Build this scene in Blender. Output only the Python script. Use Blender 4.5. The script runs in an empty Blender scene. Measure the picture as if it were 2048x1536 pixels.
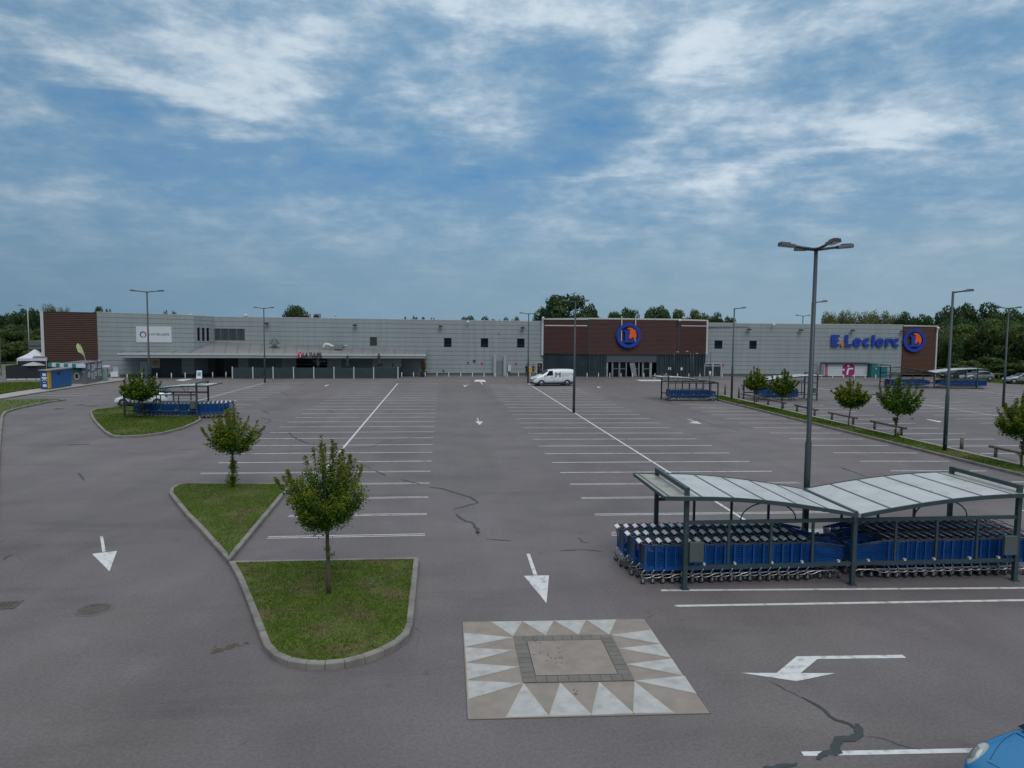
import bpy, bmesh, math, random
import numpy as np
from mathutils import Vector, Matrix
R = math.radians
C = bpy.context.scene.collection
sc = bpy.context.scene
random.seed(7)

# ------------------------------------------------------------------ camera
FPX, HC = 1440.0, 6.4                       # focal length in px of the 2048 px photo, eye height
PITCH = math.atan((768 - 661.2) / FPX)
YAW = math.atan((1024 - 885) / FPX * math.cos(PITCH))
ROLL = R(0.5)
_fw = np.array([math.sin(YAW) * math.cos(PITCH), math.cos(YAW) * math.cos(PITCH), -math.sin(PITCH)])
_r0 = np.array([math.cos(YAW), -math.sin(YAW), 0.0])
_u0 = np.cross(_r0, _fw)
_rt = math.cos(ROLL) * _r0 + math.sin(ROLL) * _u0
_up = -math.sin(ROLL) * _r0 + math.cos(ROLL) * _u0
EYE = np.array([0.0, 0.0, HC])
cam = bpy.data.cameras.new('camera')
cam.sensor_width = 36.0
cam.lens = 36.0 * FPX / 2048.0
cam.clip_start, cam.clip_end = 0.1, 6000.0
cam_o = bpy.data.objects.new('camera', cam)
C.objects.link(cam_o)
cam_o.matrix_world = Matrix(((_rt[0], _up[0], -_fw[0], 0), (_rt[1], _up[1], -_fw[1], 0), (_rt[2], _up[2], -_fw[2], HC), (0, 0, 0, 1)))
sc.camera = cam_o

# ------------------------------------------------------------------ sky, sun, exposure
sc.view_settings.view_transform = 'Standard'
sc.view_settings.look = 'None'
sc.view_settings.exposure = 0.0
sc.view_settings.gamma = 1.0
SUN_EL, SUN_AZ = 52.0, 168.0                # degrees; azimuth clockwise from +Y
world = bpy.data.worlds.new('World')
sc.world = world
world.use_nodes = True
def build_sky():
    nt = world.node_tree
    N, L = nt.nodes, nt.links
    N.clear()
    def nd(t, **k):
        n = N.new(t)
        for a, b in k.items():
            setattr(n, a, b)
        return n
    def mth(op, a, b=None, c=None, clamp=False):
        n = nd('ShaderNodeMath', operation=op, use_clamp=clamp)
        for i, q in enumerate((a, b, c)):
            if q is None:
                continue
            if isinstance(q, (int, float)):
                n.inputs[i].default_value = q
            else:
                L.new(q, n.inputs[i])
        return n.outputs[0]
    def mix(f, a, b):
        n = nd('ShaderNodeMix', data_type='RGBA')
        for s, q in ((0, f), (6, a), (7, b)):
            if isinstance(q, (int, float)):
                n.inputs[s].default_value = q
            elif isinstance(q, tuple):
                n.inputs[s].default_value = (*q, 1)
            else:
                L.new(q, n.inputs[s])
        return n.outputs[2]
    def step(v, a, b, lo=0.0, hi=1.0):
        n = nd('ShaderNodeMapRange', interpolation_type='SMOOTHSTEP')
        L.new(v, n.inputs[0])
        for i, q in enumerate((a, b, lo, hi)):
            n.inputs[i + 1].default_value = q
        return n.outputs[0]
    def noise(vec, scale, detail, rough=0.55, dist=0.0):
        n = nd('ShaderNodeTexNoise')
        L.new(vec, n.inputs['Vector'])
        n.inputs['Scale'].default_value = scale
        n.inputs['Detail'].default_value = detail
        n.inputs['Roughness'].default_value = rough
        n.inputs['Distortion'].default_value = dist
        return n.outputs['Fac']
    tc = nd('ShaderNodeTexCoord').outputs['Generated']
    sep = nd('ShaderNodeSeparateXYZ')
    L.new(tc, sep.inputs[0])
    x, y, z = sep.outputs
    zc = mth('ADD', mth('MAXIMUM', z, 0.0), 0.085)
    u, v = mth('DIVIDE', x, zc), mth('DIVIDE', y, zc)
    cmb = nd('ShaderNodeCombineXYZ')
    L.new(mth('ADD', u, mth('MULTIPLY', v, 0.12)), cmb.inputs[0])
    L.new(mth('MULTIPLY', v, 1.0), cmb.inputs[1])
    P = cmb.outputs[0]
    n1 = noise(P, 0.95, 9, 0.55, 0.35)
    n2 = noise(P, 3.2, 7, 0.62, 0.6)
    cm3 = nd('ShaderNodeCombineXYZ')
    L.new(mth('MULTIPLY', u, 0.55), cm3.inputs[0])
    L.new(mth('MULTIPLY', v, 1.5), cm3.inputs[1])
    n3 = noise(cm3.outputs[0], 1.7, 8, 0.6, 0.8)
    az0 = mth('ARCTAN2', x, y)
    el0 = mth('ARCSINE', z)
    az = mth('ADD', az0, mth('MULTIPLY', mth('SUBTRACT', n1, 0.5), 0.26))
    el = mth('ADD', el0, mth('MULTIPLY', mth('SUBTRACT', n3, 0.5), 0.11))
    # where the cloud sheet is thick (+) and where it breaks open (-): az, el, half widths (deg), tilt, weight
    blobs = CLOUDS
    tot = None
    for a0, e0, sa, se, ti, w in blobs:
        da, de = mth('SUBTRACT', az, R(a0)), mth('SUBTRACT', el, R(e0))
        ct, st = math.cos(R(ti)), math.sin(R(ti))
        p = mth('ADD', mth('MULTIPLY', da, ct / R(sa)), mth('MULTIPLY', de, st / R(sa)))
        q = mth('ADD', mth('MULTIPLY', da, -st / R(se)), mth('MULTIPLY', de, ct / R(se)))
        g = mth('EXPONENT', mth('MULTIPLY', mth('ADD', mth('MULTIPLY', p, p), mth('MULTIPLY', q, q)), -1.0))
        g = mth('MULTIPLY', g, w)
        tot = g if tot is None else mth('ADD', tot, g)
    d = mth('ADD', mth('MULTIPLY', mth('SUBTRACT', n1, 0.5), 0.30), mth('MULTIPLY', mth('SUBTRACT', n2, 0.5), 0.26))
    d = mth('ADD', d, mth('MULTIPLY', mth('SUBTRACT', n3, 0.5), 0.22))
    cm4 = nd('ShaderNodeCombineXYZ')                       # puffy detail, less drawn out than the sheet
    L.new(mth('MULTIPLY', az0, 1.0), cm4.inputs[0]); L.new(mth('MULTIPLY', el0, 2.3), cm4.inputs[1])
    n4 = noise(cm4.outputs[0], 9.5, 7, 0.54, 0.15)
    n6 = noise(cm4.outputs[0], 62.0, 5, 0.6, 0.1)
    n5 = noise(cm4.outputs[0], 26.0, 6, 0.6, 0.2)
    d = mth('ADD', d, mth('MULTIPLY', mth('SUBTRACT', n4, 0.5), 0.95))
    d = mth('ADD', d, mth('MULTIPLY', mth('SUBTRACT', n5, 0.5), 0.42))
    d = mth('ADD', d, mth('MULTIPLY', mth('SUBTRACT', n6, 0.5), 0.16))
    fade = step(el0, R(2.0), R(11.0), 0.50, 1.0)
    d = mth('ADD', mth('MULTIPLY', d, fade), mth('ADD', tot, 0.61))
    sky = nd('ShaderNodeTexSky', sky_type='NISHITA', sun_disc=False)
    sky.sun_elevation, sky.sun_rotation = R(SUN_EL), R(SUN_AZ)
    sky.altitude = 0.0
    blue = mix(0.88, sky.outputs[0], (0.82, 2.52, 4.95))
    r = nd('ShaderNodeValToRGB')
    L.new(d, r.inputs[0])
    e = r.color_ramp.elements
    e[0].position, e[0].color = 0.10, (0, 0, 0, 1)
    e[1].position, e[1].color = 0.52, (0.70, 0.70, 0.70, 1)
    k = e.new(0.88); k.color = (1, 1, 1, 1)
    cloud = mix(step(d, 0.42, 1.12), (2.3, 3.75, 5.15), (6.3, 7.3, 8.2))
    col = mix(r.outputs[0], blue, cloud)
    hz = step(el0, R(0.5), R(12.0), 0.86, 0.0)
    col = mix(hz, col, mix(step(az0, R(-35), R(45)), (1.62, 2.85, 4.0), (2.65, 3.82, 4.6)))
    dark = nd('ShaderNodeVectorMath', operation='SCALE')
    L.new(col, dark.inputs[0]); L.new(step(az0, R(-42), R(0), 0.86, 1.0), dark.inputs['Scale'])
    col = dark.outputs[0]
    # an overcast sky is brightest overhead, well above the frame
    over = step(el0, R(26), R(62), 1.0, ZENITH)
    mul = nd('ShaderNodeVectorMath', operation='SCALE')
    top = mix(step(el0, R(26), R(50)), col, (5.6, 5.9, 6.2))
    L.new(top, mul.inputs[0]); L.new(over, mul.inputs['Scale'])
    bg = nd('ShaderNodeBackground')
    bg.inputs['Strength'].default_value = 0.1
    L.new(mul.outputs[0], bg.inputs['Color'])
    out = nd('ShaderNodeOutputWorld')
    L.new(bg.outputs[0], out.inputs['Surface'])
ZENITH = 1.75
def _sky(px, py):
    d = _fw + _rt * (px - 1024) / FPX + _up * (768 - py) / FPX
    d = d / np.linalg.norm(d)
    return math.degrees(math.atan2(d[0], d[1])), math.degrees(math.asin(d[2]))
CLOUDS = []
for px, py, sx, sy, ti, w in ((560, 130, 190, 70, -8, .30), (430, 210, 150, 50, -10, .18), (1010, 20, 260, 50, 0, .30), (1370, 75, 120, 50, 0, .20),
                              (1380, 105, 60, 25, 0, .15), (1650, 40, 250, 60, 0, .18), (1500, 210, 200, 55, 6, .16), (1690, 300, 220, 22, 9, .26),
                              (1300, 275, 90, 25, 12, .24), (1150, 350, 150, 22, 8, .20), (960, 210, 100, 40, 0, .14), (90, 225, 110, 35, -5, .16),
                              (160, 110, 170, 25, -12, .18), (770, 305, 80, 35, -15, .16), (1350, 400, 110, 30, 5, .12), (1850, 250, 200, 60, 5, .10),
                              (720, 215, 90, 60, 0, -.30), (1190, 250, 110, 60, 15, -.36), (900, 345, 260, 55, 0, -.34), (180, 190, 130, 45, -12, -.26),
                              (380, 330, 260, 55, -5, -.20), (1290, 100, 40, 40, 0, -.20), (1780, 120, 230, 45, 6, -.18), (1130, 120, 100, 40, 0, -.05),
                              (1440, 330, 90, 20, 6, -.14), (60, 330, 150, 60, 0, -.06), (1250, 350, 60, 18, 0, -.1)):
    a, e = _sky(px, py)
    CLOUDS.append((a, e, math.degrees(sx / FPX), math.degrees(sy / FPX), ti, w))
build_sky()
sl = bpy.data.lights.new('sun', 'SUN')
sl.energy, sl.angle, sl.color = 1.4, R(36), (1.0, 0.96, 0.9)
so = bpy.data.objects.new('sun', sl)
C.objects.link(so)
_s = Vector((math.sin(R(SUN_AZ)) * math.cos(R(SUN_EL)), math.cos(R(SUN_AZ)) * math.cos(R(SUN_EL)), math.sin(R(SUN_EL))))
so.rotation_euler = _s.to_track_quat('Z', 'Y').to_euler()

# ------------------------------------------------------------------ helpers: photo measurements to places on the ground
def ray(px, py):
    return _fw + _rt * (px - 1024) / FPX + _up * (768 - py) / FPX
def G(px, py, z=0.0):
    d = ray(px, py)
    return EYE + d * ((z - HC) / d[2])
def at(px, py, Y):
    d = ray(px, py)
    return EYE + d * (Y / d[1])
def hgt(px, yb, yt):
    g = G(px, yb); d = ray(px, yt)
    return HC + d[2] * (g[:2] @ d[:2]) / (d[:2] @ d[:2])
def P3(p, z=None):
    return (float(p[0]), float(p[1]), float(p[2] if z is None else z))

def tag(o, label=None, cat=None, group=None, kind=None):
    if label: o['label'] = label
    if cat: o['category'] = cat
    if group: o['group'] = group
    if kind: o['kind'] = kind
    return o
def empty(name, loc=(0, 0, 0), rz=0.0, label=None, cat=None, group=None):
    o = bpy.data.objects.new(name, None)
    o.empty_display_size = 0.2
    C.objects.link(o)
    o.location = loc
    o.rotation_euler = (0, 0, rz)
    return tag(o, label, cat, group)
def copy_tree(o, parent=None):
    c = o.copy()
    C.objects.link(c)
    c.parent = parent
    for ch in list(o.children):
        copy_tree(ch, c)
    return c

class MB:
    def __init__(s):
        s.v, s.f, s.m, s.sm = [], [], [], []
    def face(s, idx, m=0, sm=False):
        s.f.append(tuple(idx)); s.m.append(m); s.sm.append(sm)
    def add(s, pts):
        i = len(s.v)
        s.v += [tuple(float(c) for c in p) for p in pts]
        return i
    def hexa(s, c, m=0):          # 8 corners: bottom ring 0-3, top ring 4-7
        i = s.add(c)
        for q in ((3, 2, 1, 0), (4, 5, 6, 7), (0, 1, 5, 4), (1, 2, 6, 5), (2, 3, 7, 6), (3, 0, 4, 7)):
            s.face([i + k for k in q], m)
    def box(s, x0, x1, y0, y1, z0, z1, m=0):
        s.hexa([(x0, y0, z0), (x1, y0, z0), (x1, y1, z0), (x0, y1, z0), (x0, y0, z1), (x1, y0, z1), (x1, y1, z1), (x0, y1, z1)], m)
    def bar(s, a, b, w, h, m=0):  # rectangular bar between two points
        a, b = Vector(a), Vector(b)
        d = (b - a).normalized()
        up = Vector((0, 0, 1)) if abs(d.z) < 0.95 else Vector((0, 1, 0))
        sd = d.cross(up).normalized(); up = sd.cross(d)
        sd *= w / 2; up *= h / 2
        s.hexa([a - sd - up, a + sd - up, b + sd - up, b - sd - up, a - sd + up, a + sd + up, b + sd + up, b - sd + up], m)
    def tube(s, pts, r, n=6, m=0, cap=True, closed=False):
        P = [Vector(p) for p in pts]
        k = len(P)
        rr = r if isinstance(r, (list, tuple)) else [r] * k
        base = len(s.v)
        ref = None
        for i, p in enumerate(P):
            a = P[i - 1] if (i > 0 or closed) else p
            b = P[(i + 1) % k] if (i < k - 1 or closed) else p
            t = (b - a).normalized()
            if ref is None:
                ref = Vector((0, 0, 1)) if abs(t.z) < 0.9 else Vector((1, 0, 0))
            e1 = (ref - t * ref.dot(t)).normalized()
            ref = e1
            e2 = t.cross(e1)
            s.add([p + (e1 * math.cos(2 * math.pi * j / n) + e2 * math.sin(2 * math.pi * j / n)) * rr[i] for j in range(n)])
        for i in range(k if closed else k - 1):
            o, q = base + i * n, base + ((i + 1) % k) * n
            for j in range(n):
                s.face((o + j, o + (j + 1) % n, q + (j + 1) % n, q + j), m, True)
        if cap and not closed:
            s.face([base + j for j in range(n)][::-1], m)
            s.face([base + (k - 1) * n + j for j in range(n)], m)
    def prism(s, pts, z0, z1, m=0, f=None):  # polygon (u,v) pushed from w=z0 to w=z1; f maps (u,v,w)->xyz
        f = f or (lambda u, v, w: (u, v, w))
        n = len(pts)
        i = s.add([f(u, v, z0) for u, v in pts])
        j = s.add([f(u, v, z1) for u, v in pts])
        s.face([i + k for k in range(n)][::-1], m)
        s.face([j + k for k in range(n)], m)
        for k in range(n):
            s.face((i + k, i + (k + 1) % n, j + (k + 1) % n, j + k), m)
    def poly(s, pts, m=0):
        i = s.add(pts)
        s.face(range(i, i + len(pts)), m)
    def lathe(s, prof, n=16, c=(0, 0, 0), m=0, axis='z', sm=True):
        base = len(s.v)
        for r, h in prof:
            for j in range(n):
                a = 2 * math.pi * j / n
                p = (r * math.cos(a), r * math.sin(a), h)
                if axis == 'y': p = (p[0], p[2], p[1])
                if axis == 'x': p = (p[2], p[0], p[1])
                s.add([(c[0] + p[0], c[1] + p[1], c[2] + p[2])])
        for i in range(len(prof) - 1):
            for j in range(n):
                a, b = base + i * n, base + (i + 1) * n
                s.face((a + j, a + (j + 1) % n, b + (j + 1) % n, b + j), m, sm)
        s.face([base + j for j in range(n)][::-1], m)
        s.face([base + (len(prof) - 1) * n + j for j in range(n)], m)
    def mesh(s, name, mats):
        me = bpy.data.meshes.new(name)
        me.from_pydata(s.v, [], s.f)
        for q in (mats if isinstance(mats, (list, tuple)) else [mats]):
            me.materials.append(q)
        me.polygons.foreach_set('material_index', s.m)
        me.polygons.foreach_set('use_smooth', s.sm)
        bm = bmesh.new(); bm.from_mesh(me)
        bmesh.ops.recalc_face_normals(bm, faces=bm.faces)
        bm.to_mesh(me); bm.free()
        me.update()
        return me
    def build(s, name, mats, parent=None, loc=None, bevel=0.0, rz=0.0):
        o = bpy.data.objects.new(name, s.mesh(name, mats))
        C.objects.link(o)
        o.parent = parent
        if loc is not None: o.location = loc
        if rz: o.rotation_euler = (0, 0, rz)
        if bevel:
            b = o.modifiers.new('bevel', 'BEVEL'); b.width = bevel; b.segments = 2; b.limit_method = 'ANGLE'
        return o
def put(name, me, parent=None, loc=(0, 0, 0), rot=(0, 0, 0)):
    o = bpy.data.objects.new(name, me)
    C.objects.link(o); o.parent = parent; o.location = loc; o.rotation_euler = rot
    return o

# ------------------------------------------------------------------ materials
MATS = {}
def mat(name, col, rough=0.6, metal=0.0, var=0.12, scale=2.0, bump=0.0, bscale=40.0, spec=0.5, col2=None, f2=(0.55, 0.7), s2=1.0, stretch=(1, 1, 1), trans=0.0, alpha=1.0, streak=0.0):
    if name in MATS: return MATS[name]
    m = bpy.data.materials.new(name); m.use_nodes = True
    nt = m.node_tree; N, L = nt.nodes, nt.links
    b = N['Principled BSDF']
    b.inputs['Roughness'].default_value = rough
    b.inputs['Metallic'].default_value = metal
    b.inputs['Specular IOR Level'].default_value = spec
    if trans: b.inputs['Transmission Weight'].default_value = trans
    if alpha < 1: b.inputs['Alpha'].default_value = alpha
    tc = N.new('ShaderNodeTexCoord'); mp = N.new('ShaderNodeMapping')
    L.new(tc.outputs['Object'], mp.inputs[0]); mp.inputs['Scale'].default_value = stretch
    def noise(sc_, det=4.0, vec=mp.outputs[0]):
        n = N.new('ShaderNodeTexNoise'); n.inputs['Scale'].default_value = sc_; n.inputs['Detail'].default_value = det
        L.new(vec, n.inputs['Vector']); return n.outputs['Fac']
    def rng(v, a, b_, lo, hi):
        n = N.new('ShaderNodeMapRange'); L.new(v, n.inputs[0])
        for i, q in enumerate((a, b_, lo, hi)): n.inputs[i + 1].default_value = q
        return n.outputs[0]
    def mixc(f, A, B, bt='MIX'):
        n = N.new('ShaderNodeMix'); n.data_type = 'RGBA'; n.blend_type = bt
        for s_, q in ((0, f), (6, A), (7, B)):
            if isinstance(q, (int, float)): n.inputs[s_].default_value = q
            elif isinstance(q, tuple): n.inputs[s_].default_value = (*q[:3], 1)
            else: L.new(q, n.inputs[s_])
        return n.outputs[2]
    cur = tuple(col)
    if col2: cur = mixc(rng(noise(s2, 6.0), f2[0], f2[1], 0, 1), cur, tuple(col2))
    if streak:
        ms = N.new('ShaderNodeMapping'); L.new(tc.outputs['Object'], ms.inputs[0]); ms.inputs['Scale'].default_value = (1.6, 1.6, 0.12)
        cur = mixc(1.0, cur, _grey(N, L, rng(noise(1.2, 5.0, ms.outputs[0]), 0.35, 0.75, 1.0, 1.0 - streak)), 'MULTIPLY')
    if var: cur = mixc(1.0, cur, _grey(N, L, rng(noise(scale, 5.0), 0.25, 0.75, 1 - var, 1 + var)), 'MULTIPLY')
    if isinstance(cur, tuple): b.inputs['Base Color'].default_value = (*cur, 1)
    else: L.new(cur, b.inputs['Base Color'])
    if bump:
        bp = N.new('ShaderNodeBump'); bp.inputs['Strength'].default_value = bump; bp.inputs['Distance'].default_value = 0.02
        L.new(noise(bscale, 3.0), bp.inputs['Height']); L.new(bp.outputs[0], b.inputs['Normal'])
    MATS[name] = m
    m['nodes_ready'] = 1
    return m
def _grey(N, L, v):
    c = N.new('ShaderNodeCombineColor')
    for i in range(3): L.new(v, c.inputs[i])
    return c.outputs[0]

def asphalt_mat():
    m = bpy.data.materials.new('asphalt'); m.use_nodes = True
    N, L = m.node_tree.nodes, m.node_tree.links
    b = N['Principled BSDF']; b.inputs['Roughness'].default_value = 0.72; b.inputs['Specular IOR Level'].default_value = 0.45
    tc = N.new('ShaderNodeTexCoord')
    def noise(s, det, st=(1, 1, 1), rough=0.55, dist=0.0):
        mp = N.new('ShaderNodeMapping'); L.new(tc.outputs['Object'], mp.inputs[0]); mp.inputs['Scale'].default_value = st
        n = N.new('ShaderNodeTexNoise'); L.new(mp.outputs[0], n.inputs['Vector'])
        n.inputs['Scale'].default_value = s; n.inputs['Detail'].default_value = det; n.inputs['Roughness'].default_value = rough; n.inputs['Distortion'].default_value = dist
        return n.outputs['Fac']
    def rng(v, a, c, lo, hi):
        n = N.new('ShaderNodeMapRange'); L.new(v, n.inputs[0])
        for i, q in enumerate((a, c, lo, hi)): n.inputs[i + 1].default_value = q
        return n.outputs[0]
    def mul(a, c):
        n = N.new('ShaderNodeMath'); n.operation = 'MULTIPLY'; L.new(a, n.inputs[0]); L.new(c, n.inputs[1]); return n.outputs[0]
    f = rng(noise(0.07, 4), 0.3, 0.7, 0.84, 1.15)
    f = mul(f, rng(noise(0.5, 6), 0.3, 0.72, 1.10, 0.87))
    f = mul(f, rng(noise(0.18, 7, (1, 1, 1), 0.62, 1.2), 0.55, 0.68, 1.0, 1.13))
    f = mul(f, rng(noise(0.35, 6, (0.35, 1.6, 1), 0.6, 0.4), 0.54, 0.78, 1.0, 0.72))     # wheel tracks left in the bays
    f = mul(f, rng(noise(0.16, 5, (3.2, 0.12, 1)), 0.45, 0.75, 1.03, 0.87))                # lanes worn along the aisles
    f = mul(f, rng(noise(2.4, 4), 0.645, 0.78, 1.0, 0.70))                                # oil spots
    f = mul(f, rng(noise(15, 4, (1, 1, 1), 0.85), 0.28, 0.72, 0.70, 1.30))
    f = mul(f, rng(noise(95, 2, (1, 1, 1), 0.8), 0.3, 0.7, 0.62, 1.42))
    vo = N.new('ShaderNodeTexVoronoi'); vo.feature = 'DISTANCE_TO_EDGE'; vo.inputs['Scale'].default_value = 0.16
    wp = N.new('ShaderNodeMapping'); L.new(tc.outputs['Object'], wp.inputs[0])
    wn = N.new('ShaderNodeTexNoise'); wn.inputs['Scale'].default_value = 0.9; wn.inputs['Detail'].default_value = 5
    L.new(tc.outputs['Object'], wn.inputs['Vector'])
    va = N.new('ShaderNodeMix'); va.data_type = 'RGBA'; va.blend_type = 'ADD'; va.inputs[0].default_value = 0.9
    L.new(wp.outputs[0], va.inputs[6]); L.new(wn.outputs['Color'], va.inputs[7]); L.new(va.outputs[2], vo.inputs['Vector'])
    crack = rng(vo.outputs['Distance'], 0.0, 0.0022, 0.0, 1.0)
    gate = rng(noise(0.12, 2), 0.56, 0.62, 1.0, 0.0)
    mx = N.new('ShaderNodeMath'); mx.operation = 'MAXIMUM'; L.new(crack, mx.inputs[0]); L.new(gate, mx.inputs[1])
    f = mul(f, rng(mx.outputs[0], 0, 1, 0.62, 1.0))
    tint = N.new('ShaderNodeMix'); tint.data_type = 'RGBA'
    L.new(rng(noise(0.22, 3), 0.35, 0.65, 0, 1), tint.inputs[0])
    tint.inputs[6].default_value = (*ASPH_A, 1); tint.inputs[7].default_value = (*ASPH_B, 1)
    o = N.new('ShaderNodeMix'); o.data_type = 'RGBA'; o.blend_type = 'MULTIPLY'; o.inputs[0].default_value = 1
    L.new(tint.outputs[2], o.inputs[6]); L.new(_grey(N, L, f), o.inputs[7]); L.new(o.outputs[2], b.inputs['Base Color'])
    bp = N.new('ShaderNodeBump'); bp.inputs['Strength'].default_value = 0.35; bp.inputs['Distance'].default_value = 0.01
    L.new(noise(70, 2), bp.inputs['Height']); L.new(bp.outputs[0], b.inputs['Normal'])
    return m
ASPH_A, ASPH_B = (0.114, 0.099, 0.104), (0.116, 0.104, 0.102)
asphalt = asphalt_mat()
white_paint = mat('road_paint', (0.52, 0.53, 0.535), 0.7, var=0.12, scale=6, col2=(0.22, 0.215, 0.22), f2=(0.52, 0.74), s2=4.5)
worn_paint = mat('worn_road_paint', (0.56, 0.565, 0.57), 0.75, var=0.1, scale=5, col2=(0.20, 0.195, 0.2), f2=(0.52, 0.78), s2=3.0)
kerb_m = mat('kerb_concrete', (0.185, 0.172, 0.158), 0.9, var=0.28, scale=2.5, bump=0.4, bscale=60, col2=(0.115, 0.105, 0.092), f2=(0.5, 0.75), s2=1.6)
path_m = mat('pavement_concrete', (0.30, 0.28, 0.265), 0.9, var=0.12, scale=1.5, bump=0.2, col2=(0.24, 0.22, 0.2), s2=0.6)
seal_m = mat('crack_bitumen', (0.030, 0.036, 0.038), 0.55, var=0.2, scale=3)
lawn_m = mat('lawn_soil', (0.058, 0.086, 0.008), 0.95, var=0.35, scale=5, bump=0.6, bscale=50, col2=(0.095, 0.072, 0.038), f2=(0.48, 0.66), s2=1.1)
field_m = mat('field', (0.07, 0.10, 0.03), 0.95, var=0.3, scale=0.1)
dark_green = mat('green_grey_steel', (0.028, 0.050, 0.054), 0.5, var=0.18, scale=3, spec=0.5)
pole_m = mat('lamp_pole_paint', (0.026, 0.040, 0.046), 0.5, var=0.15, scale=2)
head_m = mat('lamp_head_paint', (0.042, 0.044, 0.050), 0.45, var=0.1)
lens_m = mat('lamp_lens', (0.35, 0.34, 0.32), 0.2, var=0.05)
galv = mat('galvanised', (0.30, 0.31, 0.32), 0.45, 0.3, var=0.15, scale=4)
chrome = mat('cart_chrome', (0.42, 0.44, 0.45), 0.30, 0.85, var=0.08)
tube_m = mat('cart_dark_tube', (0.085, 0.10, 0.10), 0.4, 0.2, var=0.1)
blue_plastic = mat('blue_plastic', (0.003, 0.070, 0.265), 0.42, var=0.14, scale=8)
white_plastic = mat('white_plastic', (0.66, 0.68, 0.69), 0.45, var=0.08)
red_plastic = mat('red_plastic', (0.22, 0.016, 0.022), 0.45, var=0.1)
orange_m = mat('orange_strap', (0.55, 0.06, 0.015), 0.5, var=0.05)
rubber = mat('rubber', (0.035, 0.04, 0.042), 0.7, var=0.15)
tyre_m = mat('tyre', (0.018, 0.018, 0.02), 0.8, var=0.15)
rim_m = mat('wheel_rim', (0.26, 0.26, 0.27), 0.35, 0.7, var=0.1)
black_m = mat('black_trim', (0.014, 0.016, 0.018), 0.5, var=0.1)
white_car = mat('white_car_paint', (0.60, 0.65, 0.66), 0.18, var=0.04, spec=0.6)
wall_m = mat('grey_cladding', (0.258, 0.294, 0.300), 0.6, 0.0, var=0.05, scale=0.25, streak=0.14)
joint_m = mat('cladding_joint', (0.085, 0.095, 0.10), 0.8, var=0.1)
trim_m = mat('pale_trim', (0.46, 0.47, 0.46), 0.5, var=0.08)
brown_m = mat('brown_cladding', (0.066, 0.022, 0.017), 0.6, var=0.22, scale=1.2, stretch=(1, 1, 6))
brown2_m = mat('wood_brown_cladding', (0.095, 0.036, 0.018), 0.65, var=0.25, scale=1.5, stretch=(2, 2, 3))
brown_back = mat('cladding_back', (0.016, 0.009, 0.008), 0.8, var=0.1)
glass_m = mat('dark_glass', (0.008, 0.011, 0.014), 0.15, var=0.2, scale=0.8, spec=0.12)
glass2_m = mat('entrance_glass', (0.026, 0.040, 0.047), 0.15, var=0.45, scale=0.5, spec=0.3)
frame_m = mat('window_frame', (0.12, 0.135, 0.14), 0.5, var=0.08)
dark_frame = mat('dark_frame', (0.03, 0.042, 0.046), 0.45, var=0.1)
metal_roof = mat('canopy_metal', (0.185, 0.185, 0.19), 0.5, 0.2, var=0.12, scale=0.6)
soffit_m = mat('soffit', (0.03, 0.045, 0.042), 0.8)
fascia_m = mat('canopy_fascia', (0.27, 0.30, 0.29), 0.5, var=0.06)
fence_m = mat('dark_fence_slats', (0.022, 0.036, 0.042), 0.6, var=0.2, scale=2)
pale_post = mat('pale_post', (0.44, 0.44, 0.42), 0.6, var=0.1)
wood_m = mat('weathered_wood', (0.125, 0.105, 0.092), 0.9, var=0.3, scale=6, stretch=(1, 1, 0.3), bump=0.4)
bark_m = mat('bark', (0.085, 0.072, 0.055), 0.95, var=0.3, scale=8, bump=0.5)
logo_blue = mat('sign_blue', (0.008, 0.040, 0.31), 0.35, var=0.05)
logo_orange = mat('sign_orange', (0.70, 0.105, 0.012), 0.4, var=0.04)
sign_white = mat('sign_white', (0.62, 0.65, 0.68), 0.4, var=0.04)
teal_m = mat('teal_paint', (0.006, 0.115, 0.125), 0.45, var=0.08)
magenta = mat('magenta_print', (0.26, 0.015, 0.10), 0.5, var=0.08)
yellow_m = mat('yellow_paint', (0.52, 0.30, 0.02), 0.5, var=0.08)
def leaf_mat(name, col):
    m = bpy.data.materials.new(name); m.use_nodes = True
    N, L = m.node_tree.nodes, m.node_tree.links
    b = N['Principled BSDF']; b.inputs['Roughness'].default_value = 0.6; b.inputs['Specular IOR Level'].default_value = 0.12
    tc = N.new('ShaderNodeTexCoord'); n = N.new('ShaderNodeTexNoise'); n.inputs['Scale'].default_value = 2.2; n.inputs['Detail'].default_value = 4
    L.new(tc.outputs['Object'], n.inputs['Vector'])
    r = N.new('ShaderNodeMapRange'); L.new(n.outputs['Fac'], r.inputs[0])
    for i, q in enumerate((0.3, 0.7, 0.75, 1.25)): r.inputs[i + 1].default_value = q
    o = N.new('ShaderNodeMix'); o.data_type = 'RGBA'; o.blend_type = 'MULTIPLY'; o.inputs[0].default_value = 1
    o.inputs[6].default_value = (*col, 1); L.new(_grey(N, L, r.outputs[0]), o.inputs[7]); L.new(o.outputs[2], b.inputs['Base Color'])
    t = N.new('ShaderNodeBsdfTranslucent'); L.new(o.outputs[2], t.inputs['Color'])
    mx = N.new('ShaderNodeMixShader'); mx.inputs[0].default_value = 0.3
    L.new(b.outputs[0], mx.inputs[1]); L.new(t.outputs[0], mx.inputs[2]); L.new(mx.outputs[0], N['Material Output'].inputs['Surface'])
    return m
leaf_a, leaf_b, leaf_c = leaf_mat('leaf_deep_green', (0.030, 0.078, 0.008)), leaf_mat('leaf_green', (0.070, 0.140, 0.010)), leaf_mat('leaf_yellow_green', (0.165, 0.180, 0.014))
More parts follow.
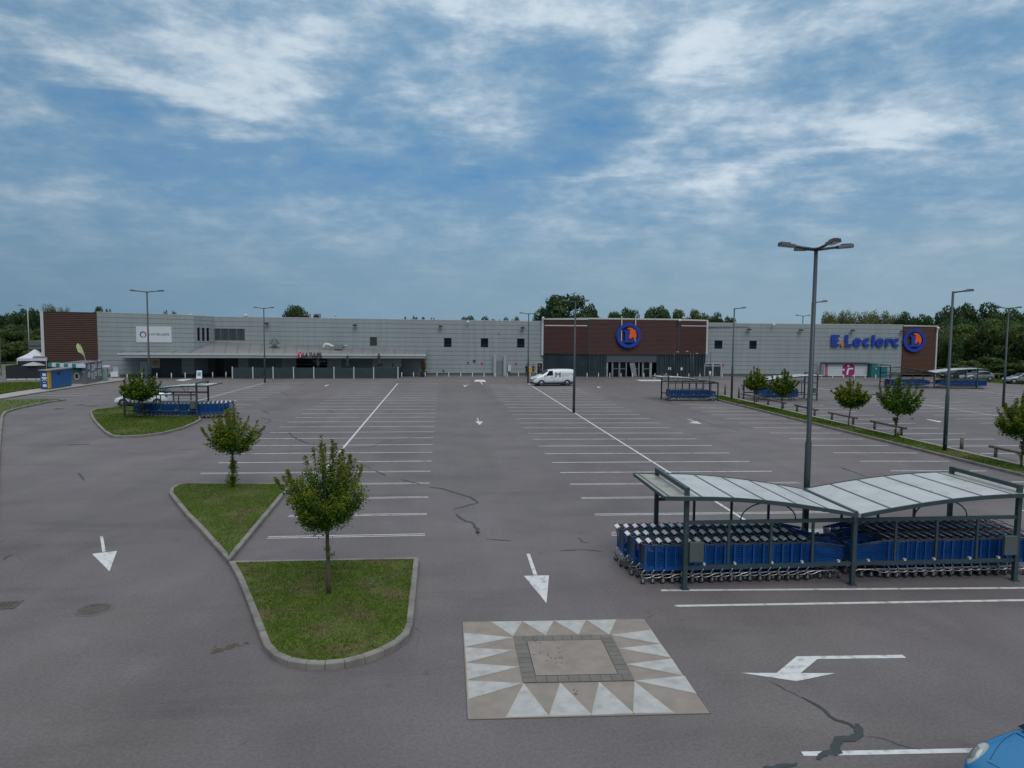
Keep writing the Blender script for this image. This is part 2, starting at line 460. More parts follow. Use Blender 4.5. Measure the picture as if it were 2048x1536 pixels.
wood_a, wood_b, wood_c = leaf_mat('foliage_dark', (0.030, 0.060, 0.024)), leaf_mat('foliage_mid', (0.058, 0.098, 0.030)), leaf_mat('foliage_olive', (0.112, 0.136, 0.036))
pale_a, pale_b = leaf_mat('foliage_silver', (0.185, 0.195, 0.115)), leaf_mat('foliage_silver_dark', (0.105, 0.115, 0.06))
blade_m = [leaf_mat('grass_blade', (0.088, 0.146, 0.003)), leaf_mat('grass_blade_dark', (0.048, 0.098, 0.003)), leaf_mat('grass_blade_dry', (0.130, 0.104, 0.030))]

# ================================================================== the setting
def sheet(name, pts, z, m, kind='structure'):
    b = MB(); b.poly([(p[0], p[1], z) for p in pts], 0)
    return tag(b.build(name, m), kind=kind)
sheet('ground', [(-2500, -2500), (2500, -2500), (2500, 2500), (-2500, 2500)], -0.012, field_m)
sheet('car_park', [(-130, -30), (150, -30), (150, 108), (-130, 112)], 0.0, asphalt)

def offset_poly(pts, d):
    n = len(pts); out = []
    area = sum(pts[i][0] * pts[(i + 1) % n][1] - pts[(i + 1) % n][0] * pts[i][1] for i in range(n))
    s = 1 if area > 0 else -1
    for i in range(n):
        a, b, c = (Vector(pts[k % n]) for k in (i - 1, i, i + 1))
        e1, e2 = (b - a).normalized(), (c - b).normalized()
        n1, n2 = Vector((-e1.y, e1.x)) * s, Vector((-e2.y, e2.x)) * s
        m = (n1 + n2); m = m.normalized() if m.length > 1e-6 else n1
        out.append(tuple(b + m * (d / max(0.35, m.dot(n1)))))
    return out
def smooth_closed(pts, it=1):
    for _ in range(it):
        q = []
        n = len(pts)
        for i in range(n):
            a, b = Vector(pts[i]), Vector(pts[(i + 1) % n])
            q += [tuple(a.lerp(b, 0.25)), tuple(a.lerp(b, 0.75))]
        pts = q
    return pts
def resample(pts, step):
    out = []
    n = len(pts)
    for i in range(n):
        a, b = Vector(pts[i]), Vector(pts[(i + 1) % n])
        k = max(1, round((b - a).length / step))
        out += [tuple(a.lerp(b, j / k)) for j in range(k)]
    return out
LAWNS = []
def island(outline, kw=0.14, kh=0.14, skip=lambda p: False, gz=0.12, kerb_step=1.0):
    o = resample(outline, kerb_step); i = offset_poly(o, kw)
    b = MB(); n = len(o)
    for k in range(n):
        a0, a1, c1, c0 = Vector(o[k]), Vector(o[(k + 1) % n]), Vector(i[(k + 1) % n]), Vector(i[k])
        if skip((a0 + a1) / 2): continue
        g = min(0.012, 0.2 * (a1 - a0).length)
        L0 = (a1 - a0).length
        t = g / 2 / max(L0, 1e-6)
        p, q, r, s = a0.lerp(a1, t), a0.lerp(a1, 1 - t), c0.lerp(c1, 1 - t), c0.lerp(c1, t)
        ch = 0.02
        pi, qi = p.lerp(s, ch / kw), q.lerp(r, ch / kw)
        j = random.uniform(-0.004, 0.004)
        # a kerb stone with a chamfered road edge
        v = b.add([(p.x, p.y, -0.02), (q.x, q.y, -0.02), (r.x, r.y, -0.02), (s.x, s.y, -0.02),
                   (p.x, p.y, kh - ch + j), (q.x, q.y, kh - ch + j), (r.x, r.y, kh + j), (s.x, s.y, kh + j), (pi.x, pi.y, kh + j), (qi.x, qi.y, kh + j)])
        for f in ((0, 1, 5, 4), (4, 5, 9, 8), (8, 9, 6, 7), (2, 3, 7, 6), (0, 4, 8, 7, 3), (1, 2, 6, 9, 5)):
            b.face([v + w for w in f])
    tag(b.build('kerb', kerb_m), kind='structure')
    li = offset_poly(outline, kw - 0.02)
    lb = MB(); lb.poly([(p[0], p[1], gz) for p in li])
    tag(lb.build('lawn', lawn_m), kind='structure')
    LAWNS.append((li, gz))
def gp(px, py, z=0.0):
    g = G(px, py, z); return (float(g[0]), float(g[1]))
# triangle island and the rounded island in front of it (kerb tops measured at 0.14 m)
K = 0.14
left_side = [(338, 985), (368, 1023), (400, 1056), (430, 1090), (457, 1121)]
low_left = [(457, 1121), (473, 1149), (490, 1190), (505, 1230), (517, 1262), (528, 1290)]
tri = [gp(x, y, K) for x, y in left_side] + [gp(586, 966, K), gp(372, 965, K), gp(353, 968, K), gp(341, 975, K)]
lobe = [gp(x, y, K) for x, y in low_left + [(545, 1307), (575, 1320), (612, 1326), (650, 1327), (690, 1323), (730, 1313), (770, 1298), (800, 1282), (818, 1265), (826, 1245), (832, 1180), (838, 1114)]]
island(tri); island(lobe)
far_isl = [gp(x, y, K) for x, y in [(179, 823), (184, 836), (196, 850), (208, 862), (222, 870), (240, 872), (285, 870), (330, 864), (368, 854), (392, 844), (402, 838), (400, 827), (330, 812), (240, 813), (190, 818)]]
island(far_isl)
# verge at the left with its kerb, running out of the frame
verge = [gp(133, 798, K), gp(95, 803, K), gp(60, 810, K), gp(30, 817, K), gp(14, 822, K), gp(7, 830, K), gp(3, 860, K), gp(0, 905, K), gp(-4, 980, K), gp(-20, 1150, K), (-14, 14), (-18, 10), (-40, 40), (-60, 66), gp(0, 799, K), gp(100, 797, K)]
def kerb_line(pts, h=0.14, w=0.16, side=1):
    kb = MB()
    for a, b in zip(pts[:-1], pts[1:]):
        A, B = Vector(a), Vector(b); k = max(1, round((B - A).length))
        nn = Vector((-(B - A).y, (B - A).x)).normalized() * w * side
        for j in range(k):
            p, q = A.lerp(B, (j + .008) / k), A.lerp(B, (j + .992) / k); e = random.uniform(-.004, .004)
            kb.hexa([(p.x, p.y, -.02), (q.x, q.y, -.02), (q.x + nn.x, q.y + nn.y, -.02), (p.x + nn.x, p.y + nn.y, -.02),
                     (p.x, p.y, h - .012 + e), (q.x, q.y, h - .012 + e), (q.x + nn.x, q.y + nn.y, h + e), (p.x + nn.x, p.y + nn.y, h + e)])
    tag(kb.build('kerb', kerb_m), kind='structure')
kerb_line(verge[:10], side=-1)
sheet('lawn', offset_poly(verge, 0.14)[:10] + verge[10:], 0.12, lawn_m)
LAWNS.append((offset_poly(verge, 0.16), 0.12))
# pavement by the kiosks, its kerb, and the grass behind it
pv = [gp(-160, 832), gp(0, 800), gp(60, 790), gp(130, 779), gp(190, 770), gp(244, 762.5), gp(252, 758), gp(225, 756), gp(200, 762), gp(82, 778), gp(40, 784), gp(0, 791), gp(-160, 815)]
sheet('pavement', pv, 0.10, path_m)
kerb_line(pv[:6], 0.125, side=1)
sheet('lawn', [gp(-160, 813), gp(0, 790), gp(40, 783), gp(81, 777), gp(86, 766), gp(0, 767.5), gp(-160, 772)], 0.13, lawn_m)
LAWNS.append(([gp(-160, 813), gp(0, 790), gp(40, 783), gp(81, 777), gp(86, 766), gp(0, 767.5), gp(-160, 772)], 0.13))
# planted strip between the two halves of the car park
strip = [(25.72, 64.3), (26.2, 22.0), (27.95, 22.0), (27.85, 69.4), (26.6, 68.8), (25.9, 66.6)]
island(strip, kw=0.15)
bs = MB()
for k in range(48):
    y0 = 22 + k * 1.0
    bs.box(27.97, 28.30, y0 + .006, y0 + .994, -.02, .09)
tag(bs.build('path', path_m), kind='structure')
# grass bank on the far right
bank = [gp(1900, 760.5), gp(1965, 764.5), gp(2060, 770), gp(2300, 780), (160, 120), (78, 135), (74.5, 104), gp(1880, 757)]
sheet('lawn', bank, 0.02, lawn_m)
LAWNS.append((bank[:4] + [(110, 100), (74.5, 104)], 0.02))

# ------------------------------------------------------------------ painted markings
ML = MB(); MW = MB()
def line(b, x0, y0, x1, y1, w=0.1, z=0.004):
    d = Vector((x1 - x0, y1 - y0)).normalized(); n = Vector((-d.y, d.x)) * w / 2
    b.poly([(x0 - n.x, y0 - n.y, z), (x1 - n.x, y1 - n.y, z), (x1 + n.x, y1 + n.y, z), (x0 + n.x, y0 + n.y, z)])
def bay(b, x0, x1, y, double=False, sk=0.0):
    if double:
        line(b, x0, y - .085, x1, y - .085 + sk, 0.06); line(b, x0, y + .085, x1, y + .085 + sk, 0.06)
    else:
        line(b, x0, y, x1, y + sk, 0.10)
rows = [22.3 + 2.553 * k for k in range(26)]
for k, y in enumerate(rows):
    near = k < 5
    x0 = -10.62
    if k == 0: x0 = -5.35
    if k == 1: x0 = -5.25
    if k == 2: x0 = -5.15
    if k == 3: x0 = -6.15
    bay(ML if near else MW, x0, -0.55, y, double=near)
line(ML, -5.35, 31.0, -5.35, 86.4, 0.12, 0.008)
for k in range(26):
    y = 21.9 + 2.5 * k
    bay(ML if k < 4 else MW, 5.3, 15.2, y, double=k < 4, sk=-0.2)
line(ML, 10.3, 20.5, 10.3, 87.0, 0.12, 0.008)
for k in range(19):
    y = 19.0 + 2.5 * k
    bay(MW, 20.9, 25.5, y, sk=-0.25)
for k in range(18):                               # left rows by the far island
    y = 66.2 + 1.0 * k * 2.5
    if y < 88: bay(MW, -26.3, -16.2, y)
line(ML, -21.6, 62.0, -20.9, 86.4, 0.12, 0.008)
for k in range(4):
    bay(MW, -19.0 + .4 * k, -16.0, 54.5 + 2.5 * k)
for k in range(6):                                 # bays on the left, beside the kiosks
    bay(MW, -38.5, -33.0, 70.5 + 2.5 * k)
for k in range(20):                                # right half of the car park
    y = 33.4 + 2.5 * k
    if y < 62: bay(MW, 28.9, 33.8, y)
    if y < 88:
        bay(MW, 38.8, 48.6, y)
line(MW, 43.65, 40, 43.65, 86, 0.12, 0.008)
for k in range(14):
    bay(MW, 55.5, 65.5, 46 + 2.5 * k)
line(MW, 60.5, 45, 60.5, 79, 0.12, 0.008)
# bays at the near right, under and in front of the trolley shelter
for (a, c) in (((1322, 1181), (2048, 1176)), ((1350, 1212), (2048, 1200.5)), ((1605, 1508), (2000, 1500))):
    p, q = gp(*a), gp(*c); dx = (22 - p[0]) / (q[0] - p[0])
    line(ML, p[0], p[1], p[0] + (q[0] - p[0]) * dx, p[1] + (q[1] - p[1]) * dx, 0.115)
for (a, c) in (((1225, 1066), (1245, 1066)),):
    p = gp(*a); bay(ML, p[0], 15.2, p[1], double=True, sk=-.15)
tag(ML.build('parking_lines', white_paint), kind='structure')
tag(MW.build('parking_lines', worn_paint), kind='structure')
def marking(name, polys, m=white_paint, z=0.006):
    b = MB()
    for pl in polys: b.poly([(*gp(x, y), z) for x, y in pl])
    return tag(b.build(name, m), kind='structure')
def z8(l): return [(1400 + x / 3.16, 1180 + y / 3.16) for x, y in l]
marking('road_arrow', [[(1053, 1108), (1060, 1108), (1075, 1151), (1067.5, 1152)], [(1048, 1152), (1098, 1151), (1093, 1207)]])
marking('road_arrow', [[(200, 1073), (206, 1073), (211.5, 1103), (204.5, 1104)], [(184, 1108), (234, 1102), (219, 1143)]])
marking('road_arrow', [z8([(610, 421), (1280, 411), (1304, 431), (742, 438), (637, 526), (485, 525)]), z8([(258, 525), (856, 527), (612, 578)])])
marking('road_arrow', [[(953.5, 836), (955.5, 836), (958, 843), (956, 843)], [(950, 843), (966, 843), (959.5, 850)]])
marking('road_arrow', [[(1374, 838), (1375.5, 838), (1390, 843), (1387, 843.6)], [(1378, 846), (1393, 842.5), (1403.5, 848)]])
marking('road_arrow', [[(926, 770.5), (934, 771), (930, 774)], [(933, 770), (936, 769.4), (937, 770), (934, 770.8)]])
marking('road_arrow', [[(649, 771.5), (653, 770.3), (657, 769), (658, 769.5), (654, 771.6), (650, 773.2)]])
marking('road_arrow', [[(1194, 773), (1202, 774.2), (1196, 776)]])
marking('road_arrow', [[(1852, 839), (1856, 838.6), (1884, 843), (1878, 844.6)]])
marking('zebra_patch', [[(951, 759.5), (969, 759.5), (972, 764), (948, 763)], [(960, 764), (962, 764), (966, 769), (964.5, 769)]], worn_paint)
marking('zebra_patch', [[(350, 760.5), (368, 757.5), (388, 757.8), (366, 762)]], worn_paint)
marking('zebra_patch', [[(1272, 759.7), (1320, 759.7), (1330, 762.2), (1280, 762)]], worn_paint)

# paved square with white rays
def z7(x, y, z=0.0): return gp(880 + x / 3.303, 1080 + y / 3.303, z)
sq_beige = mat('square_beige_resin', (0.222, 0.196, 0.172), 0.9, var=0.14, scale=3, bump=0.35, bscale=90, col2=(0.245, 0.208, 0.186), s2=0.9)
sq_white = mat('square_white_resin', (0.365, 0.368, 0.36), 0.85, var=0.16, scale=4, bump=0.3, bscale=90, col2=(0.26, 0.262, 0.26), f2=(0.5, 0.8), s2=3.4)
sq_cream = mat('square_cream_edge', (0.38, 0.36, 0.29), 0.9, var=0.1)
sq_grey = mat('square_grey_sett', (0.135, 0.128, 0.115), 0.9, var=0.2, scale=3, bump=0.3)
sq_joint = mat('square_joint', (0.07, 0.065, 0.06), 0.9)
sq_dirt = mat('square_dirt', (0.12, 0.095, 0.085), 0.9, var=0.2)
SQ = MB()
O = [z7(155, 545), z7(1345, 526), z7(1773, 1143), z7(192, 1183)]
SQ.poly([(*p, 0.004) for p in offset_poly(O, -0.035)], 4); O = offset_poly(O, -0.02)
SQ.poly([(*p, 0.008) for p in O], 0)
for tri_ in ([(340, 544), (540, 541), (480, 638)], [(545, 541), (748, 538), (695, 630)], [(755, 537), (962, 533), (912, 626)], [(972, 533), (1161, 529), (1115, 628)],
             [(1393, 598), (1450, 688), (1130, 632)], [(1456, 692), (1522, 780), (1178, 720)], [(1530, 788), (1600, 897), (1236, 825)], [(1612, 902), (1690, 1018), (1290, 935)],
             [(1542, 1146), (1280, 1150), (1287, 942)], [(1278, 1150), (1004, 1160), (1053, 945)], [(1000, 1160), (724, 1168), (795, 950)], [(716, 1168), (440, 1176), (553, 954)],
             [(189, 1055), (184, 934), (545, 950)], [(183, 925), (178, 818), (518, 842)], [(177, 812), (168, 714), (482, 732)], [(167, 708), (161, 618), (478, 648)]):
    T = [z7(*p) for p in tri_]
    SQ.poly([(*p, 0.012) for p in offset_poly(T, -0.012)], 2); SQ.poly([(*p, 0.016) for p in T], 1)
IN = [z7(485, 640), z7(1130, 630), z7(1287, 935), z7(550, 950)]
II = offset_poly(IN, 0.24)
SQ.poly([(*p, 0.018) for p in IN], 4)
for s_ in range(4):
    a, b, c, d = Vector(IN[s_]), Vector(IN[(s_ + 1) % 4]), Vector(II[(s_ + 1) % 4]), Vector(II[s_])
    n = 9; Ls = (b - a).length; ex = (b - a) / Ls; ny = (d - a) - ex * (d - a).dot(ex); ny.normalize()
    for k in range(n):
        u0, u1 = (Ls - .24) * k / n + .006, (Ls - .24) * (k + 1) / n - .006
        p, q = a + ex * u0, a + ex * u1
        SQ.poly([(*p, .022), (*q, .022), (*(q + ny * .24), .022), (*(p + ny * .24), .022)], 3)
SQ.poly([(*p, 0.024) for p in offset_poly(II, 0.02)], 0)
for k in range(46):                                # tyre crumbs and stains across the middle
    t = random.random(); px, py = 590 + 290 * t + random.gauss(0, 28), 690 + 160 * t + random.gauss(0, 40)
    if k > 30: px, py = 800 + random.gauss(0, 18), 740 + random.gauss(0, 45)
    if k > 40: px, py = 895 + random.gauss(0, 8), 1000 + random.gauss(0, 14)
    c = z7(px, py); r = random.uniform(.01, .035)
    SQ.poly([(c[0] + r * random.uniform(.5, 1) * math.cos(a * 1.05), c[1] + r * random.uniform(.5, 1) * math.sin(a * 1.05), 0.027) for a in range(6)], 5)
tag(SQ.build('paved_square', [sq_beige, sq_white, sq_cream, sq_grey, sq_joint, sq_dirt]), kind='structure')

# bitumen crack repairs
CR = MB()
def crack(pts, w, z=0.0105, wob=0.25):
    P = [Vector(gp(*p)) for p in pts]
    Q = []
    for a, b in zip(P[:-1], P[1:]):
        k = max(2, int((b - a).length / 0.14))
        Q += [a.lerp(b, j / k) + Vector((random.gauss(0, .018), random.gauss(0, .018))) for j in range(k)]
    Q.append(P[-1])
    ring = []
    for i, q in enumerate(Q):
        t = (Q[min(i + 1, len(Q) - 1)] - Q[max(i - 1, 0)]).normalized(); n = Vector((-t.y, t.x))
        e = min(1, 0.3 + 0.35 * min(i, len(Q) - 1 - i))
        wa, wb_ = (1 + wob * (.55 * math.sin(i * k_ + w * 90) + random.uniform(-.5, .5)) for k_ in (.9, 1.3))
        ring.append((q - n * w / 2 * e * wa, q + n * w / 2 * e * wb_))
    for (a, b), (c, d) in zip(ring[:-1], ring[1:]):
        CR.poly([(*a, z), (*c, z), (*d, z), (*b, z)])
def zz(l, x0, y0, s): return [(x0 + x / s, y0 + y / s) for x, y in l]
crack(zz([(655, 683), (750, 735), (862, 820), (945, 850), (1015, 895)], 1400, 1180, 3.16), 0.075)
crack(zz([(985, 850), (1010, 900), (985, 925), (920, 940), (870, 975), (850, 1020), (795, 1035), (745, 1075)], 1400, 1180, 3.16), 0.15, 0.0118, 0.5)
crack(zz([(620, 1103), (560, 1110), (460, 1120), (400, 1122)], 1400, 1180, 3.16), 0.10, wob=.5)
crack(zz([(430, 575), (500, 615), (590, 660), (650, 685)], 1400, 1180, 3.16), 0.016)
crack(zz([(1030, 925), (1150, 940), (1260, 975), (1400, 1015)], 1400, 1180, 3.16), 0.016)
for pts, w in (([(1300, 600), (1370, 608), (1520, 655), (1552, 680)], .11), ([(1552, 680), (1480, 700), (1425, 714)], .07), ([(1437, 735), (1470, 765), (1520, 785), (1550, 815), (1553, 845)], .10),
               ([(1535, 832), (1565, 834)], .22), ([(1590, 867), (1650, 870), (1720, 875)], .05), ([(1970, 928), (2060, 920)], .07), ([(2060, 920), (2120, 922), (2190, 930)], .05),
               ([(1155, 558), (1200, 572), (1262, 586)], .10), ([(1012, 513), (1035, 520), (1080, 543)], .10), ([(865, 420), (905, 455), (1010, 510)], .03),
               ([(585, 320), (600, 340), (640, 360), (690, 380)], .12), ([(690, 380), (760, 388)], .06), ([(330, 432), (560, 418), (800, 408), (1000, 395), (1070, 370), (1130, 357)], .035),
               ([(0, 410), (130, 402)], .04), ([(1130, 357), (1260, 340), (1330, 325), (1440, 317)], .035), ([(785, 207), (820, 220)], .12), ([(440, 205), (480, 222)], .10),
               ([(540, 113), (585, 130)], .10), ([(440, 243), (490, 258), (462, 275)], .06), ([(1190, 485), (1230, 483)], .05), ([(600, 165), (625, 172)], .1),
               ([(500, 245), (700, 238), (1100, 245), (1400, 246)], .03)):
    crack(zz(pts, 350, 740, 2.56), w)
for pts, w in (([(1240, 245), (1350, 280), (1490, 312)], .04), ([(1240, 330), (1420, 322), (1505, 322)], .035), ([(1480, 360), (1560, 358)], .06), ([(1000, 245), (1200, 248)], .03), ([(2000, 500), (2050, 516)], .06)):
    crack(zz(pts, 900, 740, 2.56), w)
crack(zz([(888, 617), (1000, 655), (1085, 690)], 1400, 740, 3.16), 0.05)
crack(zz([(403, 628), (415, 645), (430, 668)], 0, 700, 2.56), 0.08)
crack(zz([(15, 1077), (30, 1060), (62, 1047)], 0, 700, 2.56), 0.05)
crack([(1158, 1075), (1164, 1083), (1178, 1087)], 0.04)
crack([(1290, 1238), (1312, 1228)], 0.014)
tag(CR.build('crack_repairs', seal_m), kind='structure')
stain = mat('rust_stain', (0.085, 0.058, 0.042), 0.9, var=0.3, scale=8)
ST = MB()
for k in range(26):
    t = random.random(); c = gp(425 + 70 * t + random.gauss(0, 3), 1301 - 14 * t + random.gauss(0, 2.2)); r = random.uniform(.02, .07)
    ST.poly([(c[0] + 1.6 * r * random.uniform(.5, 1) * math.cos(a * .9), c[1] + r * random.uniform(.5, 1) * math.sin(a * .9), .0045 + k * 1e-4) for a in range(7)])
tag(ST.build('soil_smear', stain), kind='structure')

# manholes and drains set into the road
iron = mat('cast_iron', (0.095, 0.078, 0.072), 0.7, 0.2, var=0.3, scale=8)
iron_d = mat('drain_slot', (0.02, 0.02, 0.02), 0.8)
def manhole(px, py, r, label, sub=True):
    c = gp(px, py)
    e = empty('manhole_cover', (c[0], c[1], 0.002), 0.4, label, 'manhole cover')
    b = MB(); b.lathe([(r, 0.0), (r, 0.006), (r * .9, 0.006)], 32); b.build('rim', mat('iron_rim', (0.12, 0.115, 0.11), .8, var=.2), e)
    b = MB(); b.lathe([(r * .885, 0.0), (r * .885, 0.009)], 32)
    for k in range(7):
        y = -r * .66 + k * r * .22; w = math.sqrt(max(0, (r * .8) ** 2 - y * y))
        b.box(-w, w, y - .012, y + .012, .009, .013, 0)
    b.box(-.07, .07, r * .6, r * .68, .013, .015, 1)
    b.build('lid', [iron, iron_d], e)
manhole(188, 1219, 0.40, 'round rusty manhole cover in the lane below the left white arrow')
manhole(117, 818, 0.42, 'round dark manhole cover near the end of the left verge kerb')
manhole(161, 810, 0.42, 'round manhole cover far up the lane by the white car')
def drain(px, py, w, d, label, rz=0.0, n=6):
    c = gp(px, py)
    e = empty('drain_grate', (c[0], c[1], 0.002), rz, label, 'drain')
    b = MB(); b.box(-w / 2, w / 2, -d / 2, d / 2, 0, .004); b.build('pit', iron_d, e)
    b = MB()
    for s in (-1, 1):
        b.box(-w / 2, w / 2, s * (d / 2 - .03) - .03, s * (d / 2 - .03) + .03, .004, .012)
        b.box(s * (w / 2 - .03) - .03, s * (w / 2 - .03) + .03, -d / 2 + .06, d / 2 - .06, .004, .012)
    for k in range(1, n): b.box(-w / 2 + .06, w / 2 - .06, -d / 2 + k * d / n - .016, -d / 2 + k * d / n + .016, .004, .011)
    for k in range(1, n): b.box(-w / 2 + k * w / n - .014, -w / 2 + k * w / n + .014, -d / 2 + .06, d / 2 - .06, .0045, .0105)
    b.build('grate', iron, e)
drain(8, 1211, 0.62, 0.5, 'rusty square drain grate in the road at the left edge', 0.1)
drain(157, 889, 1.1, 0.16, 'narrow slot drain across the lane beside the far grass island', 0.08, 3)
drain(183, 812, 0.9, 0.45, 'wide dark drain grate in the lane near the white car', 0.0)

# ================================================================== the supermarket
class Wall:
    """a vertical wall line on the ground: s along it, z up, o outwards (towards the car park)"""
    def __init__(s, p, q):
        s.p, s.q = Vector((float(p[0]), float(p[1]))), Vector((float(q[0]), float(q[1])))
        s.L = (s.q - s.p).length
        s.d = (s.q - s.p) / s.L
        s.n = Vector((s.d.y, -s.d.x))
    def w(s, a, z, o=0.0):
        v = s.p + s.d * a + s.n * o
        return (v.x, v.y, z)
    def hit(s, px, py=700, o=0.0):
        r = ray(px, py)
        p = s.p + s.n * o
        # EYE.xy + t r.xy = p + a d
        det = r[0] * (-s.d.y) - r[1] * (-s.d.x)
        t = (p.x * (-s.d.y) - p.y * (-s.d.x)) / det
        a = (r[0] * p.y - r[1] * p.x) / det
        return a, float(HC + t * r[2])
    def box(s, b, s0, s1, z0, z1, o0, o1, m=0, za=None, zb=None):
        za = z1 if za is None else za; zb = z1 if zb is None else zb
        b.hexa([s.w(s0, z0, o1), s.w(s1, z0, o1), s.w(s1, z0, o0), s.w(s0, z0, o0), s.w(s0, za, o1), s.w(s1, zb, o1), s.w(s1, zb, o0), s.w(s0, za, o0)], m)
    def rect(s, x0, y0, x1, y1, o=0.0):
        a0, za = s.hit(x0, y1, o); a1, zb = s.hit(x1, y1, o)
        _, zc = s.hit((x0 + x1) / 2, y0, o)
        return a0, a1, (za + zb) / 2, zc
def on(px, Y):
    return at(px, 700, Y)[:2]
W_brown = Wall(on(90, 95.2), on(195.5, 96.5))
W_block = Wall(on(195.5, 96.5), on(388, 98.0))
W_main = Wall(on(430, 101.6), on(1087, 102.3))
W_ret = Wall(W_block.q, W_main.p)
eA, eB, eC, eD = on(1087, 102.0), on(1178, 99.6), on(1355, 99.6), on(1411, 101.6)
W_e1, W_e2, W_e3 = Wall(eA, eB), Wall(eB, eC), Wall(eC, eD)
W_right = Wall(on(1411, 102.3), on(1804, 101.9))
W_rb = Wall(on(1804, 101.9), on(1870, 101.8))
B = empty('supermarket_building', (0, 100, 0), 0, 'long low grey clad supermarket with brown slatted entrance, end panels and lean-to canopy', 'building')
def bpart(b, name, mats, parent=None, bevel=0.0):
    o = b.build(name, mats, None, bevel=bevel)
    o.parent = parent or B
    o.matrix_parent_inverse = Matrix.Translation((0, -100, 0)) if parent is None else Matrix()
    if parent is not None: o.matrix_parent_inverse = Matrix()
    return o
def clad(wall, top0, top1, holes=(), name='wall', z0=0.32, rows=12, joint=4.6, back=0.0):
    """thin sandwich panels with open joints over a dark backing; holes = (s0,s1,z0,z1)"""
    b = MB()
    TH = 0.09
    top = lambda a: top0 + (top1 - top0) * a / wall.L
    vj = [0.0]
    while vj[-1] + joint < wall.L - 1.0: vj.append(vj[-1] + joint)
    vj.append(wall.L)
    hgt_ = lambda a, r: z0 + (top(a) - z0) * r / rows
    for r in range(rows):
        for a, c in zip(vj[:-1], vj[1:]):
            a2, c2 = a + .006, c - .006
            zlo, zhi = hgt_((a + c) / 2, r) + .017, hgt_((a + c) / 2, r + 1) - .017
            segs = [(a2, c2, 0.0, 1.0)]
            for (h0, h1, g0, g1) in holes:
                new = []
                for (s0, s1, t0, t1) in segs:
                    y0, y1 = zlo + (zhi - zlo) * t0, zlo + (zhi - zlo) * t1
                    if s1 <= h0 or s0 >= h1 or y1 <= g0 or y0 >= g1:
                        new.append((s0, s1, t0, t1)); continue
                    if s0 < h0: new.append((s0, h0, t0, t1))
                    if s1 > h1: new.append((h1, s1, t0, t1))
                    m0, m1 = max(s0, h0), min(s1, h1)
                    if y0 < g0: new.append((m0, m1, t0, (g0 - zlo) / (zhi - zlo)))
                    if y1 > g1: new.append((m0, m1, (g1 - zlo) / (zhi - zlo), t1))
                segs = new
            for (s0, s1, t0, t1) in segs:
                if s1 - s0 < .004: continue
                q = [hgt_(s_, r) + .017 + (hgt_(s_, r + 1) - hgt_(s_, r) - .034) * t_ for s_, t_ in ((s0, t0), (s1, t0), (s1, t1), (s0, t1))]
                b.hexa([wall.w(s0, q[0], 0), wall.w(s1, q[1], 0), wall.w(s1, q[1], -TH), wall.w(s0, q[0], -TH),
                        wall.w(s0, q[3], 0), wall.w(s1, q[2], 0), wall.w(s1, q[2], -TH), wall.w(s0, q[3], -TH)])
    wall.box(b, 0, wall.L, -.05, z0 - .02, -TH - .25, -.06, 1)
    # backing right behind the panels
    wall.box(b, 0.02, wall.L - .02, -.05, top0 - .1, -TH - .26, -TH - .002, 1, top0 - .06, top1 - .06)
    # coping
    wall.box(b, -.02, wall.L + .02, min(top0, top1), 0, -TH - .35, .03, 2, top0 + .09, top1 + .09) if abs(top0 - top1) < .12 else None
    if abs(top0 - top1) >= .12:
        b.hexa([wall.w(0, top0, .03), wall.w(wall.L, top1, .03), wall.w(wall.L, top1, -.44), wall.w(0, top0, -.44),
                wall.w(0, top0 + .08, .03), wall.w(wall.L, top1 + .08, .03), wall.w(wall.L, top1 + .08, -.44), wall.w(0, top0 + .08, -.44)], 2)
    return bpart(b, name, [wall_m, joint_m, trim_m])
def slats(wall, z0, z1a, z1b, n, m, name='cladding', over=0.0, gap=0.34):
    b = MB()
    for k in range(n):
        a0, a1 = z0 + (z1a - z0) * k / n, z0 + (z1a - z0) * (k + 1 - gap) / n
        b0, b1 = z0 + (z1b - z0) * k / n, z0 + (z1b - z0) * (k + 1 - gap) / n
        b.hexa([wall.w(0, a0, over), wall.w(wall.L, b0, over), wall.w(wall.L, b0, over - .05), wall.w(0, a0, over - .05),
                wall.w(0, a1, over - .012), wall.w(wall.L, b1, over - .012), wall.w(wall.L, b1, over - .05), wall.w(0, a1, over - .05)], 0)
    wall.box(b, .01, wall.L - .01, z0, 0, over - .3, over - .052, 1, z1a, z1b)
    return bpart(b, name, [m, brown_back])
def edge(wall, s0, s1, z0, z1, o0, o1, name='trim', m=trim_m, za=None, zb=None):
    b = MB(); wall.box(b, s0, s1, z0, z1, o0, o1, 0, za, zb); return bpart(b, name, m)
WN = []
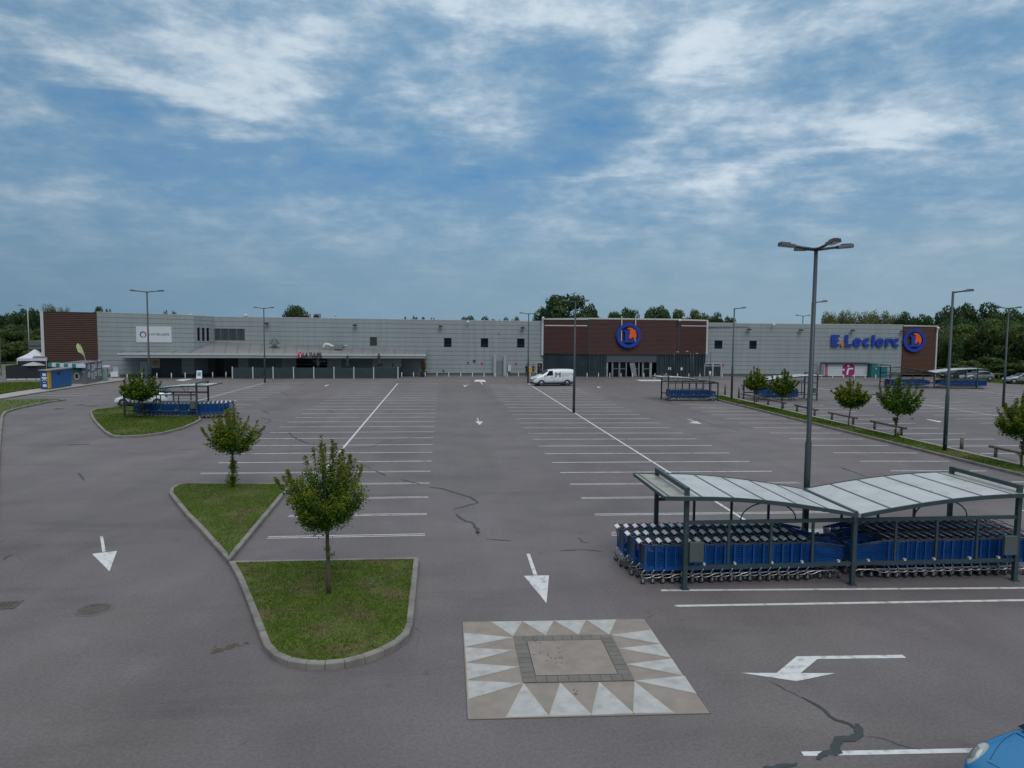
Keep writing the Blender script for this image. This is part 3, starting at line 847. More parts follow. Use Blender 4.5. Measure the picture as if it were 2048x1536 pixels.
def window(wall, x0, y0, x1, y1, sill=False, bars=0, mull=0, parent=None, dark=glass_m, fr=frame_m, louvre=0):
    s0, s1, z0, z1 = wall.rect(x0, y0, x1, y1)
    f = MB(); t = .06
    for q in ((s0, s1, z0, z0 + t), (s0, s1, z1 - t, z1), (s0, s0 + t, z0 + t, z1 - t), (s1 - t, s1, z0 + t, z1 - t)):
        wall.box(f, q[0], q[1], q[2], q[3], -.085, .02)
    for k in range(mull):
        a = s0 + (s1 - s0) * (k + 1) / (mull + 1); wall.box(f, a - .05, a + .05, z0 + t, z1 - t, -.08, .015)
    if sill: wall.box(f, s0 + t, s1 - t, z0 + (z1 - z0) * .22, z0 + (z1 - z0) * .22 + .06, -.08, .0)
    for k in range(bars):
        a = s0 + (s1 - s0) * (k + 1) / (bars + 1); wall.box(f, a - .018, a + .018, z0 + t, z1 - t, -.05, -.02)
    fo = bpart(f, 'window', fr)
    p = MB(); wall.box(p, s0 + t, s1 - t, z0 + t, z1 - t, -.088, -.082)
    po = p.build('pane', dark); po.parent = fo
    WN.append((wall, (s0, s1, z0, z1)))
    return (s0, s1, z0, z1)
def door(wall, x0, y0, x1, y1, m, fr=frame_m, panes=None, split=0, transom=None, o=0.0, name='door'):
    s0, s1, z0, z1 = wall.rect(x0, y0, x1, y1)
    z0 = 0.0
    f = MB(); t = .08
    wall.box(f, s0, s0 + t, z0, z1, -.06, .03 + o); wall.box(f, s1 - t, s1, z0, z1, -.06, .03 + o); wall.box(f, s0 + t, s1 - t, z1 - t, z1, -.06, .03 + o)
    if split:
        a = (s0 + s1) / 2; wall.box(f, a - .07, a + .07, z0, z1 - t, -.05, .028 + o)
    if transom: wall.box(f, s0 + t, s1 - t, z0 + transom, z0 + transom + .09, -.05, .026 + o)
    fo = bpart(f, name, fr)
    p = MB(); wall.box(p, s0 + t, s1 - t, z0 + .02, z1 - t, -.055, .012 + o); q = p.build('door_leaf', m); q.parent = fo
    return (s0, s1, -.1, z1)

# window openings are measured first so that the panels can be cut round them
H = []
H.append(window(W_main, 426, 657, 490, 681, mull=3, bars=23, dark=glass2_m))
H.append(window(W_main, 739.5, 673.5, 754.5, 691.5, bars=7))
for a in (888, 961.5, 1034): H.append(window(W_main, a, 675.7 + (a - 888) * .008, a + 15, 694 + (a - 888) * .008, sill=True, fr=dark_frame))
H.append(door(W_main, 993, 723, 1006.5, 751, mat('steel_door', (0.17, 0.19, 0.19), .5, var=.06)))
H.append(door(W_main, 1073, 725, 1085.5, 752, mat('open_doorway', (0.012, 0.009, 0.010), .9), trim_m))
clad(W_main, W_main.hit(430, 633.5)[1], W_main.hit(1087, 643.3)[1], H)
HR = [window(W_right, 1428.5, 681, 1444.5, 697, sill=True, fr=dark_frame), window(W_right, 1498.5, 681.5, 1513, 697.5, sill=True, fr=dark_frame)]
HR.append(door(W_right, 1408.5, 727, 1442, 752.5, glass2_m, trim_m, split=1, transom=1.45))
HR.append(door(W_right, 1622, 728, 1634, 752.8, mat('steel_door_pale', (0.21, 0.235, 0.235), .5, var=.06)))
clad(W_right, W_right.hit(1411, 646.5)[1], W_right.hit(1804, 650.5)[1], HR)
HB = [door(W_block, 279, 721, 297, 753, mat('notice_door', (0.42, 0.43, 0.44), .6, var=.1)), door(W_block, 319.5, 717, 364, 751, mat('dark_shutter', (0.028, 0.036, 0.044), .5, var=.08), dark_frame, name='shutter')]
clad(W_block, W_block.hit(195.5, 624.5)[1], W_block.hit(388, 630.5)[1], HB, rows=13)
HT = []
for a in (395, 404.5, 413.5):
    s0, s1, z0, z1 = W_ret.rect(a, 655.5, a + 5.5, 682)
    f = MB(); W_ret.box(f, s0, s1, z0, z1, -.085, -.07); f2 = bpart(f, 'window', dark_frame)
    p = MB(); W_ret.box(p, s0 + .05, s1 - .05, z0 + .05, z1 - .05, -.07, -.062); q = p.build('pane', glass_m); q.parent = f2
    HT.append((s0, s1, z0, z1))
clad(W_ret, W_block.hit(388, 630.5)[1], W_main.hit(430, 633.5)[1], HT, rows=13, joint=9)
# brown slatted end panels
slats(W_brown, 0.3, W_brown.hit(90, 624)[1], W_brown.hit(195, 626)[1], 34, mat('umber_cladding', (0.070, 0.032, 0.020), .65, var=.22, scale=1.2, stretch=(1, 1, 6)), over=.12, gap=.36)
edge(W_brown, -.35, -.02, 0, W_brown.hit(90, 622.8)[1], -.25, .16)
edge(W_brown, -.02, W_brown.L, W_brown.hit(195, 626)[1], 0, -.25, .15, m=dark_frame, za=W_brown.hit(90, 622.8)[1], zb=W_brown.hit(195, 625)[1])
slats(W_rb, 0.3, W_rb.hit(1804, 651.5)[1], W_rb.hit(1870, 653.5)[1], 40, brown2_m, over=.14, gap=.32)
edge(W_rb, W_rb.L + .0, W_rb.L + .22, 0, W_rb.hit(1870, 653)[1], -.25, .18)
edge(W_rb, -.02, W_rb.L + .24, W_rb.hit(1870, 653.3)[1], 0, -.25, .2, za=W_rb.hit(1804, 649.8)[1], zb=W_rb.hit(1870, 651.6)[1])
# entrance hall: slats above, glass below
ET = [W_e1.hit(1087, 639)[1], W_e2.hit(1178, 638)[1], W_e2.hit(1355, 640)[1], W_e3.hit(1411, 642)[1]]
EZ = W_e2.hit(1266, 708.3)[1]
for wl, a, c in ((W_e1, ET[0], ET[1]), (W_e2, ET[1], ET[2]), (W_e3, ET[2], ET[3])):
    slats(wl, EZ, a, c, 27, brown_m, over=.06, gap=.28)
    edge(wl, -.04, wl.L + .04, min(a, c) - .02, 0, -.3, .10, za=a + .17, zb=c + .17)
edge(W_e1, -.28, -.01, EZ - .3, ET[0] + .17, -.3, .12); edge(W_e3, W_e3.L + .01, W_e3.L + .28, EZ, ET[3] + .17, -.3, .12)
edge(W_e1, W_e1.L - .16, W_e1.L + .02, EZ, ET[1] - .04, .062, .12, 'corner_post', dark_green)
edge(W_e3, -.02, .20, EZ, ET[2] - .04, .062, .12, 'corner_post', dark_green)
edge(W_e1, .15, W_e1.L - .3, W_e1.hit(1130, 651.5)[1] - .05, W_e1.hit(1130, 650)[1], .064, .10, 'led_strip', trim_m)
edge(W_e3, .5, W_e3.L - .05, W_e3.hit(1385, 651.8)[1] - .06, W_e3.hit(1385, 651)[1], .064, .10, 'led_strip', trim_m)
def glazing(wl, xs, top, m=glass2_m, beam=None):
    b = MB(); wl.box(b, 0, wl.L, 0.02, top, -.16, -.13); o = bpart(b, 'glazing', m)
    f = MB()
    for x in xs:
        a = wl.hit(x)[0]; wl.box(f, a - .045, a + .045, .0, top, -.128, -.02)
    wl.box(f, 0, wl.L, top - .10, top - .002, -.128, .0)
    wl.box(f, 0, wl.L, 0, .12, -.128, -.03)
    if beam: wl.box(f, 0, wl.L, beam - .04, beam + .04, -.126, -.04)
    q = f.build('mullions', dark_frame); q.parent = o
glazing(W_e1, [1089, 1099, 1112, 1124, 1136, 1147, 1159, 1174], EZ)
glazing(W_e3, [1357, 1362, 1368, 1374, 1381, 1388, 1394, 1400, 1407], EZ)
sA, sB = W_e2.hit(1214)[0], W_e2.hit(1314)[0]     # recessed sliding doors in the middle
DZ = W_e2.hit(1266, 724.5)[1]
b = MB(); W_e2.box(b, 0, sA, .02, EZ, -.16, -.13); g = bpart(b, 'glazing', glass2_m)
b = MB(); W_e2.box(b, sB, W_e2.L, .02, EZ, -.16, -.13); bpart(b, 'glazing', glass2_m)
f = MB()
for x in (1179, 1188, 1197, 1203, 1210, 1316, 1322, 1331, 1341, 1349, 1354):
    a = W_e2.hit(x)[0]; W_e2.box(f, a - .05, a + .05, 0, EZ, -.128, -.02)
W_e2.box(f, 0, W_e2.L, EZ - .1, EZ - .002, -.128, 0)
W_e2.box(f, 0, sA, .0, .1, -.127, -.03); W_e2.box(f, sB, W_e2.L, .0, .1, -.127, -.03)
W_e2.box(f, 0, sA, DZ - 1.5, DZ - 1.42, -.126, -.04); W_e2.box(f, 0, sA, 1.05, 1.12, -.126, -.04)
q = f.build('mullions', dark_frame); q.parent = g
b = MB(); W_e2.box(b, sA, sB, DZ, EZ - .1, -.5, -.12); bpart(b, 'door_header', mat('header_panel', (0.058, 0.07, 0.082), .5, var=.06))
b = MB(); W_e2.box(b, sA - 1, sB + 1, 0.02, EZ, -2.6, -2.5); bpart(b, 'inner_wall', mat('dark_lobby', (0.016, 0.018, 0.018), .8, var=.2))
for k, x in enumerate((1215, 1226, 1240, 1254, 1267, 1279.5, 1287, 1303)):
    a = W_e2.hit(x)[0]; wd = .16 if k in (0, 7) else .09
    b = MB(); W_e2.box(b, a - wd, a + wd, 0.02, DZ, -.42, -.2); bpart(b, 'door_post', mat('light_post', (0.26, 0.28, 0.28), .5) if k in (0, 7) else mat('grey_post', (0.15, 0.17, 0.18), .5))
for x0, x1 in ((1227.5, 1239), (1241.5, 1253), (1269, 1278), (1289, 1301)):
    a, c = W_e2.hit(x0)[0], W_e2.hit(x1)[0]
    b = MB(); W_e2.box(b, a, c, 0.05, DZ, -.4, -.37); d = bpart(b, 'sliding_door', glass_m)
    f = MB(); W_e2.box(f, a, c, 1.1, 1.2, -.368, -.33); W_e2.box(f, a, a + .08, .05, DZ, -.368, -.34); q = f.build('door_rail', mat('grey_post', (0.15, 0.17, 0.18), .5)); q.parent = d
a = W_e2.hit(1272)[0]                               # one leaf stands off its track
b = MB(); b.hexa([W_e2.w(a - .4, .05, -.2), W_e2.w(a + .25, .05, -.1), W_e2.w(a + .25, .05, -.14), W_e2.w(a - .4, .05, -.24), W_e2.w(a - .85, DZ - .1, -.2), W_e2.w(a - .1, DZ - .1, -.1), W_e2.w(a - .1, DZ - .1, -.14), W_e2.w(a - .85, DZ - .1, -.24)])
bpart(b, 'leaning_panel', mat('grey_panel', (0.20, 0.22, 0.23), .5))
for x, y in ((1340, 736), (1364, 736.5)):
    a, z = W_e2.hit(x, y) if x < 1355 else W_e3.hit(x, y); wl = W_e2 if x < 1355 else W_e3
    b = MB(); wl.box(b, a - .2, a + .2, z - .28, z + .1, -.128, -.12); bpart(b, 'notice', sign_white)
# roof slab and hidden sides
b = MB()
rz = 7.3
pts = [W_brown.p, W_brown.q, W_block.q, W_main.p, W_main.q, W_e1.q, W_e2.q, W_e3.q, W_right.q, W_rb.q]
fr = [(p.x, p.y + .55) for p in pts]
b.prism(fr + [(fr[-1][0], 165), (fr[0][0], 165)], rz - .2, rz); bpart(b, 'roof', mat('roof_membrane', (0.16, 0.16, 0.165), .9, var=.1))
b = MB()
for p, q in (((fr[-1][0], fr[-1][1] - .2), (fr[-1][0], 165)), ((fr[-1][0], 165), (fr[0][0], 165)), ((fr[0][0], 165), (fr[0][0], fr[0][1] - .2))):
    w_ = Wall(p, q); w_.box(b, 0, w_.L, 0, 7.7, -.3, 0)
bpart(b, 'rear_wall', wall_m)
# pilasters either side of the plain door, meter box, small things fixed to the wall
for x in (989.5, 1009.5):
    a = W_main.hit(x)[0]; z = W_main.hit(x, 711.5)[1]
    b = MB(); W_main.box(b, a - .2, a + .2, 0, z, .002, .42); bpart(b, 'pilaster', mat('pilaster_render', (0.30, 0.32, 0.32), .7, var=.06))
s0, s1, z0, z1 = W_main.rect(1010.5, 729.5, 1016.5, 742.5); b = MB(); W_main.box(b, s0 + .35, s1 + .35, z0, z1, .002, .3); bpart(b, 'meter_box', trim_m)
def floodlight(wl, px, py, up=False):
    a, z = wl.hit(px, py)
    b = MB(); wl.box(b, a - .03, a + .03, z - .03, z + .03, .001, .3, 0)
    b.hexa([wl.w(a - .26, z - .12, .62), wl.w(a + .26, z - .12, .62), wl.w(a + .26, z - .02, .25), wl.w(a - .26, z - .02, .25), wl.w(a - .26, z + .0, .66), wl.w(a + .26, z + .0, .66), wl.w(a + .26, z + .12, .27), wl.w(a - .26, z + .12, .27)], 0)
    bpart(b, 'floodlight', black_m)
for px, py in ((534.5, 647), (710.5, 650.3), (881, 652.5), (1045, 655.5)): floodlight(W_main, px, py)
for px, py in ((1496, 658.8), (1599.5, 660), (1702.5, 661), (1802, 662)): floodlight(W_right, px, py)
def disc(wl, px, py, r, m, name='warning_disc'):
    a, z = wl.hit(px, py); b = MB()
    b.prism([(a + r * math.cos(k * math.pi / 8), z + r * math.sin(k * math.pi / 8)) for k in range(16)], .003, .03, 0, lambda u, v, w: wl.w(u, v, w)); bpart(b, name, m)
    b = MB(); b.prism([(a + r * .55 * math.cos(k * math.pi / 6), z + r * .55 * math.sin(k * math.pi / 6)) for k in range(12)], .031, .045, 0, lambda u, v, w: wl.w(u, v, w)); bpart(b, name, mat('disc_red', (0.30, 0.01, 0.04), .5))
pink = mat('disc_pink', (0.36, 0.20, 0.24), .5)
for wl, x, y in ((W_main, 964, 727.2), (W_main, 1032.3, 727.6), (W_right, 1446, 730.3)): disc(wl, x, y, .26, pink)
for px, py, w_, h_ in ((948.5, 722, .32, .32), (936, 725.6, .2, .2), (887, 741.5, .2, .22), (997.5, 666, .22, .15)):
    a, z = W_main.hit(px, py); b = MB(); W_main.box(b, a - w_ / 2, a + w_ / 2, z - h_ / 2, z + h_ / 2, .002, .1); bpart(b, 'vent', dark_frame if py > 700 else galv)
# security cameras on the parapet
for wl, px, py in ((W_main, 935, 643.5), (W_right, 1546, 649.3), (W_rb, 1874, 656), (W_e1, 1086.3, 635.5), (W_e3, 1357, 640.5)):
    a, z = wl.hit(px, py, .3); b = MB()
    b.bar(wl.w(a, z + .05, 0), wl.w(a, z + .05, .5), .06, .06); b.lathe([(.10, -.16), (.17, -.08), (.17, .05), (.11, .12)], 10, wl.w(a + .05, z, .5)); bpart(b, 'security_camera', sign_white)

# ---- lean-to canopy along the shops
F0, F1 = at(237, 706.3, 92.6), at(850.5, 709.3, 98.4)
def fr_(t, dz=0.0): return tuple(F0 + (F1 - F0) * t + np.array([0, 0, dz]))
def tF(px): return W_can.hit(px)[0] / W_can.L
W_can = Wall(F0[:2], F1[:2])
def wallpt(wl, px, py): a, z = wl.hit(px, py); return wl.w(a, z, .03)
back = [wallpt(W_block, 246, 703.6), wallpt(W_block, 387.5, 701.2), wallpt(W_main, 430.5, 683.8), wallpt(W_main, 640, 693), wallpt(W_main, 853, 701.3)]
tf = [0.0, tF(378), tF(424), tF(638), 1.0]
b = MB()
for k in range(4):
    b.hexa([fr_(tf[k], -.06), fr_(tf[k + 1], -.06), tuple(np.array(back[k + 1]) - [0, 0, .06]), tuple(np.array(back[k]) - [0, 0, .06]), fr_(tf[k]), fr_(tf[k + 1]), back[k + 1], back[k]], 0)
can = bpart(b, 'canopy', metal_roof)
b = MB()
for k in range(4):
    n = (4, 2, 9, 10)[k]
    for j in range(n + (k == 3)):
        t = j / n
        p = np.array(fr_(tf[k] + (tf[k + 1] - tf[k]) * t)); q = np.array(back[k]) + (np.array(back[k + 1]) - np.array(back[k])) * t
        b.bar(p + [0, 0, .03], q + [0, 0, .03], .06, .07)
o = b.build('standing_seams', mat('seam_metal', (0.125, 0.125, 0.13), .5, var=.1)); o.parent = can
b = MB(); zf0, zf1 = F0[2], F1[2]
b.hexa([W_can.w(-.1, zf0 - .20, .16), W_can.w(W_can.L + .1, zf1 - .20, .16), W_can.w(W_can.L + .1, zf1 - .20, -.02), W_can.w(-.1, zf0 - .20, -.02), W_can.w(-.1, zf0 + .04, .16), W_can.w(W_can.L + .1, zf1 + .04, .16), W_can.w(W_can.L + .1, zf1 + .04, -.02), W_can.w(-.1, zf0 + .04, -.02)], 0)
o = b.build('gutter', mat('gutter_pale', (0.40, 0.43, 0.43), .4, var=.06)); o.parent = can
b = MB(); b.hexa([W_can.w(0, zf0 - .56, .06), W_can.w(W_can.L, zf1 - .50, .06), W_can.w(W_can.L, zf1 - .50, -.02), W_can.w(0, zf0 - .56, -.02), W_can.w(0, zf0 - .2, .06), W_can.w(W_can.L, zf1 - .2, .06), W_can.w(W_can.L, zf1 - .2, -.02), W_can.w(0, zf0 - .2, -.02)], 0)
p, q = np.array(fr_(1.0)), np.array(back[4])
b.hexa([p - [0, 0, .5], q - [0, 0, .5], q + [.06, 0, -.5], p + [.06, 0, -.5], p + [0, 0, .05], q + [0, 0, .05], q + [.06, 0, .05], p + [.06, 0, .05]], 0)
o = b.build('fascia', fascia_m); o.parent = can
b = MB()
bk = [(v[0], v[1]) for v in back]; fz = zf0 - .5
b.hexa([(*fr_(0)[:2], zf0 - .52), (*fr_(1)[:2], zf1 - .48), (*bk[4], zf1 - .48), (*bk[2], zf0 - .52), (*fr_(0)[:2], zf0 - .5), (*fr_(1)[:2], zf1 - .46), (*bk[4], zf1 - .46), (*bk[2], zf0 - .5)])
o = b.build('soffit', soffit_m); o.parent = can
# shop fronts under the canopy, a metre proud of the upper wall
W_shop = Wall(on(388, 100.2), on(803, 100.6))
zt = zf0 - .53
def shop(x0, x1, y0, m, name='shop_front', o=0.0, y1=None):
    a, c = W_shop.hit(x0)[0], W_shop.hit(x1)[0]; z1 = min(zt, W_shop.hit((x0 + x1) / 2, y0)[1]); zb = 0.02 if y1 is None else W_shop.hit((x0 + x1) / 2, y1)[1]
    b = MB(); W_shop.box(b, a + .01, c - .01, zb, z1, -.1, o); return bpart(b, name, m)
lobby = mat('shop_dark', (0.010, 0.012, 0.013), .4, var=.4, scale=.4)
shop(388, 476, 712, lobby, o=-.6)
for x in (405, 421, 427, 439, 446, 458, 466): shop(x, x + 1.0, 712, dark_frame, 'mullion', -.5)
shop(428, 446, 718, mat('shop_inside', (0.04, 0.042, 0.045), .5, var=.5, scale=2), 'shop_inside', -.52)
pan = mat('shop_panel', (0.40, 0.42, 0.41), .6, var=.08)
blu = mat('blind', (0.20, 0.245, 0.25), .5, var=.12)
for x0, x1, m in ((476, 497, pan), (497, 535, blu), (535, 549, blu), (549, 562, blu), (562, 592, pan), (592, 654, glass_m), (654, 682, pan), (682, 745, blu), (745, 803, pan)): shop(x0, x1, 712, m)
for x in (497, 505, 529, 535, 548.5, 561.5): shop(x - .4, x + .4, 712, dark_frame, 'mullion', .04)
for x in (592.5, 623.5, 653.5): shop(x - .35, x + .35, 712, mat('grey_post', (0.15, 0.17, 0.18), .5), 'mullion', .04)
shop(592, 654, 728.2, mat('grey_post', (0.15, 0.17, 0.18), .5), 'transom', .05, 729.3)
for k in range(9): shop(498, 534, 717 + k * 2.2, frame_m, 'blind_slat', .02, 717.7 + k * 2.2)
for k in range(7): shop(684, 743, 721 + k * 2.2, frame_m, 'blind_slat', .02, 721.7 + k * 2.2)
a, c = W_main.hit(803)[0], W_main.hit(842)[0]; zg = W_main.hit(822, 718)[1]
b = MB()
for k in range(8): W_main.box(b, a, c, zg * k / 8 + .01, zg * (k + 1) / 8 - .01, .01, .06)
bpart(b, 'garage_door', mat('garage_door', (0.26, 0.25, 0.26), .6, var=.05))
a, c = W_block.hit(302)[0], W_block.hit(319)[0]; z0, z1 = W_block.hit(310, 735)[1], W_block.hit(310, 717)[1]
b = MB(); W_block.box(b, a, c, z0, z1, .004, .04); bpart(b, 'poster', mat('grey_poster', (0.34, 0.345, 0.35), .5, var=.1))
b = MB(); u, v = (a + c) / 2, (z0 + z1) / 2; b.prism([(u + .42 * math.cos(k * math.pi / 6), v + .42 * math.sin(k * math.pi / 6)) for k in range(12)], .042, .05, 0, lambda p, q, w: W_block.w(p, q, w)); bpart(b, 'poster_motif', mat('ochre', (0.34, 0.22, 0.05), .6, var=.2))
b = MB(); W_block.box(b, a, c, .1, z0 - .08, .004, .03); bpart(b, 'dark_panel', fence_m)

# ================================================================== roof plant, signs and things by the building
def roof_box(px0, px1, py0, Y, label, cat='roof plant', name='roof_unit'):
    p, q = at(px0, py0, Y), at(px1, py0, Y)
    return p, q
def ac_unit(px0, px1, py, label):
    Y = 106.0; p, q = at(px0, py, Y), at(px1, py, Y); w = q[0] - p[0]; z0 = 7.3; h = p[2] - z0
    e = empty('air_conditioner', ((p[0] + q[0]) / 2, Y, z0), 0, label, 'air conditioner', 'roof plant')
    b = MB(); b.box(-w / 2, w / 2, -.3, .3, .08, h); b.build('casing', mat('ac_casing', (0.20, 0.20, 0.195), .6, var=.1), e)
    b = MB(); b.lathe([(h * .34, -.302), (h * .34, -.33), (h * .30, -.33)], 20, (-w * .12, 0, h * .56), 0, 'y'); b.build('fan_grille', black_m, e)
    b = MB(); b.box(-w / 2, w / 2, -.25, -.18, 0, .08); b.box(-w / 2, w / 2, .18, .25, 0, .08); b.build('feet', galv, e)
ac_unit(628, 641, 627.5, 'air conditioner with round fan on the roof right of the roof tree')
ac_unit(608, 621, 627.8, 'dark ribbed air conditioner on the roof in front of the tree')
def dome(px, py, r_px, Y, zb, label):
    p = at(px, py, Y); r = r_px * Y / FPX
    e = empty('roof_vent', (p[0], Y, zb), 0, label, 'roof vent', 'roof plant')
    h = p[2] - zb
    b = MB(); b.lathe([(r * .55, 0), (r * .55, h - r * .6)], 14); b.build('pipe', galv, e)
    b = MB(); b.lathe([(r * .8, h - r * .7), (r, h - r * .3), (r * .85, h + r * .25), (r * .4, h + r * .55)], 14); b.build('cowl', trim_m, e)
dome(491.5, 630.5, 4, 104, 7.3, 'white mushroom vent on the roof above the strip window')
dome(671, 630, 2.2, 105, 7.3, 'thin grey flue on the roof right of the air conditioners')
dome(1367.5, 635, 2.6, 104, 7.3, 'white square vent above the right end of the entrance block')
dome(381, 630.5, 4.5, 101, 7.5, 'low pale dome at the corner of the left block roof')
# kitchen extract on the canopy
def on_canopy(px, py, Y):
    return at(px, py, Y)
p = at(549, 691.5, 99.6)
e = empty('extract_cowl', P3(p), 0, 'dark conical extract cowl standing on the canopy roof', 'roof vent')
b = MB(); b.lathe([(.28, -.35), (.28, .1), (.34, .15)], 14); b.build('duct', galv, e)
b = MB(); b.lathe([(.72, .28), (.66, .34), (.40, .62), (.34, .85), (.12, .98)], 18); b.build('cowl', mat('dark_cowl', (0.06, 0.07, 0.085), .5, var=.1), e)
b = MB()
for k in range(4): b.tube([(.3 * math.cos(k * 1.57), .3 * math.sin(k * 1.57), .1), (.5 * math.cos(k * 1.57), .5 * math.sin(k * 1.57), .34)], .02, 5)
b.build('brackets', galv, e)
p = at(652, 694, 99.8)
e = empty('extract_fan', P3(p), 0, 'silver duct elbow and grey fan box lying on the canopy roof', 'roof vent')
b = MB(); b.tube([(-.25, 0, -.35), (-.25, 0, .1), (-.05, 0, .34), (.35, 0, .30), (.8, 0, .1), (1.2, 0, .05)], [.22, .24, .25, .22, .18, .15], 12); b.build('duct', trim_m, e)
b = MB(); b.box(1.15, 2.25, -.4, .4, -.28, .35); b.box(1.05, 1.25, -.3, .3, -.42, -.28); b.box(2.05, 2.25, -.3, .3, -.42, -.28); b.build('fan_box', mat('fan_box', (0.15, 0.185, 0.18), .5, var=.1), e)
b = MB(); b.tube([(2.25, 0, .05), (2.6, 0, .15), (2.95, 0, .2)], [.16, .12, .08], 8); b.tube([(2.2, 0, .35), (2.3, 0, .5)], .05, 6); b.build('outlet', galv, e)

def text_mesh(body, size, depth=0.02, bold=0.0, name='lettering', sx=1.0, spacing=1.0):
    cu = bpy.data.curves.new(name, 'FONT')
    cu.body = body; cu.size = size; cu.extrude = depth / 2; cu.offset = bold; cu.space_character = spacing
    cu.resolution_u = 4
    o = bpy.data.objects.new(name, cu)
    C.objects.link(o)
    dg = bpy.context.evaluated_depsgraph_get()
    me = bpy.data.meshes.new_from_object(o.evaluated_get(dg))
    bpy.data.objects.remove(o); bpy.data.curves.remove(cu)
    n = len(me.vertices); co = np.empty(n * 3); me.vertices.foreach_get('co', co); co = co.reshape(-1, 3)
    co[:, 0] *= sx
    mn, mx = co.min(0), co.max(0)
    co[:, 0] -= mn[0]; co[:, 1] -= mn[1]; co[:, 2] -= mn[2]
    me.vertices.foreach_set('co', co.ravel()); me.update()
    return me, mx[0] - mn[0], mx[1] - mn[1]
def fit_text(name, body, wl, s0, s1, z0, z1, o, m, parent, depth=.02, bold=0.0, spacing=1.0):
    """lettering scaled into the rectangle s0..s1, z0..z1 of a wall"""
    me, w, h = text_mesh(body, 1.0, depth, bold, name, 1.0, spacing)
    n = len(me.vertices); co = np.empty(n * 3); me.vertices.foreach_get('co', co); co = co.reshape(-1, 3)
    out = np.empty_like(co)
    s = s0 + co[:, 0] * (s1 - s0) / w; z = z0 + co[:, 1] * (z1 - z0) / h
    out[:, 0] = wl.p.x + wl.d.x * s + wl.n.x * (o + co[:, 2]); out[:, 1] = wl.p.y + wl.d.y * s + wl.n.y * (o + co[:, 2]); out[:, 2] = z
    if parent: out -= np.array(parent.location)
    me.vertices.foreach_set('co', out.ravel()); me.update()
    bm = bmesh.new(); bm.from_mesh(me); bmesh.ops.recalc_face_normals(bm, faces=bm.faces); bm.to_mesh(me); bm.free()
    me.materials.clear(); me.materials.append(m)
    return put(name, me, parent)
def rel(b, e):                                       # world-space builder to an Empty's own space
    b.v = [(x - e.location.x, y - e.location.y, z - e.location.z) for x, y, z in b.v]
    return b
def round_sign(wl, cx, cy, rpx, label, o=.2, posts=False):
    a, z = wl.hit(cx, cy, o); a2, _ = wl.hit(cx + rpx, cy, o); r = a2 - a
    e = empty('round_sign', wl.w(a, z, o), 0, label, 'sign', 'round store signs')
    f = lambda u, v, w: wl.w(a + u * r, z + v * r, o + w)
    b = MB(); n = 48
    ro, ri = 1.0, .74
    for k in range(n):
        t0, t1 = 2 * math.pi * k / n, 2 * math.pi * (k + 1) / n
        c = [(ri * math.cos(t0), ri * math.sin(t0)), (ro * math.cos(t0), ro * math.sin(t0)), (ro * math.cos(t1), ro * math.sin(t1)), (ri * math.cos(t1), ri * math.sin(t1))]
        b.hexa([f(*q, 0) for q in c] + [f(*q, .16) for q in c])
    rel(b, e).build('ring', logo_blue, e)
    b = MB(); b.prism([(-.50, -.56), (.40, -.56), (.44, -.20), (.30, -.20), (.20, -.36), (.02, -.36), (.02, .34), (.06, .44), (-.42, .44), (-.44, .34), (-.30, .30), (-.30, -.38), (-.50, -.44)], .0, .14, 0, f)
    rel(b, e).build('letter', logo_blue, e)
    pts = [(.07, -.25), (.04, .02), (.09, .1), (.08, .30), (.10, .47), (-.05, .52), (-.16, .56), (-.04, .62), (.14, .64), (.30, .60), (.44, .50), (.56, .34), (.63, .16), (.65, -.02), (.62, -.18), (.56, -.28), (.52, -.40), (.48, -.44), (.47, -.30), (.42, -.16), (.36, -.12), (.28, -.16), (.20, -.26), (.12, -.30)]
    b = MB(); b.prism(pts, .0, .10, 0, f); rel(b, e).build('flame', logo_orange, e)
    if posts:
        b = MB()
        for u in (-.57, .57):
            b.hexa([f(u - .04, -.54, -.1), f(u + .04, -.54, -.1), f(u + .04, -.54, -.02), f(u - .04, -.54, -.02), f(u - .04, 1.55, -.1), f(u + .04, 1.55, -.1), f(u + .04, 1.55, -.02), f(u - .04, 1.55, -.02)])
        rel(b, e).build('hanging_rails', trim_m, e)
round_sign(W_e2, 1257, 671, 24.3, 'round blue ring sign with orange flame hung on rails over the entrance', .3, True)
round_sign(W_rb, 1828.3, 680.8, 22, 'round blue ring sign with orange flame on the right end brown panel', .3)
s0, z0 = W_right.hit(1661.5, 692.5, .15); s1, _ = W_right.hit(1800, 692.5, .15); z1 = W_right.hit(1664, 669.5, .15)[1]
e = empty('store_name_sign', W_right.w(s0, z0, .15), 0, 'big blue E.Leclerc letters on the grey wall beside the right round sign', 'sign')
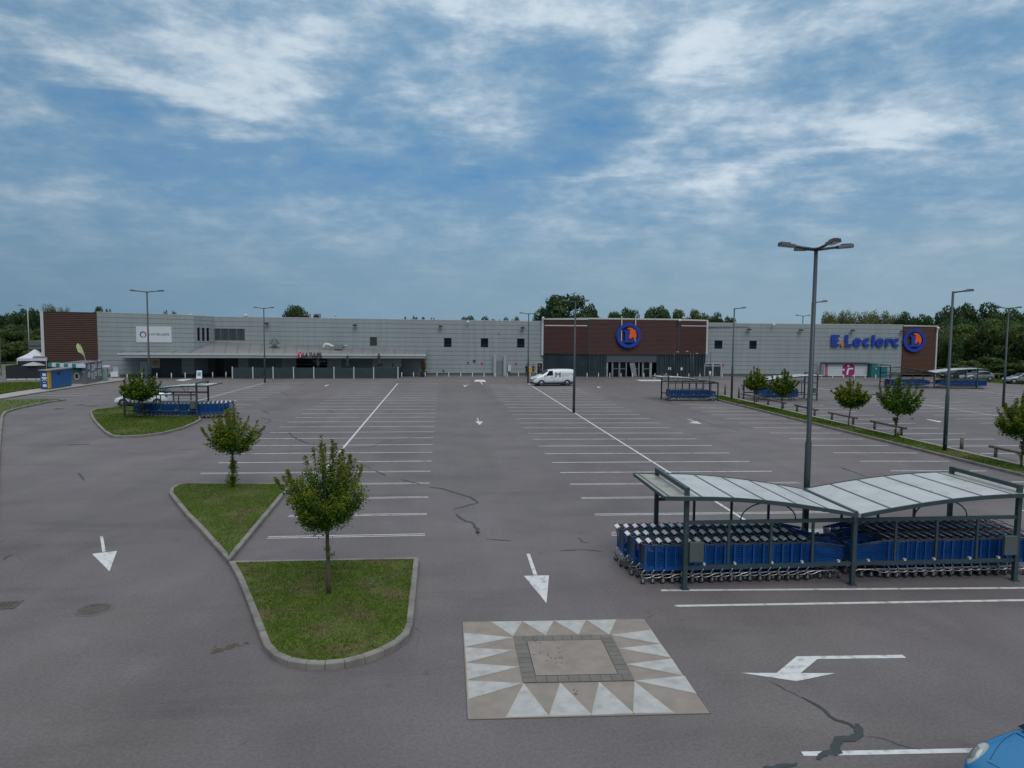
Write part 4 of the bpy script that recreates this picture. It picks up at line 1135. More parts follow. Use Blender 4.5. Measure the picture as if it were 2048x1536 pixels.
def glyphs(wl, e, s0, z0, cap, word, m, width, o=.15, dep=.18):
    """heavy rounded capitals and lower case letters built from bars and bands, one mesh per letter"""
    T = .225
    adv = {'E': .70, 'L': .64, 'e': .76, 'c': .72, 'l': .31, 'r': .53}
    tot = sum(adv[c] for c in word) - .06
    k = width / (tot * cap)
    f = lambda u, v, w: wl.w(s0 + u * cap * k, z0 + v * cap, o + w)
    x = 0.0
    for i, c in enumerate(word):
        b = MB(); dd = dep - .001 * (i % 2)
        bar = lambda x0, x1, y0, y1, d=0: b.prism([(x + x0, y0), (x + x1, y0), (x + x1, y1), (x + x0, y1)], 0, dd - d, 0, f)
        def band(a0, a1, cx=.33, cy=.36, rx=.34, ry=.375, d=0, n=26):
            for j in range(n):
                t0, t1 = R(a0 + (a1 - a0) * j / n), R(a0 + (a1 - a0) * (j + 1) / n)
                q = [((rx - r_) * math.cos(t) + x + cx, (ry - r_) * math.sin(t) + cy) for r_, t in ((T, t0), (0, t0), (0, t1), (T, t1))]
                b.hexa([f(*p, 0) for p in q] + [f(*p, dd - d) for p in q])
        if c in 'EL':
            bar(0, T + .02, 0, 1)
            bar(T + .021, .58 if c == 'E' else .57, 0, .22)
            if c == 'E': bar(T + .021, .54, .39, .60); bar(T + .021, .58, .78, 1)
        elif c == 'l': bar(0, T, 0, 1)
        elif c == 'c': band(48, 312)
        elif c == 'e':
            band(0, 322); bar(.14, .60, .30, .43, .004)
        elif c == 'r':
            bar(0, T, 0, .72); band(35, 118, .36, .30, .34, .43, .003)
        rel(b, e).build('letter', m, e)
        x += adv[c]
W1 = W_right.hit(1679, 690, .15)[0] - s0
glyphs(W_right, e, s0, z0, z1 - z0, 'E', logo_blue, W1)
sL = W_right.hit(1689, 690, .15)[0]
glyphs(W_right, e, sL, z0, z1 - z0, 'Leclerc', logo_blue, s1 - sL)
b = MB(); r = .27; ca, cz = (s0 + W1 + sL) / 2 - .02, z0 + .24
b.prism([(ca + r * math.cos(k * math.pi / 8), cz + r * math.sin(k * math.pi / 8)) for k in range(16)], .15, .33, 0, lambda u, v, w: W_right.w(u, v, w)); rel(b, e).build('dot', logo_orange, e)
# restaurant sign on the canopy edge
s0, z0 = W_can.hit(606.5, 713.8, .25); s1 = W_can.hit(643, 713, .25)[0]; z1 = W_can.hit(620, 705, .25)[1]
a, z = W_can.hit(600.5, 709.6, .25)
e = empty('restaurant_sign', W_can.w(a, z, .25), 0, 'black LA TULIPE letters with a red tulip disc on the canopy edge', 'sign')
fit_text('lettering', 'LA TULIPE', W_can, s0, s1, z0, z1, .25, black_m, e, .06, .028)
f = lambda u, v, w: W_can.w(a + u * .32, z + v * .34, .25 + w)
b = MB(); b.prism([(math.cos(k * math.pi / 10), math.sin(k * math.pi / 10)) for k in range(20)], 0, .06, 0, f); rel(b, e).build('disc', mat('tulip_red', (0.42, 0.008, 0.05), .4), e)
b = MB(); b.prism([(-.1, -.95), (.1, -.95), (.1, -.1), (.62, .6), (.5, .72), (0, .12), (-.5, .72), (-.62, .6), (-.1, -.1)], .061, .08, 0, f); rel(b, e).build('tulip', sign_white, e)
b = MB()
for u in (s0 - .1, s1): W_can.box(b, u - .02, u + .02, z0 - .06, z0, .06, .26)
W_can.box(b, s0 - .7, s1 + .1, z0 - .06, z0 - .01, .22, .27); rel(b, e).build('bracket', black_m, e)
s0, s1 = W_shop.hit(626, 723)[0], W_shop.hit(652, 723)[0]; zc = W_shop.hit(640, 724.8)[1]
fit_text('shop_lettering', 'RESTAURANT', W_shop, s0, s1, zc, zc + .26, .005, sign_white, None, .01, .01).parent = B
bpy.data.objects['shop_lettering'].matrix_parent_inverse = Matrix.Translation((0, -100, 0))
# nursery board on the left block
s0, s1, z0, z1 = W_block.rect(272.5, 653, 343.5, 684.8, .1)
e = empty('nursery_board', W_block.w((s0 + s1) / 2, (z0 + z1) / 2, .02), 0, 'white le nid des petits board with a rainbow ring on the left block', 'sign')
b = MB(); W_block.box(b, s0, s1, z0, z1, .005, .07); rel(b, e).build('board', mat('board_white', (0.50, 0.54, 0.57), .4, var=.03), e)
ca, cz = W_block.hit(286, 669, .1); r = (W_block.hit(292.8, 669, .1)[0] - ca)
cols = [(0.03, 0.035, 0.24), (0.03, 0.035, 0.24), (0.14, 0.02, 0.18), (0.36, 0.02, 0.08), (0.40, 0.02, 0.05), (0.42, 0.06, 0.03), (0.50, 0.28, 0.02), (0.45, 0.34, 0.02), (0.10, 0.22, 0.04), (0.04, 0.20, 0.10), (0.02, 0.09, 0.22), (0.03, 0.05, 0.24)]
b = MB(); mm = []
for k in range(24):
    t0, t1 = math.pi * .5 - 2 * math.pi * k / 24 + .8, math.pi * .5 - 2 * math.pi * (k + 1) / 24 + .8
    q = [(ca + q_ * r * math.cos(t), cz + q_ * r * math.sin(t)) for q_, t in ((.66, t0), (1, t0), (1, t1), (.66, t1))]
    b.hexa([W_block.w(u, v, .071) for u, v in q] + [W_block.w(u, v, .09) for u, v in q], k // 2)
rel(b, e).build('ring', [mat('ring_%d' % k, c, .5, var=0) for k, c in enumerate(cols)], e)
u0, u1 = W_block.hit(295.5, 670, .1)[0], W_block.hit(338.5, 670, .1)[0]; zb, zt_ = W_block.hit(316, 671.2, .1)[1], W_block.hit(316, 664.8, .1)[1]
grey_ink = mat('grey_ink', (0.10, 0.105, 0.15), .6)
fit_text('lettering', 'le nid des petits', W_block, u0, u1, zb - .1, zt_, .072, grey_ink, e, .01, .004)

# terrace fence
pxs = [464, 505, 545.5, 586.5, 627, 667.5, 707.3, 747]
e0 = G(464, 757); e1 = G(796, 757)
e = empty('terrace_fence', (float(e0[0]), float(e0[1]), 0), 0, 'dark slatted terrace fence with pale posts in front of the restaurant', 'fence')
W_f = Wall(e0[:2], e1[:2])
pos = [W_f.hit(x)[0] for x in pxs] + [W_f.L]
for a, c in zip(pos[:-1], pos[1:]):
    b = MB()
    for k in range(9): W_f.box(b, a + .07, c - .07, .06 + k * .15, .06 + k * .15 + .138, -.03, .01)
    W_f.box(b, a + .07, c - .07, .06, 1.40, -.04, -.031)
    rel(b, e).build('slat_panel', fence_m, e)
for a in pos:
    b = MB(); W_f.box(b, a - .065, a + .065, 0, 1.5, -.08, .05); rel(b, e).build('post', pale_post, e)
b = MB(); W_side = Wall(e1[:2], (e1[0] + .2, 99.5)); W_side.box(b, .1, W_side.L, .06, 1.38, -.03, .01); rel(b, e).build('slat_panel', fence_m, e)
def parasol_closed(px, y0, y1, Y, label):
    p, q = at(px, y1, Y), at(px, y0, Y); h = q[2]
    e = empty('closed_parasol', (p[0], Y, 0), 0, label, 'parasol', 'closed terrace parasols')
    b = MB(); b.tube([(0, 0, 0.05), (0, 0, h)], .035, 8); b.build('pole', frame_m, e)
    b = MB(); b.lathe([(.10, h - 1.75), (.20, h - 1.6), (.24, h - 1.2), (.15, h - 1.02), (.21, h - .8), (.2, h - .45), (.10, h - .12), (.03, h + .02)], 10); b.build('canopy', mat('parasol_cloth', (0.030, 0.036, 0.044), .85, var=.2, scale=6), e)
    b = MB(); b.lathe([(.32, 0), (.32, .06), (.1, .09)], 14); b.build('base', black_m, e)
parasol_closed(636, 707.8, 735, 96.4, 'closed dark parasol in front of the restaurant name letters')
parasol_closed(695, 710, 735, 96.4, 'closed dark parasol in front of the right shop blinds')
parasol_closed(758, 706.5, 735, 96.4, 'closed dark parasol near the right end of the terrace')
def heater(px, y0, Y, label):
    q = at(px, y0, Y); e = empty('patio_heater', (q[0], Y, 0), 0, label, 'patio heater', 'patio heaters')
    b = MB(); b.tube([(0, 0, 0), (0, 0, q[2] - .5)], .04, 8); b.build('stand', black_m, e)
    b = MB(); b.lathe([(.07, q[2] - .55), (.09, q[2] - .1), (.04, q[2])], 10); b.build('head', black_m, e)
heater(763, 724, 97, 'black patio heater beside the right closed parasol')
heater(785.5, 724, 97, 'black patio heater near the right post of the terrace fence')
# planter with dry grass by the end of the canopy
g = at(847, 750, 99.0)
e = empty('planter', (g[0], 99.0, 0), 0, 'green grey planter with a dry orange shrub at the canopy end', 'planter')
b = MB(); b.lathe([(.36, 0), (.46, .75), (.5, .78), (.44, .78), (.4, .7)], 16); b.build('pot', mat('pot_green', (0.085, 0.115, 0.105), .7, var=.1), e)
b = MB()
for k in range(170):
    t = random.uniform(0, 6.28); r = random.uniform(.05, .5); h = random.uniform(.5, 1.75)
    b.tube([(0.2 * r * math.cos(t), .2 * r * math.sin(t), .7), (r * .7 * math.cos(t), r * .7 * math.sin(t), .7 + h * .6), (r * math.cos(t), r * math.sin(t), .7 + h)], [.014, .022, .006], 3, 0 if k % 3 else 1, cap=False)
b.build('shrub', [leaf_mat('dry_shrub', (0.20, 0.095, 0.035)), leaf_mat('shrub_green', (0.085, 0.085, 0.03))], e)

# white-grey bollards along the front of the shops
bol = None
num = ['first', 'second', 'third', 'fourth', 'fifth', 'sixth', 'seventh', 'eighth', 'ninth', 'tenth', 'eleventh', 'twelfth', 'thirteenth', 'fourteenth', 'fifteenth', 'sixteenth', 'seventeenth', 'eighteenth', 'nineteenth', 'twentieth']
def make_bollard():
    e = empty('bollard')
    b = MB(); b.tube([(0, 0, 0), (0, 0, .80)], .055, 10); b.build('post', pale_post, e)
    b = MB(); b.lathe([(.056, .80), (.056, .84), (.03, .87)], 10); b.build('cap', mat('bollard_cap', (0.55, 0.56, 0.55), .5), e)
    b = MB(); b.lathe([(.10, 0.003), (.10, .012)], 12); b.build('foot_plate', galv, e)
    return e
groups = [([(254.5, 763), (284, 761), (314, 760), (343, 760), (370.5, 759), (425.5, 758), (452, 757.5)], 'along the left block pavement', 'from the kiosks'),
          ([(803.5, 758), (827, 758), (850.5, 758), (874, 758), (897.5, 758.6), (921.4, 758.8), (944.8, 759), (968.2, 759), (991.4, 759), (1014.4, 759), (1037, 759), (1060, 759)], 'along the plain grey wall', 'from the terrace fence'),
          ([(1174, 759), (1196.8, 759), (1219.4, 759), (1241.8, 759.2), (1264.5, 759.2), (1287.4, 759.4), (1309.6, 759.6), (1332, 759.8), (1354.8, 760), (1377.5, 760), (1399.5, 760.2), (1444, 760.6)], 'in front of the entrance', 'from the van'),
          ([(1643, 762), (1665, 762), (1686.7, 762), (1708.4, 762), (1730, 762), (1751, 762)], 'in front of the parcel lockers', 'from the left')]
for pts, where, frm in groups:
    for k, (px, py) in enumerate(pts):
        o = make_bollard() if bol is None else copy_tree(bol)
        bol = bol or o
        g = gp(px, py); o.location = (g[0], g[1], 0)
        tag(o, 'pale metal bollard %s, %s %s' % (where, num[k], frm), 'bollard', 'pale bollards along the shop fronts')

# parcel lockers and teal cabin at the right
s0, s1, z0, z1 = W_right.rect(1649, 727.5, 1735, 753.5, 1.2)
e = empty('parcel_lockers', W_right.w(s0, 0, 1.2), 0, 'long white parcel locker bank with a magenta square print against the wall', 'lockers')
b = MB(); W_right.box(b, s0, s1, .12, z1, .1, 1.1); rel(b, e).build('cabinet', mat('locker_white', (0.52, 0.55, 0.57), .45, var=.04), e)
b = MB(); W_right.box(b, s0 - .05, s1 + .05, 0, .12, .12, 1.05); rel(b, e).build('plinth', black_m, e)
b = MB(); W_right.box(b, s0 - .1, s1 + .1, z1, z1 + .14, .05, 1.45); rel(b, e).build('roof', black_m, e)
b = MB(); nx, nz = 26, 8
for k in range(1, nx): W_right.box(b, s0 + (s1 - s0) * k / nx - .012, s0 + (s1 - s0) * k / nx + .012, .14, z1 - .02, 1.1, 1.106)
for k in range(1, nz): W_right.box(b, s0 + .02, s1 - .02, .12 + (z1 - .12) * k / nz - .012, .12 + (z1 - .12) * k / nz + .012, 1.107, 1.111)
rel(b, e).build('door_joints', mat('locker_joint', (0.26, 0.27, 0.30), .6), e)
m0, m1 = W_right.hit(1685.5, 740, 1.2)[0], W_right.hit(1710, 740, 1.2)[0]
b = MB(); q = .35
rr = [(m0 + q, .16), (m1 - q, .16), (m1, .16 + q), (m1, z1 - q - .06), (m1 - q, z1 - .06), (m0 + q, z1 - .06), (m0, z1 - q - .06), (m0, .16 + q)]
b.prism(rr, 1.112, 1.116, 0, lambda u, v, w: W_right.w(u, v, w)); rel(b, e).build('print', magenta, e)
cu, cv = (m0 + m1) / 2 - .05, (z1 + .1) / 2
b = MB(); fw = lambda u, v, w: W_right.w(cu + u, cv + v, w)
b.prism([(-.25, -.7), (.0, -.7), (.06, -.1), (.2, .1), (.75, .12), (.75, .3), (.1, .32), (-.14, .1), (-.22, -.2)], 1.117, 1.12, 0, fw)
b.prism([(.0 + .2 * math.cos(k * .7854), .62 + .2 * math.sin(k * .7854)) for k in range(8)], 1.117, 1.12, 0, fw)
b.prism([(-.72 + .15 * math.cos(k * .7854), .05 + .15 * math.sin(k * .7854)) for k in range(8)], 1.117, 1.12, 0, fw)
rel(b, e).build('print_motif', sign_white, e)
b = MB(); W_right.box(b, s0 + .06, s0 + .5, .14, z1 - .06, 1.112, 1.115); rel(b, e).build('side_print', mat('pink_print', (0.30, 0.09, 0.14), .5, var=.3, scale=1.5), e)
s0, s1, z0, z1 = W_right.rect(1738.5, 729, 1770, 754.5, 1.5)
e = empty('teal_cabin', W_right.w(s0, 0, 1.5), 0, 'plain teal cabin with a small vent box on top right of the lockers', 'cabin')
b = MB(); W_right.box(b, s0, s1, 0.02, z1, .1, 2.0); rel(b, e).build('cabin', teal_m, e, bevel=.03)
b = MB(); W_right.box(b, s0 + .3, s0 + 1.3, z1, z1 + .12, .5, 1.6); rel(b, e).build('vent_box', black_m, e)
b = MB(); W_right.box(b, s0 + .22, s0 + .75, z1 - .28, z1 - .16, 2.0, 2.015); W_right.box(b, s0 + .6, s0 + .8, 1.2, 1.4, 2.0, 2.01); rel(b, e).build('label_plate', mat('teal_plate', (0.3, 0.4, 0.42), .5), e)
b = MB(); W_right.box(b, s0 + .25, s0 + .27, .1, z1 - .35, 2.0, 2.012); W_right.box(b, s0 + 1.35, s0 + 1.37, .1, z1 - .35, 2.0, 2.012); rel(b, e).build('door_joints', mat('teal_dark', (0.004, 0.06, 0.065), .5), e)

# yellow letter box, A-board, white cabinet
g = G(1059.5, 757)
e = empty('letter_box', P3(g, 0), 0, 'yellow letter box on a post beside the people at the side door', 'letter box')
b = MB(); b.tube([(0, 0, 0), (0, 0, .9)], .05, 8); b.build('post', mat('yellow_post', (0.35, 0.28, 0.12), .6), e)
b = MB(); b.box(-.24, .24, -.16, .16, .85, 1.45); b.build('box', yellow_m, e, bevel=.03)
b = MB(); b.box(-.16, .16, -.166, -.161, 1.28, 1.32); b.build('slot', black_m, e)
g = G(399, 757)
e = empty('pavement_sign', P3(g, 0), 0.1, 'white A-board with a blue print in front of the dark shop lobby', 'sign')
for s_ in (-1, 1):
    b = MB(); b.hexa([(-.33, s_ * .3 - .015, 0), (.33, s_ * .3 - .015, 0), (.33, s_ * .3 + .015, 0), (-.33, s_ * .3 + .015, 0), (-.31, s_ * .03 - .015, 1.02), (.31, s_ * .03 - .015, 1.02), (.31, s_ * .03 + .015, 1.02), (-.31, s_ * .03 + .015, 1.02)]); b.build('panel', sign_white, e)
b = MB(); b.hexa([(-.2, -.215, .35), (.2, -.215, .35), (.2, -.21, .35), (-.2, -.21, .35), (-.2, -.095, .8), (.2, -.095, .8), (.2, -.09, .8), (-.2, -.09, .8)])
b.v = [(x, y - .04, z) for x, y, z in b.v]; b.build('print', mat('blue_print', (0.10, 0.22, 0.36), .6, var=.4, scale=9), e)
g = G(231, 757)
e = empty('white_cabinet', P3(g, 0.1), 0, 'small white cabinet with a tall back against the left block wall', 'cabinet')
b = MB(); b.box(-.45, .45, -.3, .3, .12, .72); b.build('chest', sign_white, e, bevel=.02)
b = MB(); b.box(-.32, .32, .2, .3, .72, 1.35); b.box(-.45, .45, -.05, .05, 0, .12); b.build('back_board', mat('cab_grey', (0.36, 0.37, 0.37), .6), e)
# small hooked lamps and a notice pole near the entrance
def hook_lamp(px, py, top, arm, label, sticker=False):
    h = hgt(px, py, top); g = G(px, py)
    e = empty('hook_lamp', P3(g, 0), 0, label, 'lamp', 'small hooked lamps by the entrance')
    b = MB(); b.tube([(0, 0, 0), (0, 0, h)], .045, 8); b.build('pole', pole_m, e)
    b = MB(); b.tube([(0, 0, h - .02), (arm * .25, 0, h + .02), (arm, 0, h + .03)], .03, 6); b.build('arm', pole_m, e)
    b = MB(); b.box(min(arm, arm * .55), max(arm, arm * .55), -.1, .1, h + .0, h + .07); b.build('head', trim_m, e)
    if sticker:
        b = MB(); b.lathe([(.15, .7), (.15, 1.4)], 10); b.build('wrap', mat('poster_blue', (0.35, 0.45, 0.52), .5, var=.3, scale=6), e)
hook_lamp(1347, 759, 704.3, .62, 'slim hooked lamp left of the other three in front of the entrance glass')
hook_lamp(1379.5, 761, 703.2, -.62, 'slim hooked lamp with its arm pointing left near the round sign block corner')
hook_lamp(1385, 762, 707.3, .62, 'slim hooked lamp in front of the last entrance panes, arm to the right')
hook_lamp(1419.5, 764, 706, -.62, 'slim hooked lamp with a pale wrap in front of the double glass door', True)

# ------------------------------------------------------------------ kiosks, tent and flag at the left
def quadwall(p, q): return Wall(p, q)
kf0, kf1, kb1 = gp(81.5, 778.5, .1), gp(98, 779, .1), gp(143.5, 771.5, .1)
kb0 = (kb1[0] + kf0[0] - kf1[0], kb1[1] + kf0[1] - kf1[1])
e = empty('blue_kiosk', (kf1[0], kf1[1], .1), 0, 'blue parcel kiosk with a poster end and yellow corner on the left pavement', 'kiosk')
hk = hgt(98, 779, 738.5) - .0
b = MB(); b.prism([kf0, kf1, kb1, kb0], .16, hk - .12); rel(b, e).build('body', mat('kiosk_blue', (0.012, 0.10, 0.28), .45, var=.1, scale=.8), e)
b = MB(); b.prism(offset_poly([kf0, kf1, kb1, kb0], -.12), hk - .11, hk + .0); rel(b, e).build('roof', mat('kiosk_roof', (0.20, 0.20, 0.19), .6), e)
b = MB(); b.prism(offset_poly([kf0, kf1, kb1, kb0], .04), .1, .159); rel(b, e).build('plinth', black_m, e)
kw, ks = Wall(kf0, kf1), Wall(kf1, kb1)
b = MB(); ks.box(b, .0, .46, .2, hk - .14, .004, .02); kw.box(b, kw.L - .12, kw.L, .2, hk - .14, .004, .02); rel(b, e).build('corner_panel', yellow_m, e)
b = MB(); kw.box(b, .06, kw.L - .16, .22, hk - .16, .004, .012); rel(b, e).build('poster', mat('kiosk_poster', (0.02, 0.055, 0.22), .5), e)
b = MB()
for u0, u1, v0, v1 in ((.3, .75, 1.62, 1.95), (.2, .85, 1.28, 1.5), (.3, .7, .82, .88), (.3, .78, .3, .62), (.2, .32, 1.04, 1.14), (.46, .58, 1.04, 1.14), (.72, .84, 1.04, 1.14), (.35, .7, 1.18, 1.24)):
    kw.box(b, u0 * kw.L * .95, u1 * kw.L * .95, v0 * hk / 2.5 + .1, v1 * hk / 2.5 + .1, .013, .018)
rel(b, e).build('print', sign_white, e)
b = MB()
for k in range(9): ks.box(b, .9, ks.L - .15, .35 + k * .24, .365 + k * .24, .003, .012)
for k in range(5): ks.box(b, .9 + k * (ks.L - 1.05) / 4 - .01, .9 + k * (ks.L - 1.05) / 4 + .01, .35, 2.28, .012, .016)
ks.box(b, 1.9, 2.4, 1.45, 1.75, .003, .03, 1)
rel(b, e).build('locker_joints', [mat('kiosk_line', (0.03, 0.17, 0.42), .5), black_m], e)
lf1, lb1 = gp(172.5, 768.5, .1), gp(205, 761.5, .1); lf0 = gp(132, 766.5, .1)
e = empty('laundry_kiosk', (lf1[0], lf1[1], .1), 0, 'grey self-service laundry kiosk with a teal and white awning strip', 'kiosk')
hl = hgt(172.5, 768.5, 727)
lb0 = (lb1[0] + lf0[0] - lf1[0], lb1[1] + lf0[1] - lf1[1])
b = MB(); b.prism([lf0, lf1, lb1, lb0], .1, hl); rel(b, e).build('body', mat('laundry_grey', (0.135, 0.135, 0.145), .5, var=.1, scale=1), e)
lw, ls = Wall(lf0, lf1), Wall(lf1, lb1)
b = MB(); b.prism(offset_poly([lf0, lf1, lb1, lb0], -.05), hl, hl + .12); rel(b, e).build('roof', mat('laundry_roof', (0.11, 0.11, 0.12), .6), e)
b = MB()
ext = 1.9
for k in range(8):
    a, c = -ext + (lw.L + ext) * k / 8, -ext + (lw.L + ext) * (k + 1) / 8
    lw.box(b, a, c, hl - .38, hl + .04, .01, .65, k % 2)
rel(b, e).build('awning', [mat('awning_teal', (0.03, 0.21, 0.20), .5), sign_white], e)
b = MB(); cx_ = lw.L * .55
lw.box(b, cx_ - .55, cx_ + .55, 1.35, 2.05, .004, .04, 0)
b.prism([(cx_ + .1 + .42 * math.cos(k * math.pi / 8), .95 + .42 * math.sin(k * math.pi / 8)) for k in range(16)], .042, .07, 1, lambda u, v, w: lw.w(u, v, w))
b.prism([(cx_ + .1 + .28 * math.cos(k * math.pi / 8), .95 + .28 * math.sin(k * math.pi / 8)) for k in range(16)], .071, .09, 2, lambda u, v, w: lw.w(u, v, w))
rel(b, e).build('washer', [mat('awning_teal', (0.03, 0.21, 0.20), .5), trim_m, black_m], e)
b = MB(); lw.box(b, lw.L - .75, lw.L - .2, 1.75, 2.5, .004, .012); lw.box(b, lw.L - .5, lw.L - .2, 1.3, 1.6, .004, .012); rel(b, e).build('notice', mat('laundry_notice', (0.33, 0.38, 0.39), .6, var=.4, scale=6), e)
for s_, zz0, zz1 in ((.33, 1.45, 2.2), (.74, 1.65, 2.65)):
    fit_text('lettering', '20', ls, ls.L * s_, ls.L * (s_ + .19), zz0, zz1, .006, sign_white, e, .01, .006)
    fit_text('lettering', 'KG', ls, ls.L * s_, ls.L * (s_ + .19), zz0 - .95, zz0 - .18, .006, sign_white, e, .01, .006)
    for v in (.8, 1.7):
        b = MB(); ls.box(b, ls.L * (s_ - .22), ls.L * (s_ - .08), v, v + .6, .004, .012)
        rel(b, e).build('notice', mat('laundry_notice', (0.33, 0.38, 0.39), .6, var=.4, scale=6), e)
b = MB(); ls.box(b, ls.L - .02, ls.L + .5, hl - .62, hl - .42, -.5, .8); ls.box(b, ls.L + .02, ls.L + .5, .15, hl - .8, -.3, .5, 1); rel(b, e).build('side_counter', [sign_white, mat('pale_glass', (0.20, 0.27, 0.27), .3)], e)
b = MB(); lw.box(b, lw.L * .5, lw.L * .82, hl - .62, hl - .40, .02, .4); rel(b, e).build('signal_box', black_m, e)
# tent and its fence
g0, g1 = gp(13, 760.5), gp(92, 759.5)
wt = Wall(g0, g1); ht = hgt(50, 760, 731)
e = empty('enclosure_fence', (g0[0], g0[1], 0), 0, 'tall black screen fence round the tent at the far left', 'fence')
for k in range(4):
    b = MB(); wt.box(b, wt.L * k / 4 + .04, wt.L * (k + 1) / 4 - .04, .2, ht, -.04, .02); rel(b, e).build('panel', mat('black_screen', (0.010, 0.014, 0.018), .7, var=.15), e)
for k in range(5):
    b = MB(); wt.box(b, wt.L * k / 4 - .04, wt.L * k / 4 + .04, 0, ht, -.07, .03); rel(b, e).build('post', black_m, e)
b = MB(); wt.box(b, 0, wt.L, .0, .18, -.06, .03); rel(b, e).build('base_rail', trim_m, e)
b = MB(); b.bar((g0[0], g0[1], ht / 2 + .1), (g0[0] - .5, g0[1] + 7, ht / 2 + .1), .05, ht - .2); rel(b, e).build('panel', mat('black_screen', (0.010, 0.014, 0.018), .7, var=.15), e)
Yt = float(g0[1]) + 3.5
pl, pr, pk = at(29.5, 716.5, Yt), at(83, 716.5, Yt), at(53.5, 699.5, Yt)
w = pr[0] - pl[0]; ez = pl[2]; kz = pk[2]
e = empty('event_tent', ((pl[0] + pr[0]) / 2, Yt + w / 2, 0), 0.25, 'white pagoda tent with a black striped side behind the black screen', 'tent')
b = MB(); hw = w / 2
prof = [(1.0, ez), (.72, ez + (kz - ez) * .22), (.42, ez + (kz - ez) * .5), (.12, ez + (kz - ez) * .92), (.02, kz)]
for s_ in range(4):
    for (a, za), (c, zc) in zip(prof[:-1], prof[1:]):
        t0, t1 = s_ * math.pi / 2 - math.pi * .75, (s_ + 1) * math.pi / 2 - math.pi * .75
        r2 = hw * 1.414
        b.poly([(a * r2 * math.cos(t0), a * r2 * math.sin(t0), za), (a * r2 * math.cos(t1), a * r2 * math.sin(t1), za), (c * r2 * math.cos(t1), c * r2 * math.sin(t1), zc), (c * r2 * math.cos(t0), c * r2 * math.sin(t0), zc)], 0)
tent_m = mat('tent_white', (0.50, 0.50, 0.56), .7, var=.06)
b.build('roof', tent_m, e)
b = MB()
for k in range(5):
    z = ez + (kz - ez) * (.06 + .13 * k); ww = hw * (.95 - .2 * k * .9)
    b.bar((hw * .06, -hw * (.98 - .23 * k), z + .03), (max(.2, ww), -hw * (.98 - .23 * k), z + .03), .06, .10)
b.build('stripes', black_m, e)
b = MB(); b.box(-hw, hw, -hw - .01, -hw + .01, ez - .32, ez); b.box(-hw - .01, -hw + .01, -hw, hw, ez - .32, ez); b.box(hw - .01, hw + .01, -hw, hw, ez - .32, ez); b.build('valance', tent_m, e)
b = MB(); b.box(-hw + .05, hw - .05, -hw + .03, -hw + .06, .1, ez - .33); b.box(-hw + .03, -hw + .06, -hw + .07, hw, .1, ez - .33); b.build('side_wall', mat('black_screen', (0.010, 0.014, 0.018), .7, var=.15), e)
b = MB()
for x in (-1, 1):
    for y in (-1, 1): b.tube([(x * hw * .99, y * hw * .99, 0), (x * hw * .99, y * hw * .99, ez)], .04, 6)
b.build('poles', galv, e)
p0, p1, p2 = at(44, 730.5, Yt - 2), at(67, 724, Yt - 2), at(89, 730, Yt - 2)
e = empty('open_parasol', (p1[0], Yt - 2, 0), 0, 'flat pale open parasol seen over the black screen fence', 'parasol')
b = MB(); r = (p2[0] - p0[0]) / 2; b.lathe([(r, p0[2]), (r * .5, p0[2] + (p1[2] - p0[2]) * .6), (.06, p1[2])], 8, sm=False); b.build('canopy', mat('parasol_pale', (0.30, 0.31, 0.31), .8, var=.1), e)
b = MB(); b.tube([(0, 0, 0), (0, 0, p1[2])], .04, 8); b.build('pole', black_m, e)
# feather flag
p0, p1 = at(167, 713, 88), at(159, 686.5, 88)
e = empty('feather_flag', (p0[0] + .3, 88, 0), 0, 'pale yellow green feather flag rising behind the laundry kiosk', 'flag')
b = MB(); b.tube([(0, 0, 0), (0, 0, p0[2] - 1.2), (-.25, 0, p0[2] + .4), (-.62, 0, p1[2] - .1)], [.03, .03, .022, .012], 6); b.build('pole', trim_m, e)
b = MB(); fl = [(-.28, p0[2]), (-.42, p0[2] + .8), (-.74, p1[2] - .2), (-.9, p1[2]), (-1.05, p1[2] - .08), (-1.12, p1[2] - .4), (-.9, p1[2] - 1.0), (-.55, p0[2] + .35)]
b.prism(fl, -.008, .008, 0, lambda u, v, w: (u + .05, w + .05 * math.sin(v * 3), v)); b.build('cloth', mat('flag_lime', (0.42, 0.46, 0.20), .7, var=.08), e)
# low grey building beyond the fence
p0, p1 = at(52, 698.5, 118), at(100, 682, 118)
e = empty('grey_shed', (p0[0] + 4, 122, 0), 0, 'low grey building with a flat roof band behind the tent', 'building')
b = MB(); b.box(-4, 4, -3, 3, 0, p1[2] - 1.9); b.build('wall', mat('shed_dark', (0.05, 0.055, 0.06), .8), e)
b = MB(); b.box(-4.05, 4.05, -3.05, 3.05, p0[2] + .0, p1[2] - .75); b.build('roof_band', mat('shed_band', (0.125, 0.13, 0.15), .6), e)
b = MB(); b.box(-4.1, 4.1, -3.2, 3.2, p1[2] - .75, p1[2]); b.build('roof', mat('shed_roof', (0.10, 0.105, 0.12), .7), e)

